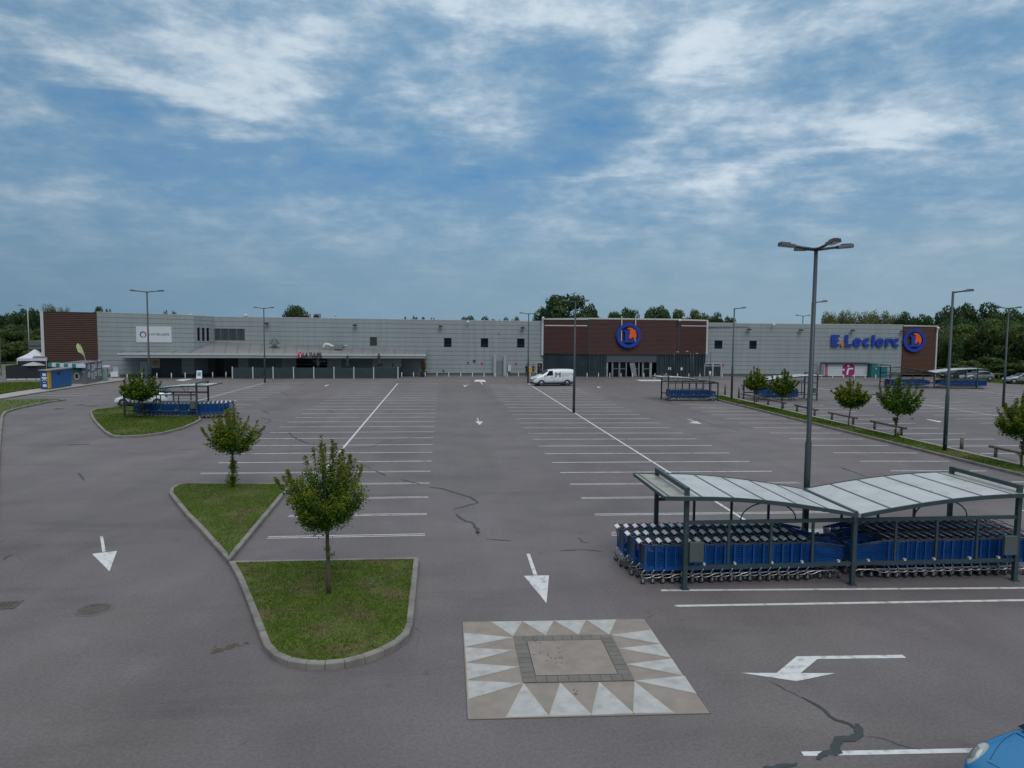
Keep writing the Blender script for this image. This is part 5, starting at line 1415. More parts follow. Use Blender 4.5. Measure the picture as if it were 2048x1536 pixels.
# ================================================================== lamp posts
def lamp(px, pyb, pyt, arms, label, h=None, base=None, al=1.15, r=0.075, thick=True, pm=pole_m):
    g = G(px, pyb) if base is None else np.array([*base, 0])
    h = h or hgt(px, pyb, pyt)
    e = empty('street_lamp', (float(g[0]), float(g[1]), 0), 0, label, 'street lamp', 'car park lamp posts')
    b = MB()
    if thick: b.tube([(0, 0, 0), (0, 0, h * .36), (0, 0, h * .365), (0, 0, h)], [r * 1.4, r * 1.35, r * 1.05, r * .8], 12)
    else: b.tube([(0, 0, 0), (0, 0, h)], [r * 1.2, r * .8], 10)
    b.build('pole', pm, e)
    b = MB(); b.box(-.16, .16, -.16, .16, 0, .02)
    for sx in (-1, 1):
        for sy in (-1, 1): b.lathe([(.018, .02), (.018, .05)], 6, (sx * .12, sy * .12, 0))
    b.build('base_plate', galv, e)
    b = MB(); b.box(-.055, .055, -r * 1.42, -r * 1.30, .45, .95); b.build('access_door', pm, e)
    for (ax, ay) in arms:
        b = MB(); L = al
        d = Vector((ax, ay, 0)).normalized()
        b.tube([(0, 0, h - .06), d * L * .62 + Vector((0, 0, h + .03 * L))], [.045, .035], 8)
        ao = b.build('arm', pm, e)
        p0 = d * L * .58 + Vector((0, 0, h + .03)); p1 = d * L + Vector((0, 0, h + .07)); n = Vector((-d.y, d.x, 0)) * .14
        u = Vector((0, 0, .042))
        b = MB(); b.hexa([p0 - n * .8 - u, p1 - n - u, p1 + n - u, p0 + n * .8 - u, p0 - n * .6 + u, p1 - n * .8 + u * 1.5, p1 + n * .8 + u * 1.5, p0 + n * .6 + u])
        for k in range(5):
            q = p0.lerp(p1, .35 + .13 * k); b.hexa([q - n * .6 + u * 1.2, q - n * .6 + d * .02 + u * 1.2, q + n * .6 + d * .02 + u * 1.2, q + n * .6 + u * 1.2, q - n * .6 + u * 2.0, q - n * .6 + d * .02 + u * 2.0, q + n * .6 + d * .02 + u * 2.0, q + n * .6 + u * 2.0])
        ho = b.build('lamp_head', head_m, e, bevel=.012)
        b = MB(); b.hexa([p0.lerp(p1, .15) - n * .6 - u * 1.25, p1 - n * .75 - u * 1.25, p1 + n * .75 - u * 1.25, p0.lerp(p1, .15) + n * .6 - u * 1.25, p0.lerp(p1, .15) - n * .6 - u * 1.001, p1 - n * .75 - u * 1.001, p1 + n * .75 - u * 1.001, p0.lerp(p1, .15) + n * .6 - u * 1.001])
        b.build('lens', lens_m, ho)
    return e
X2 = ((-1, 0), (1, 0))
lamp(0, 0, 0, ((-1, 0), (1, .05), (0, -1), (0, 1)), 'tall near lamp post with four heads behind the near trolley shelter', h=8.86, base=(10.70, 20.05), al=1.1, r=.066)
lamp(300, 800, 583, X2, 'two headed lamp post in front of the white nursery board', al=1.4)
lamp(530, 766, 616, X2, 'two headed lamp post in front of the terrace fence', al=1.15)
lamp(1056, 767, 627, X2, 'two headed lamp post standing left of the white van', al=1.1)
lamp(1147.5, 826, 602.5, X2, 'two headed lamp post in front of the rear of the white van', al=1.05)
lamp(1463, 800, 616.5, ((1, 0),), 'one headed lamp post at the far tip of the grass strip', al=1.1)
lamp(1889, 905, 583, ((1, 0),), 'one headed lamp post on the grass strip near the right edge', al=1.1)
lamp(1622, 862, 604, ((1, 0),), 'one headed lamp post half hidden behind the tall four headed one', al=1.1, base=(27.2, 51.2), h=8.7)
lamp(1601.5, 752, 631.5, X2, 'far two headed lamp post by the right grey wall', al=1.1)
lamp(2006, 815, 616, X2, 'two headed lamp post in front of the wood at the right edge', al=1.15)
lamp(60, 735, 611.5, ((-1, 0),), 'pale one headed street lamp behind the tent at the far left', al=1.4, pm=galv, thick=False)
lamp(2, 752, 560, ((-1, 0),), 'pale street lamp post at the very left edge', al=1.4, pm=galv, thick=False)

# ================================================================== trolley shelters
roof_m = mat('shelter_roof', (0.405, 0.42, 0.42), 0.4, var=0.12, scale=1.6, col2=(0.25, 0.255, 0.235), f2=(0.6, 0.85), s2=1.4)
moss_m = mat('roof_grime', (0.21, 0.20, 0.14), .6, var=.2, scale=5)
def shelter_half(e, xl, xh, y0, y1, zl, zh, skip_low=False, roof_over=0.95, npan=6, uprights=4, sign=True, speck=0):
    sgn = 1 if xh > xl else -1
    L = abs(xh - xl)
    zr = lambda t: zl + (zh - zl) * math.sin(min(t, 1.0) * math.pi / 2) ** 0.95 + max(0, t - 1) * .12
    X = lambda t: xl + sgn * L * t
    tmax = 1 + roof_over / L
    G_ = dark_green
    for x, z, sk in ((xl, zl, skip_low), (xh, zh + .16, False)):
        if sk: continue
        for y in (y0, y1):
            b = MB(); b.box(x - .055, x + .055, y - .055, y + .055, 0.02, z + .06); b.box(x - .1, x + .1, y - .1, y + .1, 0, .02); b.build('post', G_, e, bevel=.006)
        b = MB(); b.box(x - .05, x + .05, y0 + .056, y1 - .056, z - .05, z + .06); b.build('cross_beam', G_, e, bevel=.006)
    n = 24
    b = MB(); ov = .18
    for k in range(n):
        t0, t1 = .012 + (tmax - .012) * k / n, .012 + (tmax - .012) * (k + 1) / n
        b.hexa([(X(t0), y0 - ov, zr(t0)), (X(t1), y0 - ov, zr(t1)), (X(t1), y1 + ov, zr(t1)), (X(t0), y1 + ov, zr(t0)), (X(t0), y0 - ov, zr(t0) + .012), (X(t1), y0 - ov, zr(t1) + .012), (X(t1), y1 + ov, zr(t1) + .012), (X(t0), y1 + ov, zr(t0) + .012)], 1 if (k > n - 5 and speck) else 0)
    ro = b.build('roof_sheet', [roof_m, mat('roof_grimy', (0.29, 0.295, 0.26), .4, var=.15, scale=3, col2=(0.2, 0.18, 0.11), f2=(.5, .75), s2=2.2)], e)
    b = MB()
    for k in range(1, npan + 1):
        t = k / (npan + .15) * tmax
        d = .028 / L
        b.hexa([(X(t - d), y0 - ov, zr(t - d) + .013), (X(t + d), y0 - ov, zr(t + d) + .013), (X(t + d), y1 + ov, zr(t + d) + .013), (X(t - d), y1 + ov, zr(t - d) + .013), (X(t - d), y0 - ov, zr(t - d) + .022), (X(t + d), y0 - ov, zr(t + d) + .022), (X(t + d), y1 + ov, zr(t + d) + .022), (X(t - d), y1 + ov, zr(t - d) + .022)])
    q = b.build('seam_strips', mat('seam_rubber', (0.085, 0.09, 0.09), .6), e); q.parent = ro
    if speck:
        b = MB()
        for k in range(speck):
            t = random.uniform(.03, tmax * .95); y = random.uniform(y0, y1); r = random.uniform(.008, .02)
            b.poly([(X(t) + r * math.cos(a) * random.uniform(.5, 1.3), y + r * math.sin(a) * random.uniform(.5, 1.3), zr(t) + .019) for a in (0, 1.2, 2.4, 3.6, 4.8)])
        q = b.build('leaf_litter', mat('litter', (0.09, 0.07, 0.05), .9), e); q.parent = ro; q['kind'] = 'stuff'
    for y in (y0 - ov - .03, y1 + ov + .03):
        b = MB()
        for k in range(n):
            t0, t1 = .012 + (tmax - .012) * k / n, .012 + (tmax - .012) * (k + 1) / n
            b.hexa([(X(t0), y - .025, zr(t0) - .07), (X(t1), y - .025, zr(t1) - .07), (X(t1), y + .025, zr(t1) - .07), (X(t0), y + .025, zr(t0) - .07), (X(t0), y - .025, zr(t0) + .03), (X(t1), y - .025, zr(t1) + .03), (X(t1), y + .025, zr(t1) + .03), (X(t0), y + .025, zr(t0) + .03)])
        b.build('roof_edge', G_, e)
    b = MB(); t = tmax; b.box(X(t) - .02, X(t) + .02, y0 - ov, y1 + ov, zr(t) - .05, zr(t) + .02); b.build('roof_end', G_, e)
    xa, xb = min(xl, xh) + .056, max(xl, xh) - .056
    for y in (y0, y1):
        for z in (1.69, .56):
            b = MB(); b.box(xa, xb, y - .03, y + .03, z - .045, z + .045); b.build('rail', G_, e)
        for k in range(1, uprights):
            x = xl + (xh - xl) * k / uprights
            b = MB(); b.box(x - .03, x + .03, y - .028, y + .028, .606, 1.644); b.build('upright', G_, e)
        b = MB(); c = xl + (xh - xl) * .52
        b.tube([(c + .72 * math.cos(a), y, 1.73 + .44 * math.sin(a)) for a in [math.pi * k / 14 for k in range(15)]], .018, 6, cap=True); b.build('arch', G_, e)
        b = MB()
        for k in range(5):
            x = xl + (xh - xl) * (k + .45 + .1 * (k % 2)) / 5; b.box(x - .025, x + .025, y - .045, y + .035, .606, .66)
        b.build('clips', trim_m, e)
    b = MB(); b.tube([((xl + xh) / 2 + (xh - xl) * .2, y1, 1.62), ((xl + xh) / 2 + (xh - xl) * .22, y1, zr(.7) - .02)], .018, 6); b.build('brace', G_, e)
    if sign:
        b = MB(); b.box(xh - sgn * .07 - (.36 if sgn > 0 else 0), xh - sgn * .07 + (0 if sgn > 0 else .36), y0 - .13, y0 - .03, .72, 1.22); b.build('bin', mat('bin_grey_green', (0.066, 0.083, 0.082), .55, var=.08), e, bevel=.012)

# ================================================================== trolleys
def cart_parts():
    """one shopping trolley, nose towards +X, handle over x = 0; returns meshes by part"""
    ps = {}
    # basket: rear frame, sides, nose, floor as slats
    b = MB()
    zt = lambda x: 1.0 - .14 * max(0, (x - .25) / .75)
    zb = lambda x: .36 + .10 * x
    wy = lambda x: .290 - .112 * x
    xs = [.07, .16, .25, .34, .43, .52, .61, .70, .79, .88, .96]
    for s in (-1, 1):
        for k, x in enumerate(xs):                      # ribs
            ww = .030 if k in (0, 1, len(xs) - 1) else .010
            b.bar((x, s * wy(x), zb(x)), (x + .02, s * (wy(x) + .012), zt(x)), .007, ww)
        for j in range(13):                             # slats
            f = j / 12
            p = (.07, s * (wy(.07) + .012 * f), zb(.07) + (zt(.07) - zb(.07)) * f); q = (.96, s * (wy(.96) + .012 * f), zb(.96) + (zt(.96) - zb(.96)) * f)
            mid = (.34, s * (wy(.34) + .012 * f), zb(.34) + (zt(.34) - zb(.34)) * f)
            hh = .05 if j in (0, 12) else (.019 if j != 1 else .05)
            b.bar(p, mid, .006, hh); b.bar(mid, q, .006, hh)
    for j in range(9):
        f = j / 8; z = zb(.96) + (zt(.96) - zb(.96)) * f
        b.bar((.965 + .02 * f, -wy(.96), z), (.965 + .02 * f, wy(.96), z), .006, .03)
    for k in range(5):
        y = wy(.96) * (k - 2) / 2.5; b.bar((.966, y, zb(.96)), (.986, y, zt(.96)), .006, .012)
    for k in range(7):
        x = .1 + .14 * k; b.bar((x, -wy(x), zb(x)), (x, wy(x), zb(x)), .05, .006)
    for s in (-1, 1):                                   # rear uprights
        b.bar((.045, s * .295, .36), (.045, s * .312, 1.0), .035, .045)
    b.bar((.05, -.27, .40), (.05, .27, .40), .02, .08)
    ps['basket'] = b.mesh('basket', blue_plastic)
    b = MB(); b.hexa([(.062, -.25, .45), (.075, -.25, .45), (.075, .25, .45), (.062, .25, .45), (.062, -.26, .95), (.075, -.26, .95), (.075, .26, .95), (.062, .26, .95)]); ps['gate'] = b.mesh('gate', mat('cart_gate', (0.042, 0.048, 0.046), .5))
    # chrome under-frame
    b = MB()
    for s in (-1, 1):
        b.tube([(.06, s * .26, .40), (.0, s * .265, .33), (-.05, s * .265, .26), (-.03, s * .26, .19), (.06, s * .255, .155), (.18, s * .245, .165), (.30, s * .235, .215), (.42, s * .225, .235), (.75, s * .19, .235), (.84, s * .18, .20), (.92, s * .165, .17)], .0155, 6)
        b.tube([(-.03, s * .255, .235), (.40, s * .23, .255)], .009, 5)
        b.tube([(.80, s * .18, .23), (.90, s * .19, .46)], .010, 5)
    b.tube([(.0, -.26, .17), (.0, .26, .17)], .010, 5); b.tube([(.92, -.165, .17), (.92, .165, .17)], .010, 5); b.tube([(.35, -.23, .235), (.35, .23, .235)], .008, 5)
    ps['frame'] = b.mesh('frame', chrome)
    b = MB()
    for s in (-1, 1):
        b.tube([(-.04, s * .295, 1.055), (.04, s * .30, 1.035), (.30, s * .285, 1.0), (.98, s * .225, .875)], .012, 6)
        b.tube([(.12, s * .29, 1.02), (.17, s * .2, .985), (.3, s * .19, .96)], .008, 5)
    b.tube([(.99, -.225, .875), (.99, .225, .875)], .012, 6); b.tube([(.26, -.285, 1.0), (.26, .285, 1.0)], .010, 5)
    ps['rim_tubes'] = b.mesh('rim_tubes', tube_m)
    b = MB(); b.tube([(-.045, -.30, 1.06), (-.045, .30, 1.06)], .017, 8); ps['handle'] = b.mesh('handle', tube_m)
    b = MB(); b.hexa([(-.105, -.16, 1.028), (-.02, -.16, 1.072), (-.02, .13, 1.072), (-.105, .13, 1.028), (-.112, -.16, 1.052), (-.025, -.16, 1.098), (-.025, .13, 1.098), (-.112, .13, 1.052)]); ps['handle_plate'] = b.mesh('handle_plate', white_plastic)
    b = MB(); b.hexa([(.09, -.20, .86), (.115, -.20, .86), (.115, .20, .86), (.09, .20, .86), (.10, -.20, 1.0), (.135, -.20, 1.0), (.135, .20, 1.0), (.10, .20, 1.0)], 0)
    b.hexa([(.02, .06, 1.01), (.11, .06, .99), (.11, .15, .99), (.02, .15, 1.01), (.02, .07, 1.03), (.10, .07, 1.015), (.10, .14, 1.015), (.02, .14, 1.03)], 1)
    b.hexa([(.14, -.2, .83), (.30, -.2, .80), (.30, .2, .80), (.14, .2, .83), (.14, -.2, .84), (.30, -.2, .81), (.30, .2, .81), (.14, .2, .84)], 2)
    ps['child_seat'] = b.mesh('child_seat', [black_m, red_plastic, mat('seat_grey', (0.16, 0.165, 0.165), .6)])
    b = MB()
    b.lathe([(.030, -.016), (.064, -.016), (.068, -.008), (.068, .008), (.064, .016), (.030, .016)], 14, (.0, 0, .068), 0, 'y')
    ps['wheel'] = b.mesh('wheel', rubber)
    b = MB(); b.box(-.022, .022, -.026, -.019, .06, .145); b.box(-.022, .022, .019, .026, .06, .145); b.lathe([(.02, .145), (.026, .150)], 8); b.lathe([(.027, .1501), (.027, .172)], 8, (0, 0, 0), 1); b.lathe([(.022, -.018), (.022, .018)], 8, (0, 0, .068), 0, 'y')
    ps['caster'] = b.mesh('caster', [galv, red_plastic])
    b = MB(); b.box(-.10, -.085, -.05, -.03, .84, 1.02); ps['coin_strap'] = b.mesh('coin_strap', orange_m)
    return ps
CP = cart_parts()
def make_cart():
    e = empty('shopping_trolley')
    for k in ('basket', 'gate', 'frame', 'rim_tubes', 'child_seat'): put(k, CP[k], e)
    h = put('handle', CP['handle'], e); put('handle_plate', CP['handle_plate'], h); 
    for x, y in ((.0, .255), (.0, -.255), (.92, .165), (.92, -.165)):
        c = put('caster', CP['caster'], e, (x, y, 0)); put('wheel', CP['wheel'], c)
    return e
def merged_cart():
    order = [('basket', 0), ('gate', 0), ('frame', 0), ('rim_tubes', 0), ('handle', 0), ('handle_plate', 0), ('child_seat', 0)]
    bm = bmesh.new(); mats = []
    def addm(me, off=(0, 0, 0)):
        o = len(mats)
        mats.extend(me.materials)
        t = bmesh.new(); t.from_mesh(me); bmesh.ops.translate(t, verts=t.verts, vec=off)
        for f in t.faces: f.material_index += o
        tmp = bpy.data.meshes.new('t'); t.to_mesh(tmp); t.free(); bm.from_mesh(tmp); bpy.data.meshes.remove(tmp)
    for k, _ in order: addm(CP[k])
    for x, y in ((.0, .255), (.0, -.255), (.92, .165), (.92, -.165)):
        addm(CP['caster'], (x, y, 0)); addm(CP['wheel'], (x, y, 0))
    me = bpy.data.meshes.new('shopping_trolley'); bm.to_mesh(me); bm.free()
    for m in mats: me.materials.append(m)
    return me
FAR = merged_cart()
ordn = num + ['twenty-first', 'twenty-second']
proto = [None]
def cart_row(x0, y0, n, step, sgn, row, where, group, far=False, curve=None):
    """n nested trolleys; the first (open end) has its handle at x0; sgn=+1 nose to +X"""
    for k in range(n):
        x = x0 + sgn * step * k + random.uniform(-.012, .012); y = y0 + random.uniform(-.012, .012); rz = (0 if sgn > 0 else math.pi) + random.uniform(-.015, .015)
        if curve: x, y, dr = curve(k, x, y); rz += dr
        lab = 'blue trolley, %s from the open end of the %s, %s' % (ordn[k], row, where)
        if far:
            o = put('shopping_trolley', FAR)
        else:
            o = make_cart() if proto[0] is None else copy_tree(proto[0])
            proto[0] = proto[0] or o
            for c in o.children:
                if c.name.startswith('caster'): c.rotation_euler = (0, 0, random.uniform(-.7, .7) + (3.14 if random.random() < .5 else 0))
        o.location = (x, y, 0); o.rotation_euler = (0, 0, rz)
        tag(o, lab, 'trolley', group)
e = empty('trolley_shelter', (10.41, 17.05, 0), 0, 'near double trolley shelter with a gull shaped white roof at right', 'trolley shelter', 'trolley shelters')
YF, YB = 0.0, 2.5
shelter_half(e, 0, -4.40, YF, YB, 1.86, 2.36, speck=25, roof_over=.62)
shelter_half(e, 0, 4.46, YF - .0, YB, 1.86, 2.32, skip_low=True, speck=90, roof_over=.62)
rowsY = (17.55, 18.25, 18.95)
for r, nm in enumerate(('front row', 'middle row', 'back row')):
    cart_row(5.13 + (-.06, -.18, -.30)[r], rowsY[r] + .16, 18, .256, 1, nm, 'left half of near shelter', 'trolleys under the near shelter, left half')
    cart_row(15.75 + .1 * r, rowsY[r] + .16, 17, .258, -1, nm, 'right half of near shelter', 'trolleys under the near shelter, right half')
for o in [q for q in C.objects if q.name.startswith('shopping_trolley')]:
    if o.location.x < 5.2:
        put('coin_strap', CP['coin_strap'], o)
e = empty('trolley_shelter', (-22.2, 52.5, 0), -0.03, 'trolley shelter on the far left grass island in front of the white car', 'trolley shelter', 'trolley shelters')
shelter_half(e, .0, 4.95, 0, 2.3, 1.75, 2.34)
def fan(k, x, y):
    if k < 6: t = 6 - k; return x + .02 * t, y + .008 * t * t, .035 * t
    return x, y, 0
for r in range(3):
    cart_row(-15.7 + .12 * r, 52.85 + .7 * r, 20, .262, -1, ('front row', 'middle row', 'back row')[r], 'left island shelter', 'trolleys under the left shelter', True, fan)
e = empty('trolley_shelter', (25.5, 64.7, 0), math.pi - .03, 'dark trolley shelter at the tip of the grass strip', 'trolley shelter', 'trolley shelters')
shelter_half(e, 0, 4.7, -2.3, 0, 1.72, 2.2, uprights=7, sign=False)
for r in range(2):
    cart_row(21.0, 65.15 + .75 * r, 14, .262, 1, ('front row', 'back row')[r], 'strip tip shelter', 'trolleys at the tip of the strip', True)
e = empty('trolley_shelter', (29.3, 65.3, 0), 0, 'white roofed trolley shelter half hidden behind two strip trees', 'trolley shelter', 'trolley shelters')
shelter_half(e, 0, 6.2, 0, 2.4, 1.75, 2.36)
for r in range(2):
    cart_row(33.7, 65.7 + .75 * r, 12, .262, -1, ('front row', 'back row')[r], 'shelter behind the strip trees', 'trolleys behind the strip trees', True)
ex = G(1868, 777)
e = empty('trolley_shelter', (float(ex[0]), float(ex[1]), 0), -0.12, 'far double trolley shelter near the wood with a gull shaped roof', 'trolley shelter', 'trolley shelters')
shelter_half(e, 0, -5.2, 0, 2.4, 1.85, 2.5, sign=False); shelter_half(e, 0, 5.0, 0, 2.4, 1.85, 2.35, skip_low=True, sign=False)
for r in range(2):
    cart_row(float(ex[0]) - 5.0, float(ex[1]) + .95 + .72 * r, 16, .262, 1, ('front row', 'back row')[r], 'left half of far shelter', 'trolleys under the far shelter, left half', True, lambda k, x, y: (x, y - .0, -.1))
    cart_row(float(ex[0]) + 6.2, float(ex[1]) - .35 + .72 * r, 18, .262, -1, ('front row', 'back row')[r], 'right half of far shelter', 'trolleys under the far shelter, right half', True, lambda k, x, y: (x, y + .03 * k, -.1))
# red ride-on figure stand in the half hidden shelter
g = G(1530, 800)
e = empty('red_ride', (30.9, 67.6, 0), 0, 'red child trolley with two pale round lights among the blue trolleys', 'child trolley')
b = MB(); b.lathe([(.3, .35), (.52, .6), (.55, 1.1), (.45, 1.5), (.2, 1.72)], 14); b.build('body', red_plastic, e)
for s in (-1, 1):
    b = MB(); b.lathe([(.09, -.56), (.09, -.5)], 10, (s * .22, 0, 1.25), 0, 'y'); b.build('lamp', trim_m, e)
b = MB(); b.hexa([(.3, -.3, .6), (1.3, -.3, .6), (1.3, .3, .6), (.3, .3, .6), (.3, -.3, 1.5), (1.3, -.3, .95), (1.3, .3, .95), (.3, .3, 1.5)]); b.build('seat_shell', red_plastic, e)
b = MB()
for x in (-.2, 1.1):
    for y in (-.25, .25): b.lathe([(.12, -.04), (.12, .04)], 12, (x, y, .12), 0, 'y'); b.bar((x, y, .12), (x, y, .62), .05, .05)
b.build('wheels', tyre_m, e)

# ================================================================== vehicles
def car(name, label, cat, st, paint, loc, rz, wheels, wr, glass_rows, lights, tail, group=None, detail=None, bumper=None):
    e = empty(name, loc, rz, label, cat, group)
    def sec(s):
        x, zb, zs, zt, wb, wt = s
        h = [(wb * .90, zb), (wb, zb + (zs - zb) * .45), (wb * .985, zs), (wt + (wb * .985 - wt) * .12, zs + (zt - zs) * .88), (wt * .72, zt), (0, zt + .012)]
        return [(x, y, z) for y, z in h] + [(x, -y, z) for y, z in h[-2::-1]]
    S = [sec(s) for s in st]
    b = MB(); n = len(S[0]); idx = [b.add(s) for s in S]
    for i in range(len(S) - 1):
        for j in range(n - 1): b.face((idx[i] + j, idx[i] + j + 1, idx[i + 1] + j + 1, idx[i + 1] + j), 0, True)
        b.face((idx[i] + n - 1, idx[i], idx[i + 1], idx[i + 1] + n - 1), 0, True)
    b.face([idx[0] + j for j in range(n)], 0, True); b.face([idx[-1] + j for j in range(n)][::-1], 0, True)
    o = b.build('body', paint, e)
    m = o.modifiers.new('subsurf', 'SUBSURF'); m.levels = 2; m.render_levels = 2
    def lerp(p, q, t): return tuple(p[k] + (q[k] - p[k]) * t for k in range(3))
    def station(x):
        for i in range(len(st) - 1):
            if st[i][0] <= x <= st[i + 1][0]:
                t = (x - st[i][0]) / (st[i + 1][0] - st[i][0]); return [lerp(p, q, t) for p, q in zip(S[i], S[i + 1])]
    for kind, *a in glass_rows:
        if kind == 'side':                               # x0,x1 at belt, x0,x1 at roof
            xb0, xb1, xt0, xt1 = a
            for s in (0, 1):
                b = MB(); N = 8; pts = []
                for k in range(N + 1):
                    row = []
                    for v in (.10, .5, .92):
                        xx = (xb0 + (xb1 - xb0) * k / N) * (1 - v) + (xt0 + (xt1 - xt0) * k / N) * v
                        q = station(xx); p = lerp(q[2], q[3], v) if s == 0 else lerp(q[8], q[7], v)
                        row.append((p[0], p[1] + (.012 if s == 0 else -.012), p[2]))
                    pts.append(b.add(row))
                for k in range(N):
                    for v in range(2): b.face((pts[k] + v, pts[k + 1] + v, pts[k + 1] + v + 1, pts[k] + v + 1), 0, True)
                b.build('side_window', glass_m, e)
        else:                                            # windscreen / rear screen between two x
            x0, x1 = a
            p, q = station(x0), station(x1)
            b = MB(); up = .035; p = station(x0 + .08)
            sx_ = -.03 if kind == 'front' else .03
            i0 = b.add([(v[0] + sx_, v[1] * .95, v[2] + up) for v in p[3:8]]); i1 = b.add([(v[0] + sx_, v[1] * .95, v[2] + up) for v in q[3:8]])
            for k in range(4): b.face((i0 + k, i0 + k + 1, i1 + k + 1, i1 + k), 0, True)
            b.build('windscreen' if kind == 'front' else 'rear_screen', glass_m, e)
    hw = max(s[4] for s in st)
    for x in wheels:
        for s in (-1, 1):
            y = s * (hw - .11)
            b = MB(); b.lathe([(wr * 1.17, -.02), (wr * 1.17, .118 if s > 0 else .118)] if s > 0 else [(wr * 1.17, -.118), (wr * 1.17, .02)], 24, (x, y, wr + .02), 0, 'y'); b.build('wheel_arch', black_m, e)
            b = MB(); b.lathe([(wr * .6, -.1), (wr * .95, -.1), (wr, -.06), (wr, .06), (wr * .95, .1), (wr * .6, .1)], 24, (0, 0, 0), 0, 'y'); w = b.build('wheel', tyre_m, e, (x, s * (hw - .085), wr))
            b = MB(); b.lathe([(wr * .64, .06 * s), (wr * .62, .102 * s), (wr * .2, .112 * s)] if s > 0 else [(wr * .2, -.112), (wr * .62, -.102), (wr * .64, -.06)], 20, (0, 0, 0), 0, 'y')
            for k in range(5):
                a = k * 2 * math.pi / 5; b.bar((wr * .15 * math.cos(a), s * .118, wr * .15 * math.sin(a)), (wr * .55 * math.cos(a), s * .11, wr * .55 * math.sin(a)), .05, .02)
            b.lathe([(wr * .14, .121 * s - .008), (wr * .14, .121 * s + .008)], 10, (0, 0, 0), 1, 'y')
            b.build('rim', [rim_m, black_m], w)
    for nm, m_, (x, y, z), (rx, ry, rz_), tilt in lights + tail:
        for s in (-1, 1):
            bm = bmesh.new(); bmesh.ops.create_uvsphere(bm, u_segments=20, v_segments=12, radius=1)
            me = bpy.data.meshes.new(nm); bm.to_mesh(me); bm.free(); me.materials.append(m_)
            for p in me.polygons: p.use_smooth = True
            l = put(nm, me, e, (x, s * y, z), (0, R(tilt), s * R(18))); l.scale = (rx, ry, rz_)
    L0, L1 = st[0][0], st[-1][0]
    if bumper:
        b = MB(); b.box(L0 - .015, L0 + .5, -hw * .80, hw * .80, st[1][1] + .0, st[1][1] + bumper); b.build('front_bumper', black_m, e, bevel=.04)
        b = MB(); b.box(L1 - .5, L1 + .04, -hw * .86, hw * .86, st[1][1] + .05, st[1][1] + bumper + .02); b.build('rear_bumper', black_m, e, bevel=.04)
    b = MB()
    for s in (-1, 1): b.box(wheels[0] + wr * 1.2, wheels[1] - wr * 1.2, s * hw * .95 - .02, s * hw * .95 + .02, st[2][1] - .03, st[2][1] + .10)
    b.box(L0 + .3, L1 - .3, -hw * .8, hw * .8, .18, st[2][1] + .05)
    b.build('sill', black_m, e)
    for s in (-1, 1):
        b = MB(); b.hexa([(detail['mx'], s * (hw - .02), detail['mz']), (detail['mx'] + .12, s * (hw - .02), detail['mz']), (detail['mx'] + .14, s * (hw + .2), detail['mz'] + .02), (detail['mx'] + .02, s * (hw + .2), detail['mz'] + .02), (detail['mx'], s * (hw - .02), detail['mz'] + .10), (detail['mx'] + .12, s * (hw - .02), detail['mz'] + .10), (detail['mx'] + .14, s * (hw + .2), detail['mz'] + .17), (detail['mx'] + .02, s * (hw + .2), detail['mz'] + .17)]); b.build('mirror', paint, e, bevel=.02)
        b = MB(); b.bar((detail['hx'], s * (hw + .004), detail['hz']), (detail['hx'] + .2, s * (hw + .004), detail['hz']), .03, .035); b.build('door_handle', black_m, e)
        b = MB()
        for x in detail['seams']: b.bar((x, s * (hw * .985 - .0), detail['z0']), (x, s * (hw * .985), detail['z1']), .018, .012)
        b.build('door_seam', mat('seam', (0.06, 0.065, 0.07), .7), e)
    b = MB(); b.box(L0 - .022, L0 + .1, -.26, .26, detail.get('pz', .45), detail.get('pz', .45) + .11); b.build('number_plate', sign_white, e)
    return e
lampglass = mat('headlight_glass', (0.30, 0.33, 0.33), .12, var=.15, scale=6)
redglass = mat('tail_light', (0.22, 0.012, 0.018), .2)
hatch = [(0.0, .30, .50, .53, .60, .48), (.10, .22, .62, .66, .78, .64), (.6, .2, .80, .86, .86, .74), (1.15, .2, .90, .98, .88, .76), (1.95, .2, .93, 1.40, .885, .62), (2.7, .2, .95, 1.46, .885, .63), (3.45, .22, .98, 1.41, .88, .60), (3.98, .26, .98, 1.06, .84, .68), (4.12, .32, .80, .86, .76, .62)]
hg = [('side', 1.35, 3.55, 1.95, 3.35), ('front', 1.22, 1.90), ('rear', 3.52, 3.94)]
hd = dict(mx=1.35, mz=.93, hx=2.35, hz=.80, seams=(1.25, 2.55), z0=.3, z1=.9)
lw_ = [('headlight', lampglass, (.18, .60, .64), (.20, .16, .085), -20)]
tw_ = [('tail_light', redglass, (3.98, .66, .86), (.14, .15, .10), 0)]
g = G(272, 816); 
car('white_car', 'white hatchback car behind the left trolley shelter', 'car', hatch, white_car, (-26.35, 60.9, 0), 0.06, (.82, 3.38), .315, hg, lw_, tw_, detail=hd)
silver = mat('silver_paint', (0.20, 0.235, 0.24), .25, .4, var=.05)
graphite = mat('graphite_paint', (0.05, 0.06, 0.065), .25, .3, var=.05)
g = G(2018, 768); car('silver_car', 'silver hatchback car parked by the wood at the right edge', 'car', hatch, silver, (g[0], g[1] + .9, 0), -0.25, (.82, 3.38), .315, hg, lw_, tw_, detail=hd)
g = G(1917, 757); car('dark_car', 'dark car with pale windscreen parked behind the far trolley shelter', 'car', hatch, graphite, (g[0] - 2.5, g[1], 0), 0.2, (.82, 3.38), .315, hg, lw_, tw_, detail=hd)
g = G(1945, 761); car('grey_car', 'pale grey car parked right of the dark car by the wood', 'car', hatch, silver, (g[0] - 2.6, g[1] - 1.2, 0), -0.1, (.82, 3.38), .315, hg, lw_, tw_, detail=hd)
blue_paint = mat('blue_car_paint', (0.002, 0.150, 0.34), .2, .1, var=.06, spec=.6)
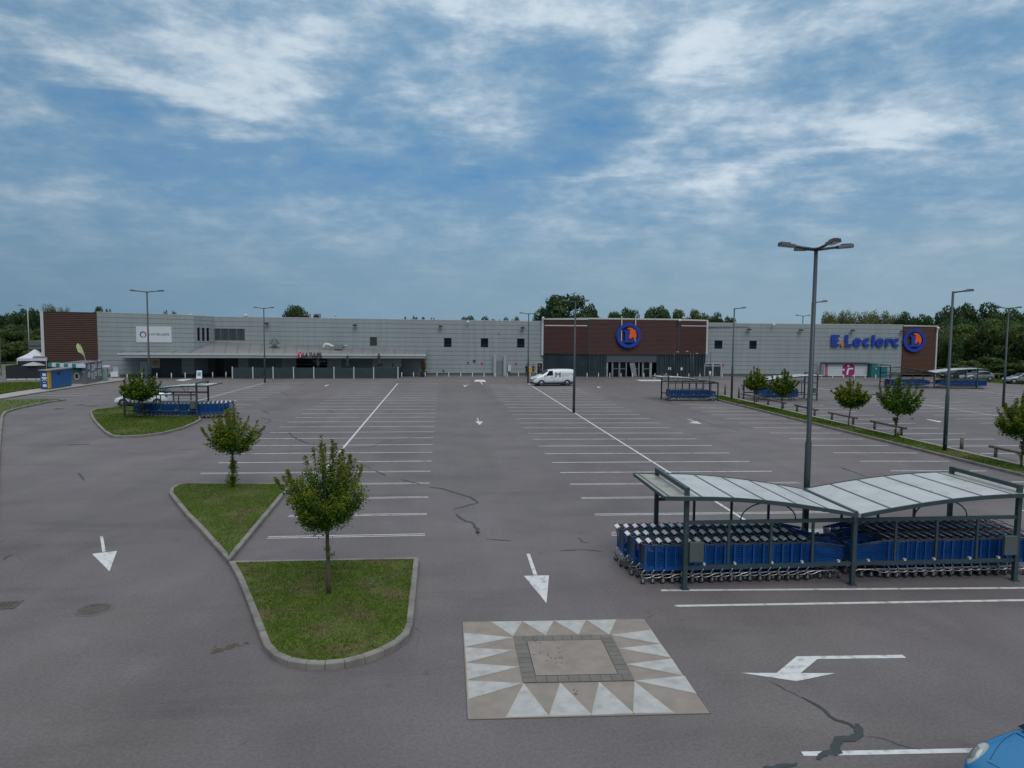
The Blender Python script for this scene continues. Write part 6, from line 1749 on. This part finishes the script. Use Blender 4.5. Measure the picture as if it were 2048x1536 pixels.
ka = [(0.0, .30, .52, .55, .50, .38), (.10, .22, .64, .68, .70, .56), (.38, .2, .76, .82, .80, .68), (.84, .2, .88, .97, .83, .72), (1.72, .2, .92, 1.36, .835, .60), (2.4, .2, .94, 1.42, .835, .60), (3.1, .22, .96, 1.36, .83, .57), (3.6, .26, .96, 1.02, .79, .62), (3.72, .32, .80, .86, .72, .58)]
blue_car = car('blue_car', 'bright blue hatchback car with its nose in the bottom right corner', 'car', ka, blue_paint, (6.98, 8.12, 0), 0.02, (.72, 3.05), .29,
    [('side', 1.15, 3.2, 1.72, 3.05), ('front', .86, 1.66), ('rear', 3.15, 3.56)], [('headlight', lampglass, (.28, .60, .66), (.25, .10, .145), -38), ('headlight_lens', mat('headlight_lens', (0.13, 0.15, 0.145), .08, var=.35, scale=9), (.272, .605, .668), (.205, .088, .142), -38)], [('tail_light', redglass, (3.6, .62, .86), (.12, .14, .10), 0)], detail=dict(mx=1.3, mz=.86, hx=2.1, hz=.78, seams=(1.05, 2.3), z0=.3, z1=.88))
bpy.context.view_layer.update()
_bo = next(o for o in blue_car.children if o.name.startswith('body')).evaluated_get(bpy.context.evaluated_depsgraph_get())
def on_body(x, y):
    ok, p, n, _ = _bo.ray_cast(Vector((x, y, 2.0)), Vector((0, 0, -1)))
    return (p.x, p.y, p.z + .001) if ok else (x, y, .8)
b = MB()
for s in (-1, 1):
    b.tube([on_body(.28 + .56 * k / 12, s * (.40 + .24 * math.sin(k / 12 * 1.5))) for k in range(13)], .005, 5)
b.tube([on_body(.845, -.62 + 1.24 * k / 10) for k in range(11)], .010, 5)
b.tube([on_body(.22 + .06 * math.cos((k - 6) / 6 * 1.4), -.40 + .80 * k / 12) for k in range(13)], .005, 5)
b.build('bonnet_seam', mat('blue_seam', (0.002, 0.035, 0.09), .5), blue_car)
b = MB()
for s in (-1, 1): b.tube([(.95, s * .55, 1.0), (1.05, s * .2, 1.055)], .012, 6)
b.build('wiper', black_m, blue_car)
van_st = [(0.0, .30, .62, .66, .78, .64), (.12, .24, .84, .90, .90, .76), (.55, .22, 1.02, 1.10, .94, .80), (1.0, .22, 1.12, 1.24, .955, .82), (1.85, .22, 1.16, 1.88, .955, .76), (2.5, .22, 1.18, 1.95, .955, .78), (4.8, .24, 1.18, 1.95, .955, .78), (4.98, .28, 1.16, 1.88, .94, .76), (5.04, .3, 1.1, 1.8, .90, .72)]
van = car('white_van', 'white delivery van with a green and brown M logo on its side', 'van', van_st, white_car, (10.30, 83.35, 0), 0.16, (.95, 4.1), .335, [('side', 1.35, 2.35, 1.95, 2.35), ('front', 1.06, 1.80)],
    [('headlight', lampglass, (.22, .72, .88), (.26, .17, .11), -25)], [('tail_light', redglass, (4.97, .86, 1.15), (.06, .06, .3), 0)], detail=dict(mx=1.35, mz=1.2, hx=2.1, hz=1.02, seams=(1.3, 2.45, 3.55), z0=.35, z1=1.2), bumper=.26)
b = MB(); b.box(-.012, .2, -.42, .42, .58, .74); b.build('grille', black_m, van, bevel=.03)
W_van = Wall((0, -.955), (5, -.955))
vg, vb, vo = mat('van_green', (0.03, 0.20, 0.07), .5), mat('van_brown', (0.16, 0.055, 0.025), .5), mat('van_ink', (0.12, 0.14, 0.16), .5)
b = MB(); f = lambda u, v, w: (2.62 + u, -.955 - w, 1.06 + v)
b.prism([(0, 0), (.14, 0), (.14, .34), (.0, .62)], .02, .026, 0, f); b.prism([(.0, .62), (.14, .36), (.36, .22), (.34, .34)], .02, .026, 0, f)
b.prism([(.50, 0), (.64, 0), (.64, .62), (.50, .36)], .02, .026, 1, f); b.prism([(.64, .62), (.50, .36), (.34, .24), (.34, .36)], .027, .032, 1, f)
b.build('logo', [vg, vb], van)
for body, s0, s1, z0, z1, m_ in (('METIN', 3.38, 4.02, 1.36, 1.50, vo), ('AUTOMOBILE', 4.08, 4.86, 1.36, 1.50, mat('van_pinkgrey', (0.22, 0.12, 0.14), .5)), ('location de véhicules', 3.38, 4.3, 1.17, 1.26, vo)):
    me, w, h = text_mesh(body, 1, .006, .0, 'lettering'); n = len(me.vertices); co = np.empty(n * 3); me.vertices.foreach_get('co', co); co = co.reshape(-1, 3)
    q = np.empty_like(co); q[:, 0] = s0 + co[:, 0] * (s1 - s0) / w; q[:, 1] = -.975 - co[:, 2]; q[:, 2] = z0 + co[:, 1] * (z1 - z0) / h
    me.vertices.foreach_set('co', q.ravel()); me.update(); me.materials.clear(); me.materials.append(m_); put('lettering', me, van)

# ================================================================== people by the side door
def skin_mesh(name, J, E, mats, split=None, sub=1):
    me = bpy.data.meshes.new(name); keys = list(J)
    me.from_pydata([J[k][0] for k in keys], [(keys.index(a), keys.index(b)) for a, b in E], [])
    o = bpy.data.objects.new(name, me); C.objects.link(o)
    sk = o.modifiers.new('skin', 'SKIN'); sk.use_smooth_shade = True
    for k, v in zip(keys, me.skin_vertices[0].data): v.radius = J[k][1] if isinstance(J[k][1], tuple) else (J[k][1], J[k][1])
    me.skin_vertices[0].data[0].use_root = True
    s = o.modifiers.new('sub', 'SUBSURF'); s.levels = s.render_levels = sub
    dg = bpy.context.evaluated_depsgraph_get()
    out = bpy.data.meshes.new_from_object(o.evaluated_get(dg))
    bpy.data.objects.remove(o); bpy.data.meshes.remove(me)
    out.name = name; out.materials.clear()
    for m in mats: out.materials.append(m)
    for p in out.polygons:
        p.use_smooth = True; p.material_index = split(p.center) if split else 0
    return out
def person(loc, rz, label, shirt, pants, hair, arms='folded', shorts=False, bag=False):
    e = empty('person', loc, rz, label, 'person', 'people at the side door')
    skin = mat('skin', (0.34, 0.20, 0.145), .6)
    # faces -Y
    J = {'pelvis': ((0, 0, .95), (.15, .11)), 'waist': ((0, 0, 1.08), (.135, .10)), 'chest': ((0, -.01, 1.30), (.165, .115)), 'collar': ((0, 0, 1.45), (.09, .075)), 'neck': ((0, -.01, 1.53), .052), 'head': ((0, -.02, 1.63), (.078, .092)), 'crown': ((0, -.015, 1.72), (.062, .075)), 'nose': ((0, -.115, 1.625), .014)}
    Ed = [('pelvis', 'waist'), ('waist', 'chest'), ('chest', 'collar'), ('collar', 'neck'), ('neck', 'head'), ('head', 'crown'), ('head', 'nose')]
    for s, n in ((-1, 'l'), (1, 'r')):
        J['hip' + n] = ((s * .09, 0, .88), .095); J['knee' + n] = ((s * .11, -.02, .49), .062); J['ank' + n] = ((s * .12, .02, .09), .042); J['toe' + n] = ((s * .14, -.13, .035), .036)
        J['sho' + n] = ((s * .185, 0, 1.41), .062)
        if arms == 'folded': J['elb' + n] = ((s * .25, -.06, 1.15), .045); J['wri' + n] = ((-s * .04, -.20, 1.17 + .04 * s), .032); J['palm' + n] = ((-s * .12, -.19, 1.18 + .04 * s), (.018, .034)); d = Vector((-s, .05, 0))
        else: J['elb' + n] = ((s * .25, .02, 1.14), .045); J['wri' + n] = ((s * .27, -.06, .90), .032); J['palm' + n] = ((s * .27, -.08, .83), (.018, .034)); d = Vector((0, -.15, -1))
        Ed += [('pelvis', 'hip' + n), ('hip' + n, 'knee' + n), ('knee' + n, 'ank' + n), ('ank' + n, 'toe' + n), ('collar', 'sho' + n), ('sho' + n, 'elb' + n), ('elb' + n, 'wri' + n), ('wri' + n, 'palm' + n)]
        p = Vector(J['palm' + n][0]); sd = Vector((0, 0, 1)) if arms == 'folded' else Vector((0, 1, 0))
        for k, (o_, ln) in enumerate(((-.027, .06), (-.009, .072), (.009, .068), (.027, .052))):
            J['f%d' % k + n] = (tuple(p + sd * o_ + d * ln), .0085); Ed.append(('palm' + n, 'f%d' % k + n))
        J['th' + n] = (tuple(p + sd * -.045 + d * .02 - Vector((0, .02, 0))), .010); Ed.append(('palm' + n, 'th' + n))
    shoe = mat('shoe_dark', (0.03, 0.03, 0.035), .7)
    def split(c):
        if c.z < .085: return 3
        if c.z < (.93) and abs(c.x) < .24 and not (arms != 'folded' and abs(c.x) > .2): return 0 if (shorts and c.z < .52) else 2
        if c.z > 1.475: return 0
        if arms == 'folded' and c.y < -.125 and 1.08 < c.z < 1.28: return 0
        if arms != 'folded' and abs(c.x) > .215 and c.z < 1.12: return 0
        return 1
    put('body', skin_mesh('body', J, Ed, [skin, shirt, pants, shoe], split), e)
    b = MB(); b.lathe([(.094, 1.66), (.10, 1.70), (.09, 1.755), (.05, 1.79), (.01, 1.80)], 14, (0, .012, 0)); b.v = [(x * .92, y + (.02 if z < 1.7 else 0), z) for x, y, z in b.v]; b.build('hair', hair, e)
    b = MB()
    for s in (-1, 1): b.lathe([(.011, -.1), (.011, -.094)], 8, (s * .032, 0, 1.652), 0, 'y')
    b.box(-.028, .028, -.112, -.104, 1.575, 1.585); b.build('face_details', mat('eye_dark', (0.03, 0.02, 0.02), .5), e)
    return e
black_cl, navy_cl, khaki = mat('black_shirt', (0.012, 0.013, 0.016), .9), mat('navy_cloth', (0.018, 0.026, 0.05), .9), mat('khaki_shorts', (0.085, 0.075, 0.065), .9)
hair_m = mat('dark_hair', (0.025, 0.018, 0.013), .8)
g = G(1053, 753); person(P3(g, 0), .5, 'person in black beside the lamp post by the yellow letter box', black_cl, black_cl, hair_m, 'down')
g = G(1066.5, 753.2); person(P3(g, 0), 0, 'person in a black top and grey shorts with folded arms by the door', black_cl, khaki, hair_m, 'folded', True)
g = G(1077.5, 752.6); person((float(g[0]), float(g[1]) - .3, 0), -.4, 'person in dark clothes standing in the open side doorway', navy_cl, navy_cl, hair_m, 'down')

# ================================================================== wooden rails and posts along the strip
def post_rail(p0, p1, label, over=.45):
    a, c = Vector(gp(*p0)), Vector(gp(*p1))
    e = empty('log_rail', (a.x, a.y, 0), 0, label, 'wooden rail', 'low log rails along the grass strip')
    d = (c - a); dn = d.normalized()
    for q in (Vector((0, 0)), d):
        b = MB(); b.tube([(q.x, q.y, 0), (q.x, q.y, .44)], .085, 10); b.build('post', wood_m, e)
    s, t = -dn * over, d + dn * over
    b = MB(); b.tube([(s.x, s.y, .50), ((s.x + t.x) / 2, (s.y + t.y) / 2, .505), (t.x, t.y, .50)], [.075, .08, .075], 10); b.build('log', wood_m, e)
    b = MB()
    for q in (s, t): 
        k = -1 if q is s else 1
        u = dn * .004 * k
        b.tube([(q.x, q.y, .50), (q.x + u.x, q.y + u.y, .50)], .068, 10)
    b.build('log_end', mat('log_end', (0.06, 0.05, 0.045), .9), e)
post_rail((1486.7, 799), (1513, 804), 'log rail nearest the strip tip lamp post, partly behind the first strip tree')
post_rail((1536, 810), (1566, 817), 'log rail behind the second tree of the strip')
post_rail((1594, 823.4), (1629, 831.7), 'log rail passing behind the tall four headed lamp post')
post_rail((1663.6, 839.7), (1706, 849), 'log rail behind the third tree of the strip')
post_rail((1749, 858.7), (1802.5, 870.7), 'log rail behind the fourth tree of the strip')
post_rail((1991, 914), (2064, 931), 'log rail at the right edge of the picture')
g0, g1 = G(1470, 783), G(1486, 783)
post_rail((1486, 780), (1512, 784.5), 'far log rail seen left of the first strip tree, beside the wooden posts')
for k, (px, py, h, lab) in enumerate(((1923, 898, .62, 'lone short wooden post near the right lamp post'), (1450, 790.6, 1.1, 'wooden post left of the strip tip lamp post'), (1477.5, 796.6, 1.06, 'wooden post right of the strip tip lamp post'))):
    g = G(px, py); e = empty('wooden_post', P3(g, 0), 0, lab, 'wooden post', 'wooden posts by the strip')
    b = MB(); b.tube([(0, 0, 0), (0, 0, h)], .095, 12); b.build('post', wood_m, e)
    b = MB(); b.lathe([(.093, h), (.07, h + .03), (.01, h + .035)], 12); b.build('post_top', mat('post_top', (0.19, 0.175, 0.16), .9, var=.2), e)
g = G(1955, 758); e = empty('verge_rail', (float(g[0]), float(g[1]), 0), 0, 'long low wooden rail on the grass bank before the wood', 'wooden rail')
b = MB(); b.tube([(0, 0, .75), (9, -1.2, .72), (16, -2.6, .7)], .11, 8); b.build('log', wood_m, e)
for k in range(6):
    b = MB(); b.tube([(k * 3, -.45 * k + .1, 0), (k * 3, -.45 * k + .1, .7)], .1, 8); b.build('post', wood_m, e)

# ================================================================== trees
def quads_mesh(name, P, T, B_, mats, mi):
    """leaf quads: centre P, half axes T and B_ (n,3)"""
    n = len(P)
    V = np.stack([P - T, P + B_ * .9 - T * .1, P + T, P - B_ * .9 - T * .1], 1).reshape(-1, 3)
    me = bpy.data.meshes.new(name)
    me.vertices.add(4 * n); me.vertices.foreach_set('co', V.ravel())
    me.loops.add(4 * n); me.loops.foreach_set('vertex_index', np.arange(4 * n, dtype=np.int32))
    me.polygons.add(n); me.polygons.foreach_set('loop_start', np.arange(0, 4 * n, 4, dtype=np.int32)); me.polygons.foreach_set('loop_total', np.full(n, 4, dtype=np.int32))
    for m in mats: me.materials.append(m)
    me.polygons.foreach_set('material_index', mi.astype(np.int32))
    me.update(calc_edges=True); me.validate()
    return me
def unit(rng, n):
    v = rng.normal(size=(n, 3)); return v / np.linalg.norm(v, axis=1, keepdims=True)
def vase_tree(px, py, h, w, label, seed, trunk_h, leaf=.055, shoots=70, per=110, lean=(0, 0), suckers=0, yellow=.2, asym=0.0, tufts=7):
    rng = np.random.default_rng(seed); rd = random.Random(seed)
    g = G(px, py); e = empty('young_tree', (float(g[0]), float(g[1]), 0.08), 0, label, 'tree', 'young trees of the car park')
    b = MB()
    top = Vector((lean[0], lean[1], trunk_h))
    b.tube([(0, 0, -.1), (.01, .005, trunk_h * .3), (lean[0] * .6, lean[1] * .6, trunk_h * .7), tuple(top)], [h * .0155, h * .013, h * .012, h * .011], 9)
    P, T, Bt, MI = [], [], [], []
    ch = h - trunk_h
    for k in range(shoots):
        az = rd.uniform(0, 2 * math.pi); u = rd.random()
        # crown envelope: a rounded vase, widest past half height, with upright shoots breaking the top
        t = u ** .75
        prof = np.interp(t, [0, .18, .45, .7, .88, 1.0], [.42, .78, 1.0, .95, .72, .40])
        fill = rd.uniform(.55, 1.0) if k > shoots * .35 else rd.uniform(.92, 1.04)
        rr = w / 2 * prof * fill
        zz_ = trunk_h + ch * (.02 + .64 * t) + .05 * ch * rd.uniform(-1, 1)
        tuft = k < tufts
        if tuft:
            rr = w / 2 * (.15 + (k % 5) / 4.3) * rd.uniform(.9, 1.05)
            zz_ = trunk_h + ch * (.96 - .38 * min(1.1, rr / (w / 2)) ** 1.6) * rd.uniform(.90, 1.02)
            if k == 0: zz_ = trunk_h + ch; rr = w * .06
        end = Vector((rr * math.cos(az) * (1 + asym * math.cos(az)), rr * math.sin(az), zz_))
        st = top + Vector((0, 0, rd.uniform(-.10, .15) * ch))
        mid = Vector((end.x * .78 + st.x * .22, end.y * .78 + st.y * .22, st.z + (end.z - st.z) * rd.uniform(.35, .5)))
        pts = [st.lerp(mid, s) .lerp(mid.lerp(end, s), s) for s in [i / 5 for i in range(6)]]
        if k < 34: b.tube(pts, [h * .0055, h * .004, h * .0032, h * .0025, h * .002, h * .001], 4, cap=False)
        n = per
        s = rng.uniform(.22, 1.04, n) if not tuft else rng.uniform(.40, 1.06, n)
        q = np.array([[*(st.lerp(mid, min(1, x)).lerp(mid.lerp(end, x), min(1, x)))] for x in s]) + np.array([lean[0], lean[1], 0])
        spread = (w * .075) * (1.15 - .85 * s)[:, None] * (.50 if tuft else .95)
        q = q + rng.normal(size=(n, 3)) * spread * np.array([1, 1, .62])
        d = unit(rng, n); d[:, 2] *= .55; d /= np.linalg.norm(d, axis=1, keepdims=True)
        c = np.cross(d, unit(rng, n)); c /= np.linalg.norm(c, axis=1, keepdims=True)
        sz = leaf * rng.uniform(.7, 1.35, (n, 1))
        P.append(q); T.append(d * sz); Bt.append(c * sz * .55)
        tipy = (s > .75) & (rng.random(n) < yellow * 2.2); m = np.where(rng.random(n) < .5, 0, 1); m = np.where(tipy | (rng.random(n) < yellow * .25), 2, m)
        MI.append(m)
    for k in range(suckers):
        az = rd.uniform(0, 6.28); z = rd.uniform(.08, trunk_h * .75); L = rd.uniform(.05, .17) * (2.2 - 1.8 * z / trunk_h)
        n = 26; s = rng.random(n)
        q = np.stack([np.cos(az) * L * s, np.sin(az) * L * s, z + .18 * s], 1) + rng.normal(size=(n, 3)) * .035
        d = unit(rng, n); c = np.cross(d, unit(rng, n)); c /= np.linalg.norm(c, axis=1, keepdims=True); sz = leaf * rng.uniform(.6, 1.1, (n, 1))
        P.append(q); T.append(d * sz); Bt.append(c * sz * .55); MI.append(rng.integers(0, 3, n))
    b.build('trunk', bark_m, e)
    put('crown', quads_mesh('crown', np.concatenate(P), np.concatenate(T), np.concatenate(Bt), [leaf_a, leaf_b, leaf_c], np.concatenate(MI)), e)
    return e
vase_tree(657, 1197, 3.78, 2.05, 'nearest young tree on the rounded grass island', 11, 1.72, .030, 112, 190, (-.02, .02), suckers=5, yellow=.30, tufts=30)
vase_tree(466, 980, 3.28, 2.35, 'young tree with leafy trunk on the triangular grass island', 23, 1.45, .042, 76, 115, (0, 0), suckers=46, yellow=.32, asym=.05, tufts=24)
vase_tree(288, 839, 3.35, 2.9, 'young tree in front of the left trolley shelter', 31, 1.35, .075, 80, 90, (-.1, 0), suckers=8, yellow=.12, tufts=14)
vase_tree(1508.6, 811, 3.3, 2.2, 'first tree of the grass strip, nearest the shops', 41, 1.35, .085, 60, 75, (0, 0), yellow=.25, tufts=14)
vase_tree(1563, 822.7, 3.35, 2.45, 'second tree of the strip, in front of the white roofed shelter', 43, 1.35, .08, 64, 80, (0, 0), yellow=.15, tufts=14)
vase_tree(1696.5, 855.5, 3.25, 2.5, 'third tree of the strip, right of the tall lamp', 47, 1.4, .075, 68, 85, (.12, 0), yellow=.3, tufts=18)
vase_tree(1790, 877.7, 3.72, 2.85, 'fourth tree of the strip, loose dark crown left of the right lamp', 53, 1.5, .075, 60, 75, (.12, 0), suckers=10, yellow=.08, asym=.12, tufts=22)
vase_tree(2042, 940, 3.6, 2.7, 'tree of the strip cut by the right edge of the picture', 59, 1.5, .055, 90, 120, (.05, 0), suckers=10, yellow=.3, tufts=24)

def wood_crown(seed, pal, leaf=.42, n=4200, lobes=15, sq=.85, low=.12, gap=.0):
    rng = np.random.default_rng(seed)
    Lb = []
    for k in range(lobes):
        a = rng.uniform(0, 6.28); z = rng.uniform(low + .08, .90); r = .42 * math.sqrt(max(.05, 1 - ((z - .42) / .56) ** 2)) * rng.uniform(.45, 1.0)
        Lb.append((np.array([r * math.cos(a), r * math.sin(a), z]), rng.uniform(.10, .19)))
    Lb.append((np.array([0, 0, .5]), .3))
    P, N, MI = [], [], []
    tot = sum(r * r for _, r in Lb)
    for j, (c, r) in enumerate(Lb):
        m = int(n * r * r / tot); d = unit(rng, m); d[:, 2] *= sq
        f = rng.uniform(.55, 1.12, (m, 1)) ** .6
        P.append(c + d * r * f); N.append(d)
        p = rng.random(m); base = rng.integers(0, 3)
        MI.append(np.where(p < .5, base, np.where(p < .8, (base + 1) % 3, (base + 2) % 3)))
    P = np.concatenate(P); N = np.concatenate(N); MI = np.concatenate(MI); m = len(P)
    q = np.percentile(np.abs(P[:, :2]), 98.5); P[:, :2] *= .5 / q
    hi_ = np.percentile(P[:, 2], 99.6); P[:, 2] *= 1.0 / hi_
    T = np.cross(N + .6 * unit(rng, m), unit(rng, m)); T /= np.linalg.norm(T, axis=1, keepdims=True) + 1e-9
    Bv = np.cross(T, N + .4 * unit(rng, m)); Bv /= np.linalg.norm(Bv, axis=1, keepdims=True) + 1e-9
    sz = leaf / 10 * rng.uniform(.5, 1.3, (m, 1))
    return quads_mesh('crown', P, T * sz, Bv * sz * .75, pal, MI)
def wood_trunk(seed):
    rd = random.Random(seed); b = MB()
    b.tube([(0, 0, -.02), (.005, 0, .25), (.0, .01, .6), (0, 0, .8)], [.022, .018, .011, .004], 7)
    for k in range(6):
        a = rd.uniform(0, 6.28); z = rd.uniform(.2, .5); b.tube([(0, 0, z), (.12 * math.cos(a), .12 * math.sin(a), z + .12), (.26 * math.cos(a), .26 * math.sin(a), z + .2)], [.009, .006, .002], 5, cap=False)
    return b.mesh('trunk', bark_m)
mixed = [wood_a, wood_b, wood_c]
PROT = {'dark': [wood_crown(s, [wood_a, wood_a, wood_b], .26, 9000, 30) for s in (101, 102, 103)], 'mid': [wood_crown(s, [wood_a, wood_b, wood_b], .26, 9000, 30) for s in (111, 112, 113)],
        'olive': [wood_crown(s, [wood_b, wood_c, wood_b], .26, 9000, 30, low=.0) for s in (121, 122, 123)], 'pale': [wood_crown(s, [pale_a, pale_b, wood_c], .24, 8000, 34, sq=1.25) for s in (131, 132)],
        'bush': [wood_crown(s, [wood_b, wood_c, wood_a], .36, 6000, 22, low=-.05) for s in (141, 142)]}
TRK = [wood_trunk(s) for s in (1, 2, 3)]
def far_tree(px, top, Y, wpx, kind, label, group, k=0, ratio=None, name='tree'):
    """top of the crown at pixel (px, top) on the plane Y; width from pixels"""
    p = at(px, top, Y); depth = (p - EYE) @ _fw
    H_, W_ = float(p[2]), wpx * depth / FPX
    e = empty(name, (float(p[0]), Y, 0), 0, label, 'bush' if kind == 'bush' else 'tree', group)
    rd = random.Random(int(px * 7 + top)); rz = rd.uniform(0, 6.28)
    pr = PROT[kind]; me = pr[(int(px) + k) % len(pr)]
    c = put('crown', me, e, (0, 0, 0), (0, 0, rz)); c.scale = (W_, W_, H_ * 1.02)
    t = put('trunk', TRK[int(px) % 3], e); t.scale = (H_, H_, H_ * .9)
    return e
# behind the roof
far_tree(595, 614.5, 172, 52, 'mid', 'round tree rising over the roof left of the air conditioner', 'trees behind the store')
far_tree(1136, 595, 175, 120, 'dark', 'biggest tree over the roof, behind the two headed lamp', 'trees behind the store')
far_tree(1092, 622, 178, 60, 'mid', 'lower tree left of the biggest roofline tree', 'trees behind the store')
far_tree(1180, 612, 180, 50, 'dark', 'lower tree right of the biggest roofline tree', 'trees behind the store')
far_tree(1245, 621, 178, 66, 'mid', 'tree over the roof above the round entrance sign', 'trees behind the store')
far_tree(1314, 616, 180, 54, 'mid', 'tree over the entrance roof right of the hanging rails', 'trees behind the store')
far_tree(1362, 623, 180, 60, 'olive', 'olive tree over the roof beside the white square vent', 'trees behind the store')
far_tree(1396, 624, 182, 50, 'olive', 'olive tree over the right end of the entrance roof', 'trees behind the store')
far_tree(1428, 629, 184, 46, 'dark', 'dark tree over the wall right of the entrance block', 'trees behind the store')
far_tree(1452, 637, 190, 40, 'mid', 'small treetop low over the grey wall right of the entrance', 'trees behind the store')
for k, (px, top, w) in enumerate(((940, 635, 44), (975, 636.5, 40), (1008, 638, 30))): far_tree(px, top, 215, w, 'dark', 'low dark treetop over the plain grey wall, %s from the left' % num[k], 'treetops over the plain wall')
far_tree(1030, 637, 200, 26, 'olive', 'small olive treetop left of the lamp by the van', 'trees behind the store')
for k, (px, top, w) in enumerate(((812, 636.5, 14), (828, 635.5, 18), (848, 637, 16), (866, 638, 12))): far_tree(px, top, 220, w, 'mid', 'tiny treetop just over the roof edge, %s from the left' % num[k], 'tiny treetops over the roof edge')
for k, (px, top, w) in enumerate(((196, 616, 22), (215, 621, 16), (330, 625, 14), (348, 626, 14))): far_tree(px, top, 190, w, 'mid', 'small treetop over the left block roof, %s from the left' % num[k], 'treetops over the left block')
for k, (px, top, w) in enumerate(((1660, 627, 46), (1693, 625, 44), (1730, 627, 52), (1762, 625, 50), (1790, 632, 40))): far_tree(px, top, 165, w, 'pale', 'silvery tree behind the big store letters, %s from the left' % num[k], 'silvery trees behind the right wall')
# wood at the right
for k, (px, top, Y, w, kd) in enumerate(((1812, 629, 150, 60, 'dark'), (1842, 634, 145, 56, 'dark'), (1872, 629, 142, 60, 'dark'), (1912, 613, 150, 84, 'dark'), (1962, 612, 152, 92, 'dark'), (2010, 622, 145, 70, 'dark'), (2052, 621, 140, 80, 'dark'), (2110, 618, 140, 90, 'dark'), (2180, 616, 140, 90, 'mid'))):
    far_tree(px, top, Y, w, kd, 'tall dark tree on the skyline of the right wood, %s from the left' % num[k], 'skyline trees of the right wood')
for k, (px, top, Y, w, kd) in enumerate(((1884, 655, 112, 46, 'pale'), (1902, 672, 108, 50, 'mid'), (1880, 690, 112, 50, 'dark'), (1932, 664, 126, 80, 'dark'), (1958, 650, 113, 96, 'olive'), (2005, 643, 109, 104, 'olive'), (2050, 655, 103, 96, 'olive'), (2095, 650, 100, 90, 'mid'), (1908, 640, 134, 70, 'dark'), (1990, 640, 130, 90, 'mid'), (2150, 640, 104, 100, 'mid'))):
    far_tree(px, top, Y, w, kd, 'broad leafy tree in the front of the right wood, %s from the left' % num[k], 'front trees of the right wood')
for k, (px, top, Y, w) in enumerate(((1888, 735, 104.5, 48), (1915, 728, 103, 52), (1950, 722, 101.5, 60), (1985, 716, 100, 66), (2025, 728, 97, 60), (2062, 722, 95, 70), (2105, 722, 93, 70), (1905, 744, 102.5, 34), (1968, 742, 99.2, 40), (2005, 743, 98, 44))):
    far_tree(px, top, Y, w, 'bush', 'low bush at the foot of the right wood, %s in the row' % num[k], 'bushes before the right wood', name='bush')
# wood at the far left
for k, (px, top, Y, w, kd) in enumerate(((-10, 632, 150, 50, 'dark'), (18, 628, 150, 46, 'mid'), (45, 623, 150, 48, 'dark'), (76, 622, 155, 44, 'dark'), (100, 612, 170, 36, 'pale'), (126, 618, 170, 30, 'pale'), (-45, 630, 140, 60, 'dark'))):
    far_tree(px, top, Y, w, kd, 'tree at the far left behind the tent, %s from the left' % num[k], 'trees at the far left')
for k, (px, top, Y, w, kd) in enumerate(((0, 660, 138, 60, 'olive'), (34, 652, 140, 62, 'mid'), (70, 660, 136, 60, 'olive'), (8, 690, 132, 56, 'bush'), (44, 684, 133, 50, 'bush'), (80, 684, 131, 40, 'bush'), (-40, 660, 130, 60, 'mid'))):
    far_tree(px, top, Y, w, kd, 'lower leafy tree under the far left trees, %s from the left' % num[k], 'lower trees at the far left')

# ================================================================== grass
def grass():
    rng = np.random.default_rng(5)
    V, MI = [], []
    def inside(p, poly):
        x, y = p[:, 0], p[:, 1]; c = np.zeros(len(p), bool); n = len(poly)
        for i in range(n):
            x0, y0 = poly[i][:2]; x1, y1 = poly[i - 1][:2]
            hit = ((y0 > y) != (y1 > y)) & (x < (x1 - x0) * (y - y0) / ((y1 - y0) + 1e-12) + x0); c ^= hit
        return c
    dens = [1500, 1500, 420, 130, 120, 460, 40]
    hh = [.030, .032, .05, .08, .08, .055, .12]
    for (poly, z), dn, h0 in zip(LAWNS, dens, hh):
        a = np.array([q[:2] for q in poly]); lo, hi = a.min(0), a.max(0)
        lo = np.maximum(lo, [-60, -5]); hi = np.minimum(hi, [105, 125])
        n = int(min(60000, dn * (hi - lo).prod()))
        p = rng.uniform(lo, hi, (n, 2)); p = p[inside(p, poly)]
        # thinner, drier patches
        cen = rng.uniform(lo, hi, (14, 2)); rad = rng.uniform(.3, 1.1, 14) * (1 if dn > 1000 else 2)
        d = np.min(np.linalg.norm(p[:, None] - cen[None], axis=2) / rad, axis=1)
        keep = rng.random(len(p)) < np.clip(.28 + .8 * d, 0, 1); p = p[keep]; d = d[keep]
        n = len(p); ang = rng.uniform(0, 6.28, n); w = h0 * rng.uniform(.18, .38, n); h = h0 * rng.uniform(.5, 1.6, n); ln = rng.normal(0, .5, (n, 2)) * h[:, None]
        base = np.stack([p[:, 0], p[:, 1], np.full(n, z - .004)], 1)
        dx = np.stack([np.cos(ang) * w, np.sin(ang) * w, np.zeros(n)], 1)
        tip = base + np.stack([ln[:, 0], ln[:, 1], h], 1)
        V.append(np.stack([base - dx, base + dx, tip], 1).reshape(-1, 3))
        r = rng.random(n); MI.append(np.where(r < .45, 0, np.where((r < .86) & (d > .5), 1, np.where(d < .7, 2, 0))))
    V = np.concatenate(V); MI = np.concatenate(MI); n = len(MI)
    me = bpy.data.meshes.new('grass_blades')
    me.vertices.add(3 * n); me.vertices.foreach_set('co', V.ravel())
    me.loops.add(3 * n); me.loops.foreach_set('vertex_index', np.arange(3 * n, dtype=np.int32))
    me.polygons.add(n); me.polygons.foreach_set('loop_start', np.arange(0, 3 * n, 3, dtype=np.int32)); me.polygons.foreach_set('loop_total', np.full(n, 3, dtype=np.int32))
    for m in blade_m: me.materials.append(m)
    me.polygons.foreach_set('material_index', MI.astype(np.int32)); me.update(calc_edges=True)
    tag(put('grass_blades', me), 'short mown grass on the car park islands and strip', 'grass', kind='stuff')
grass()
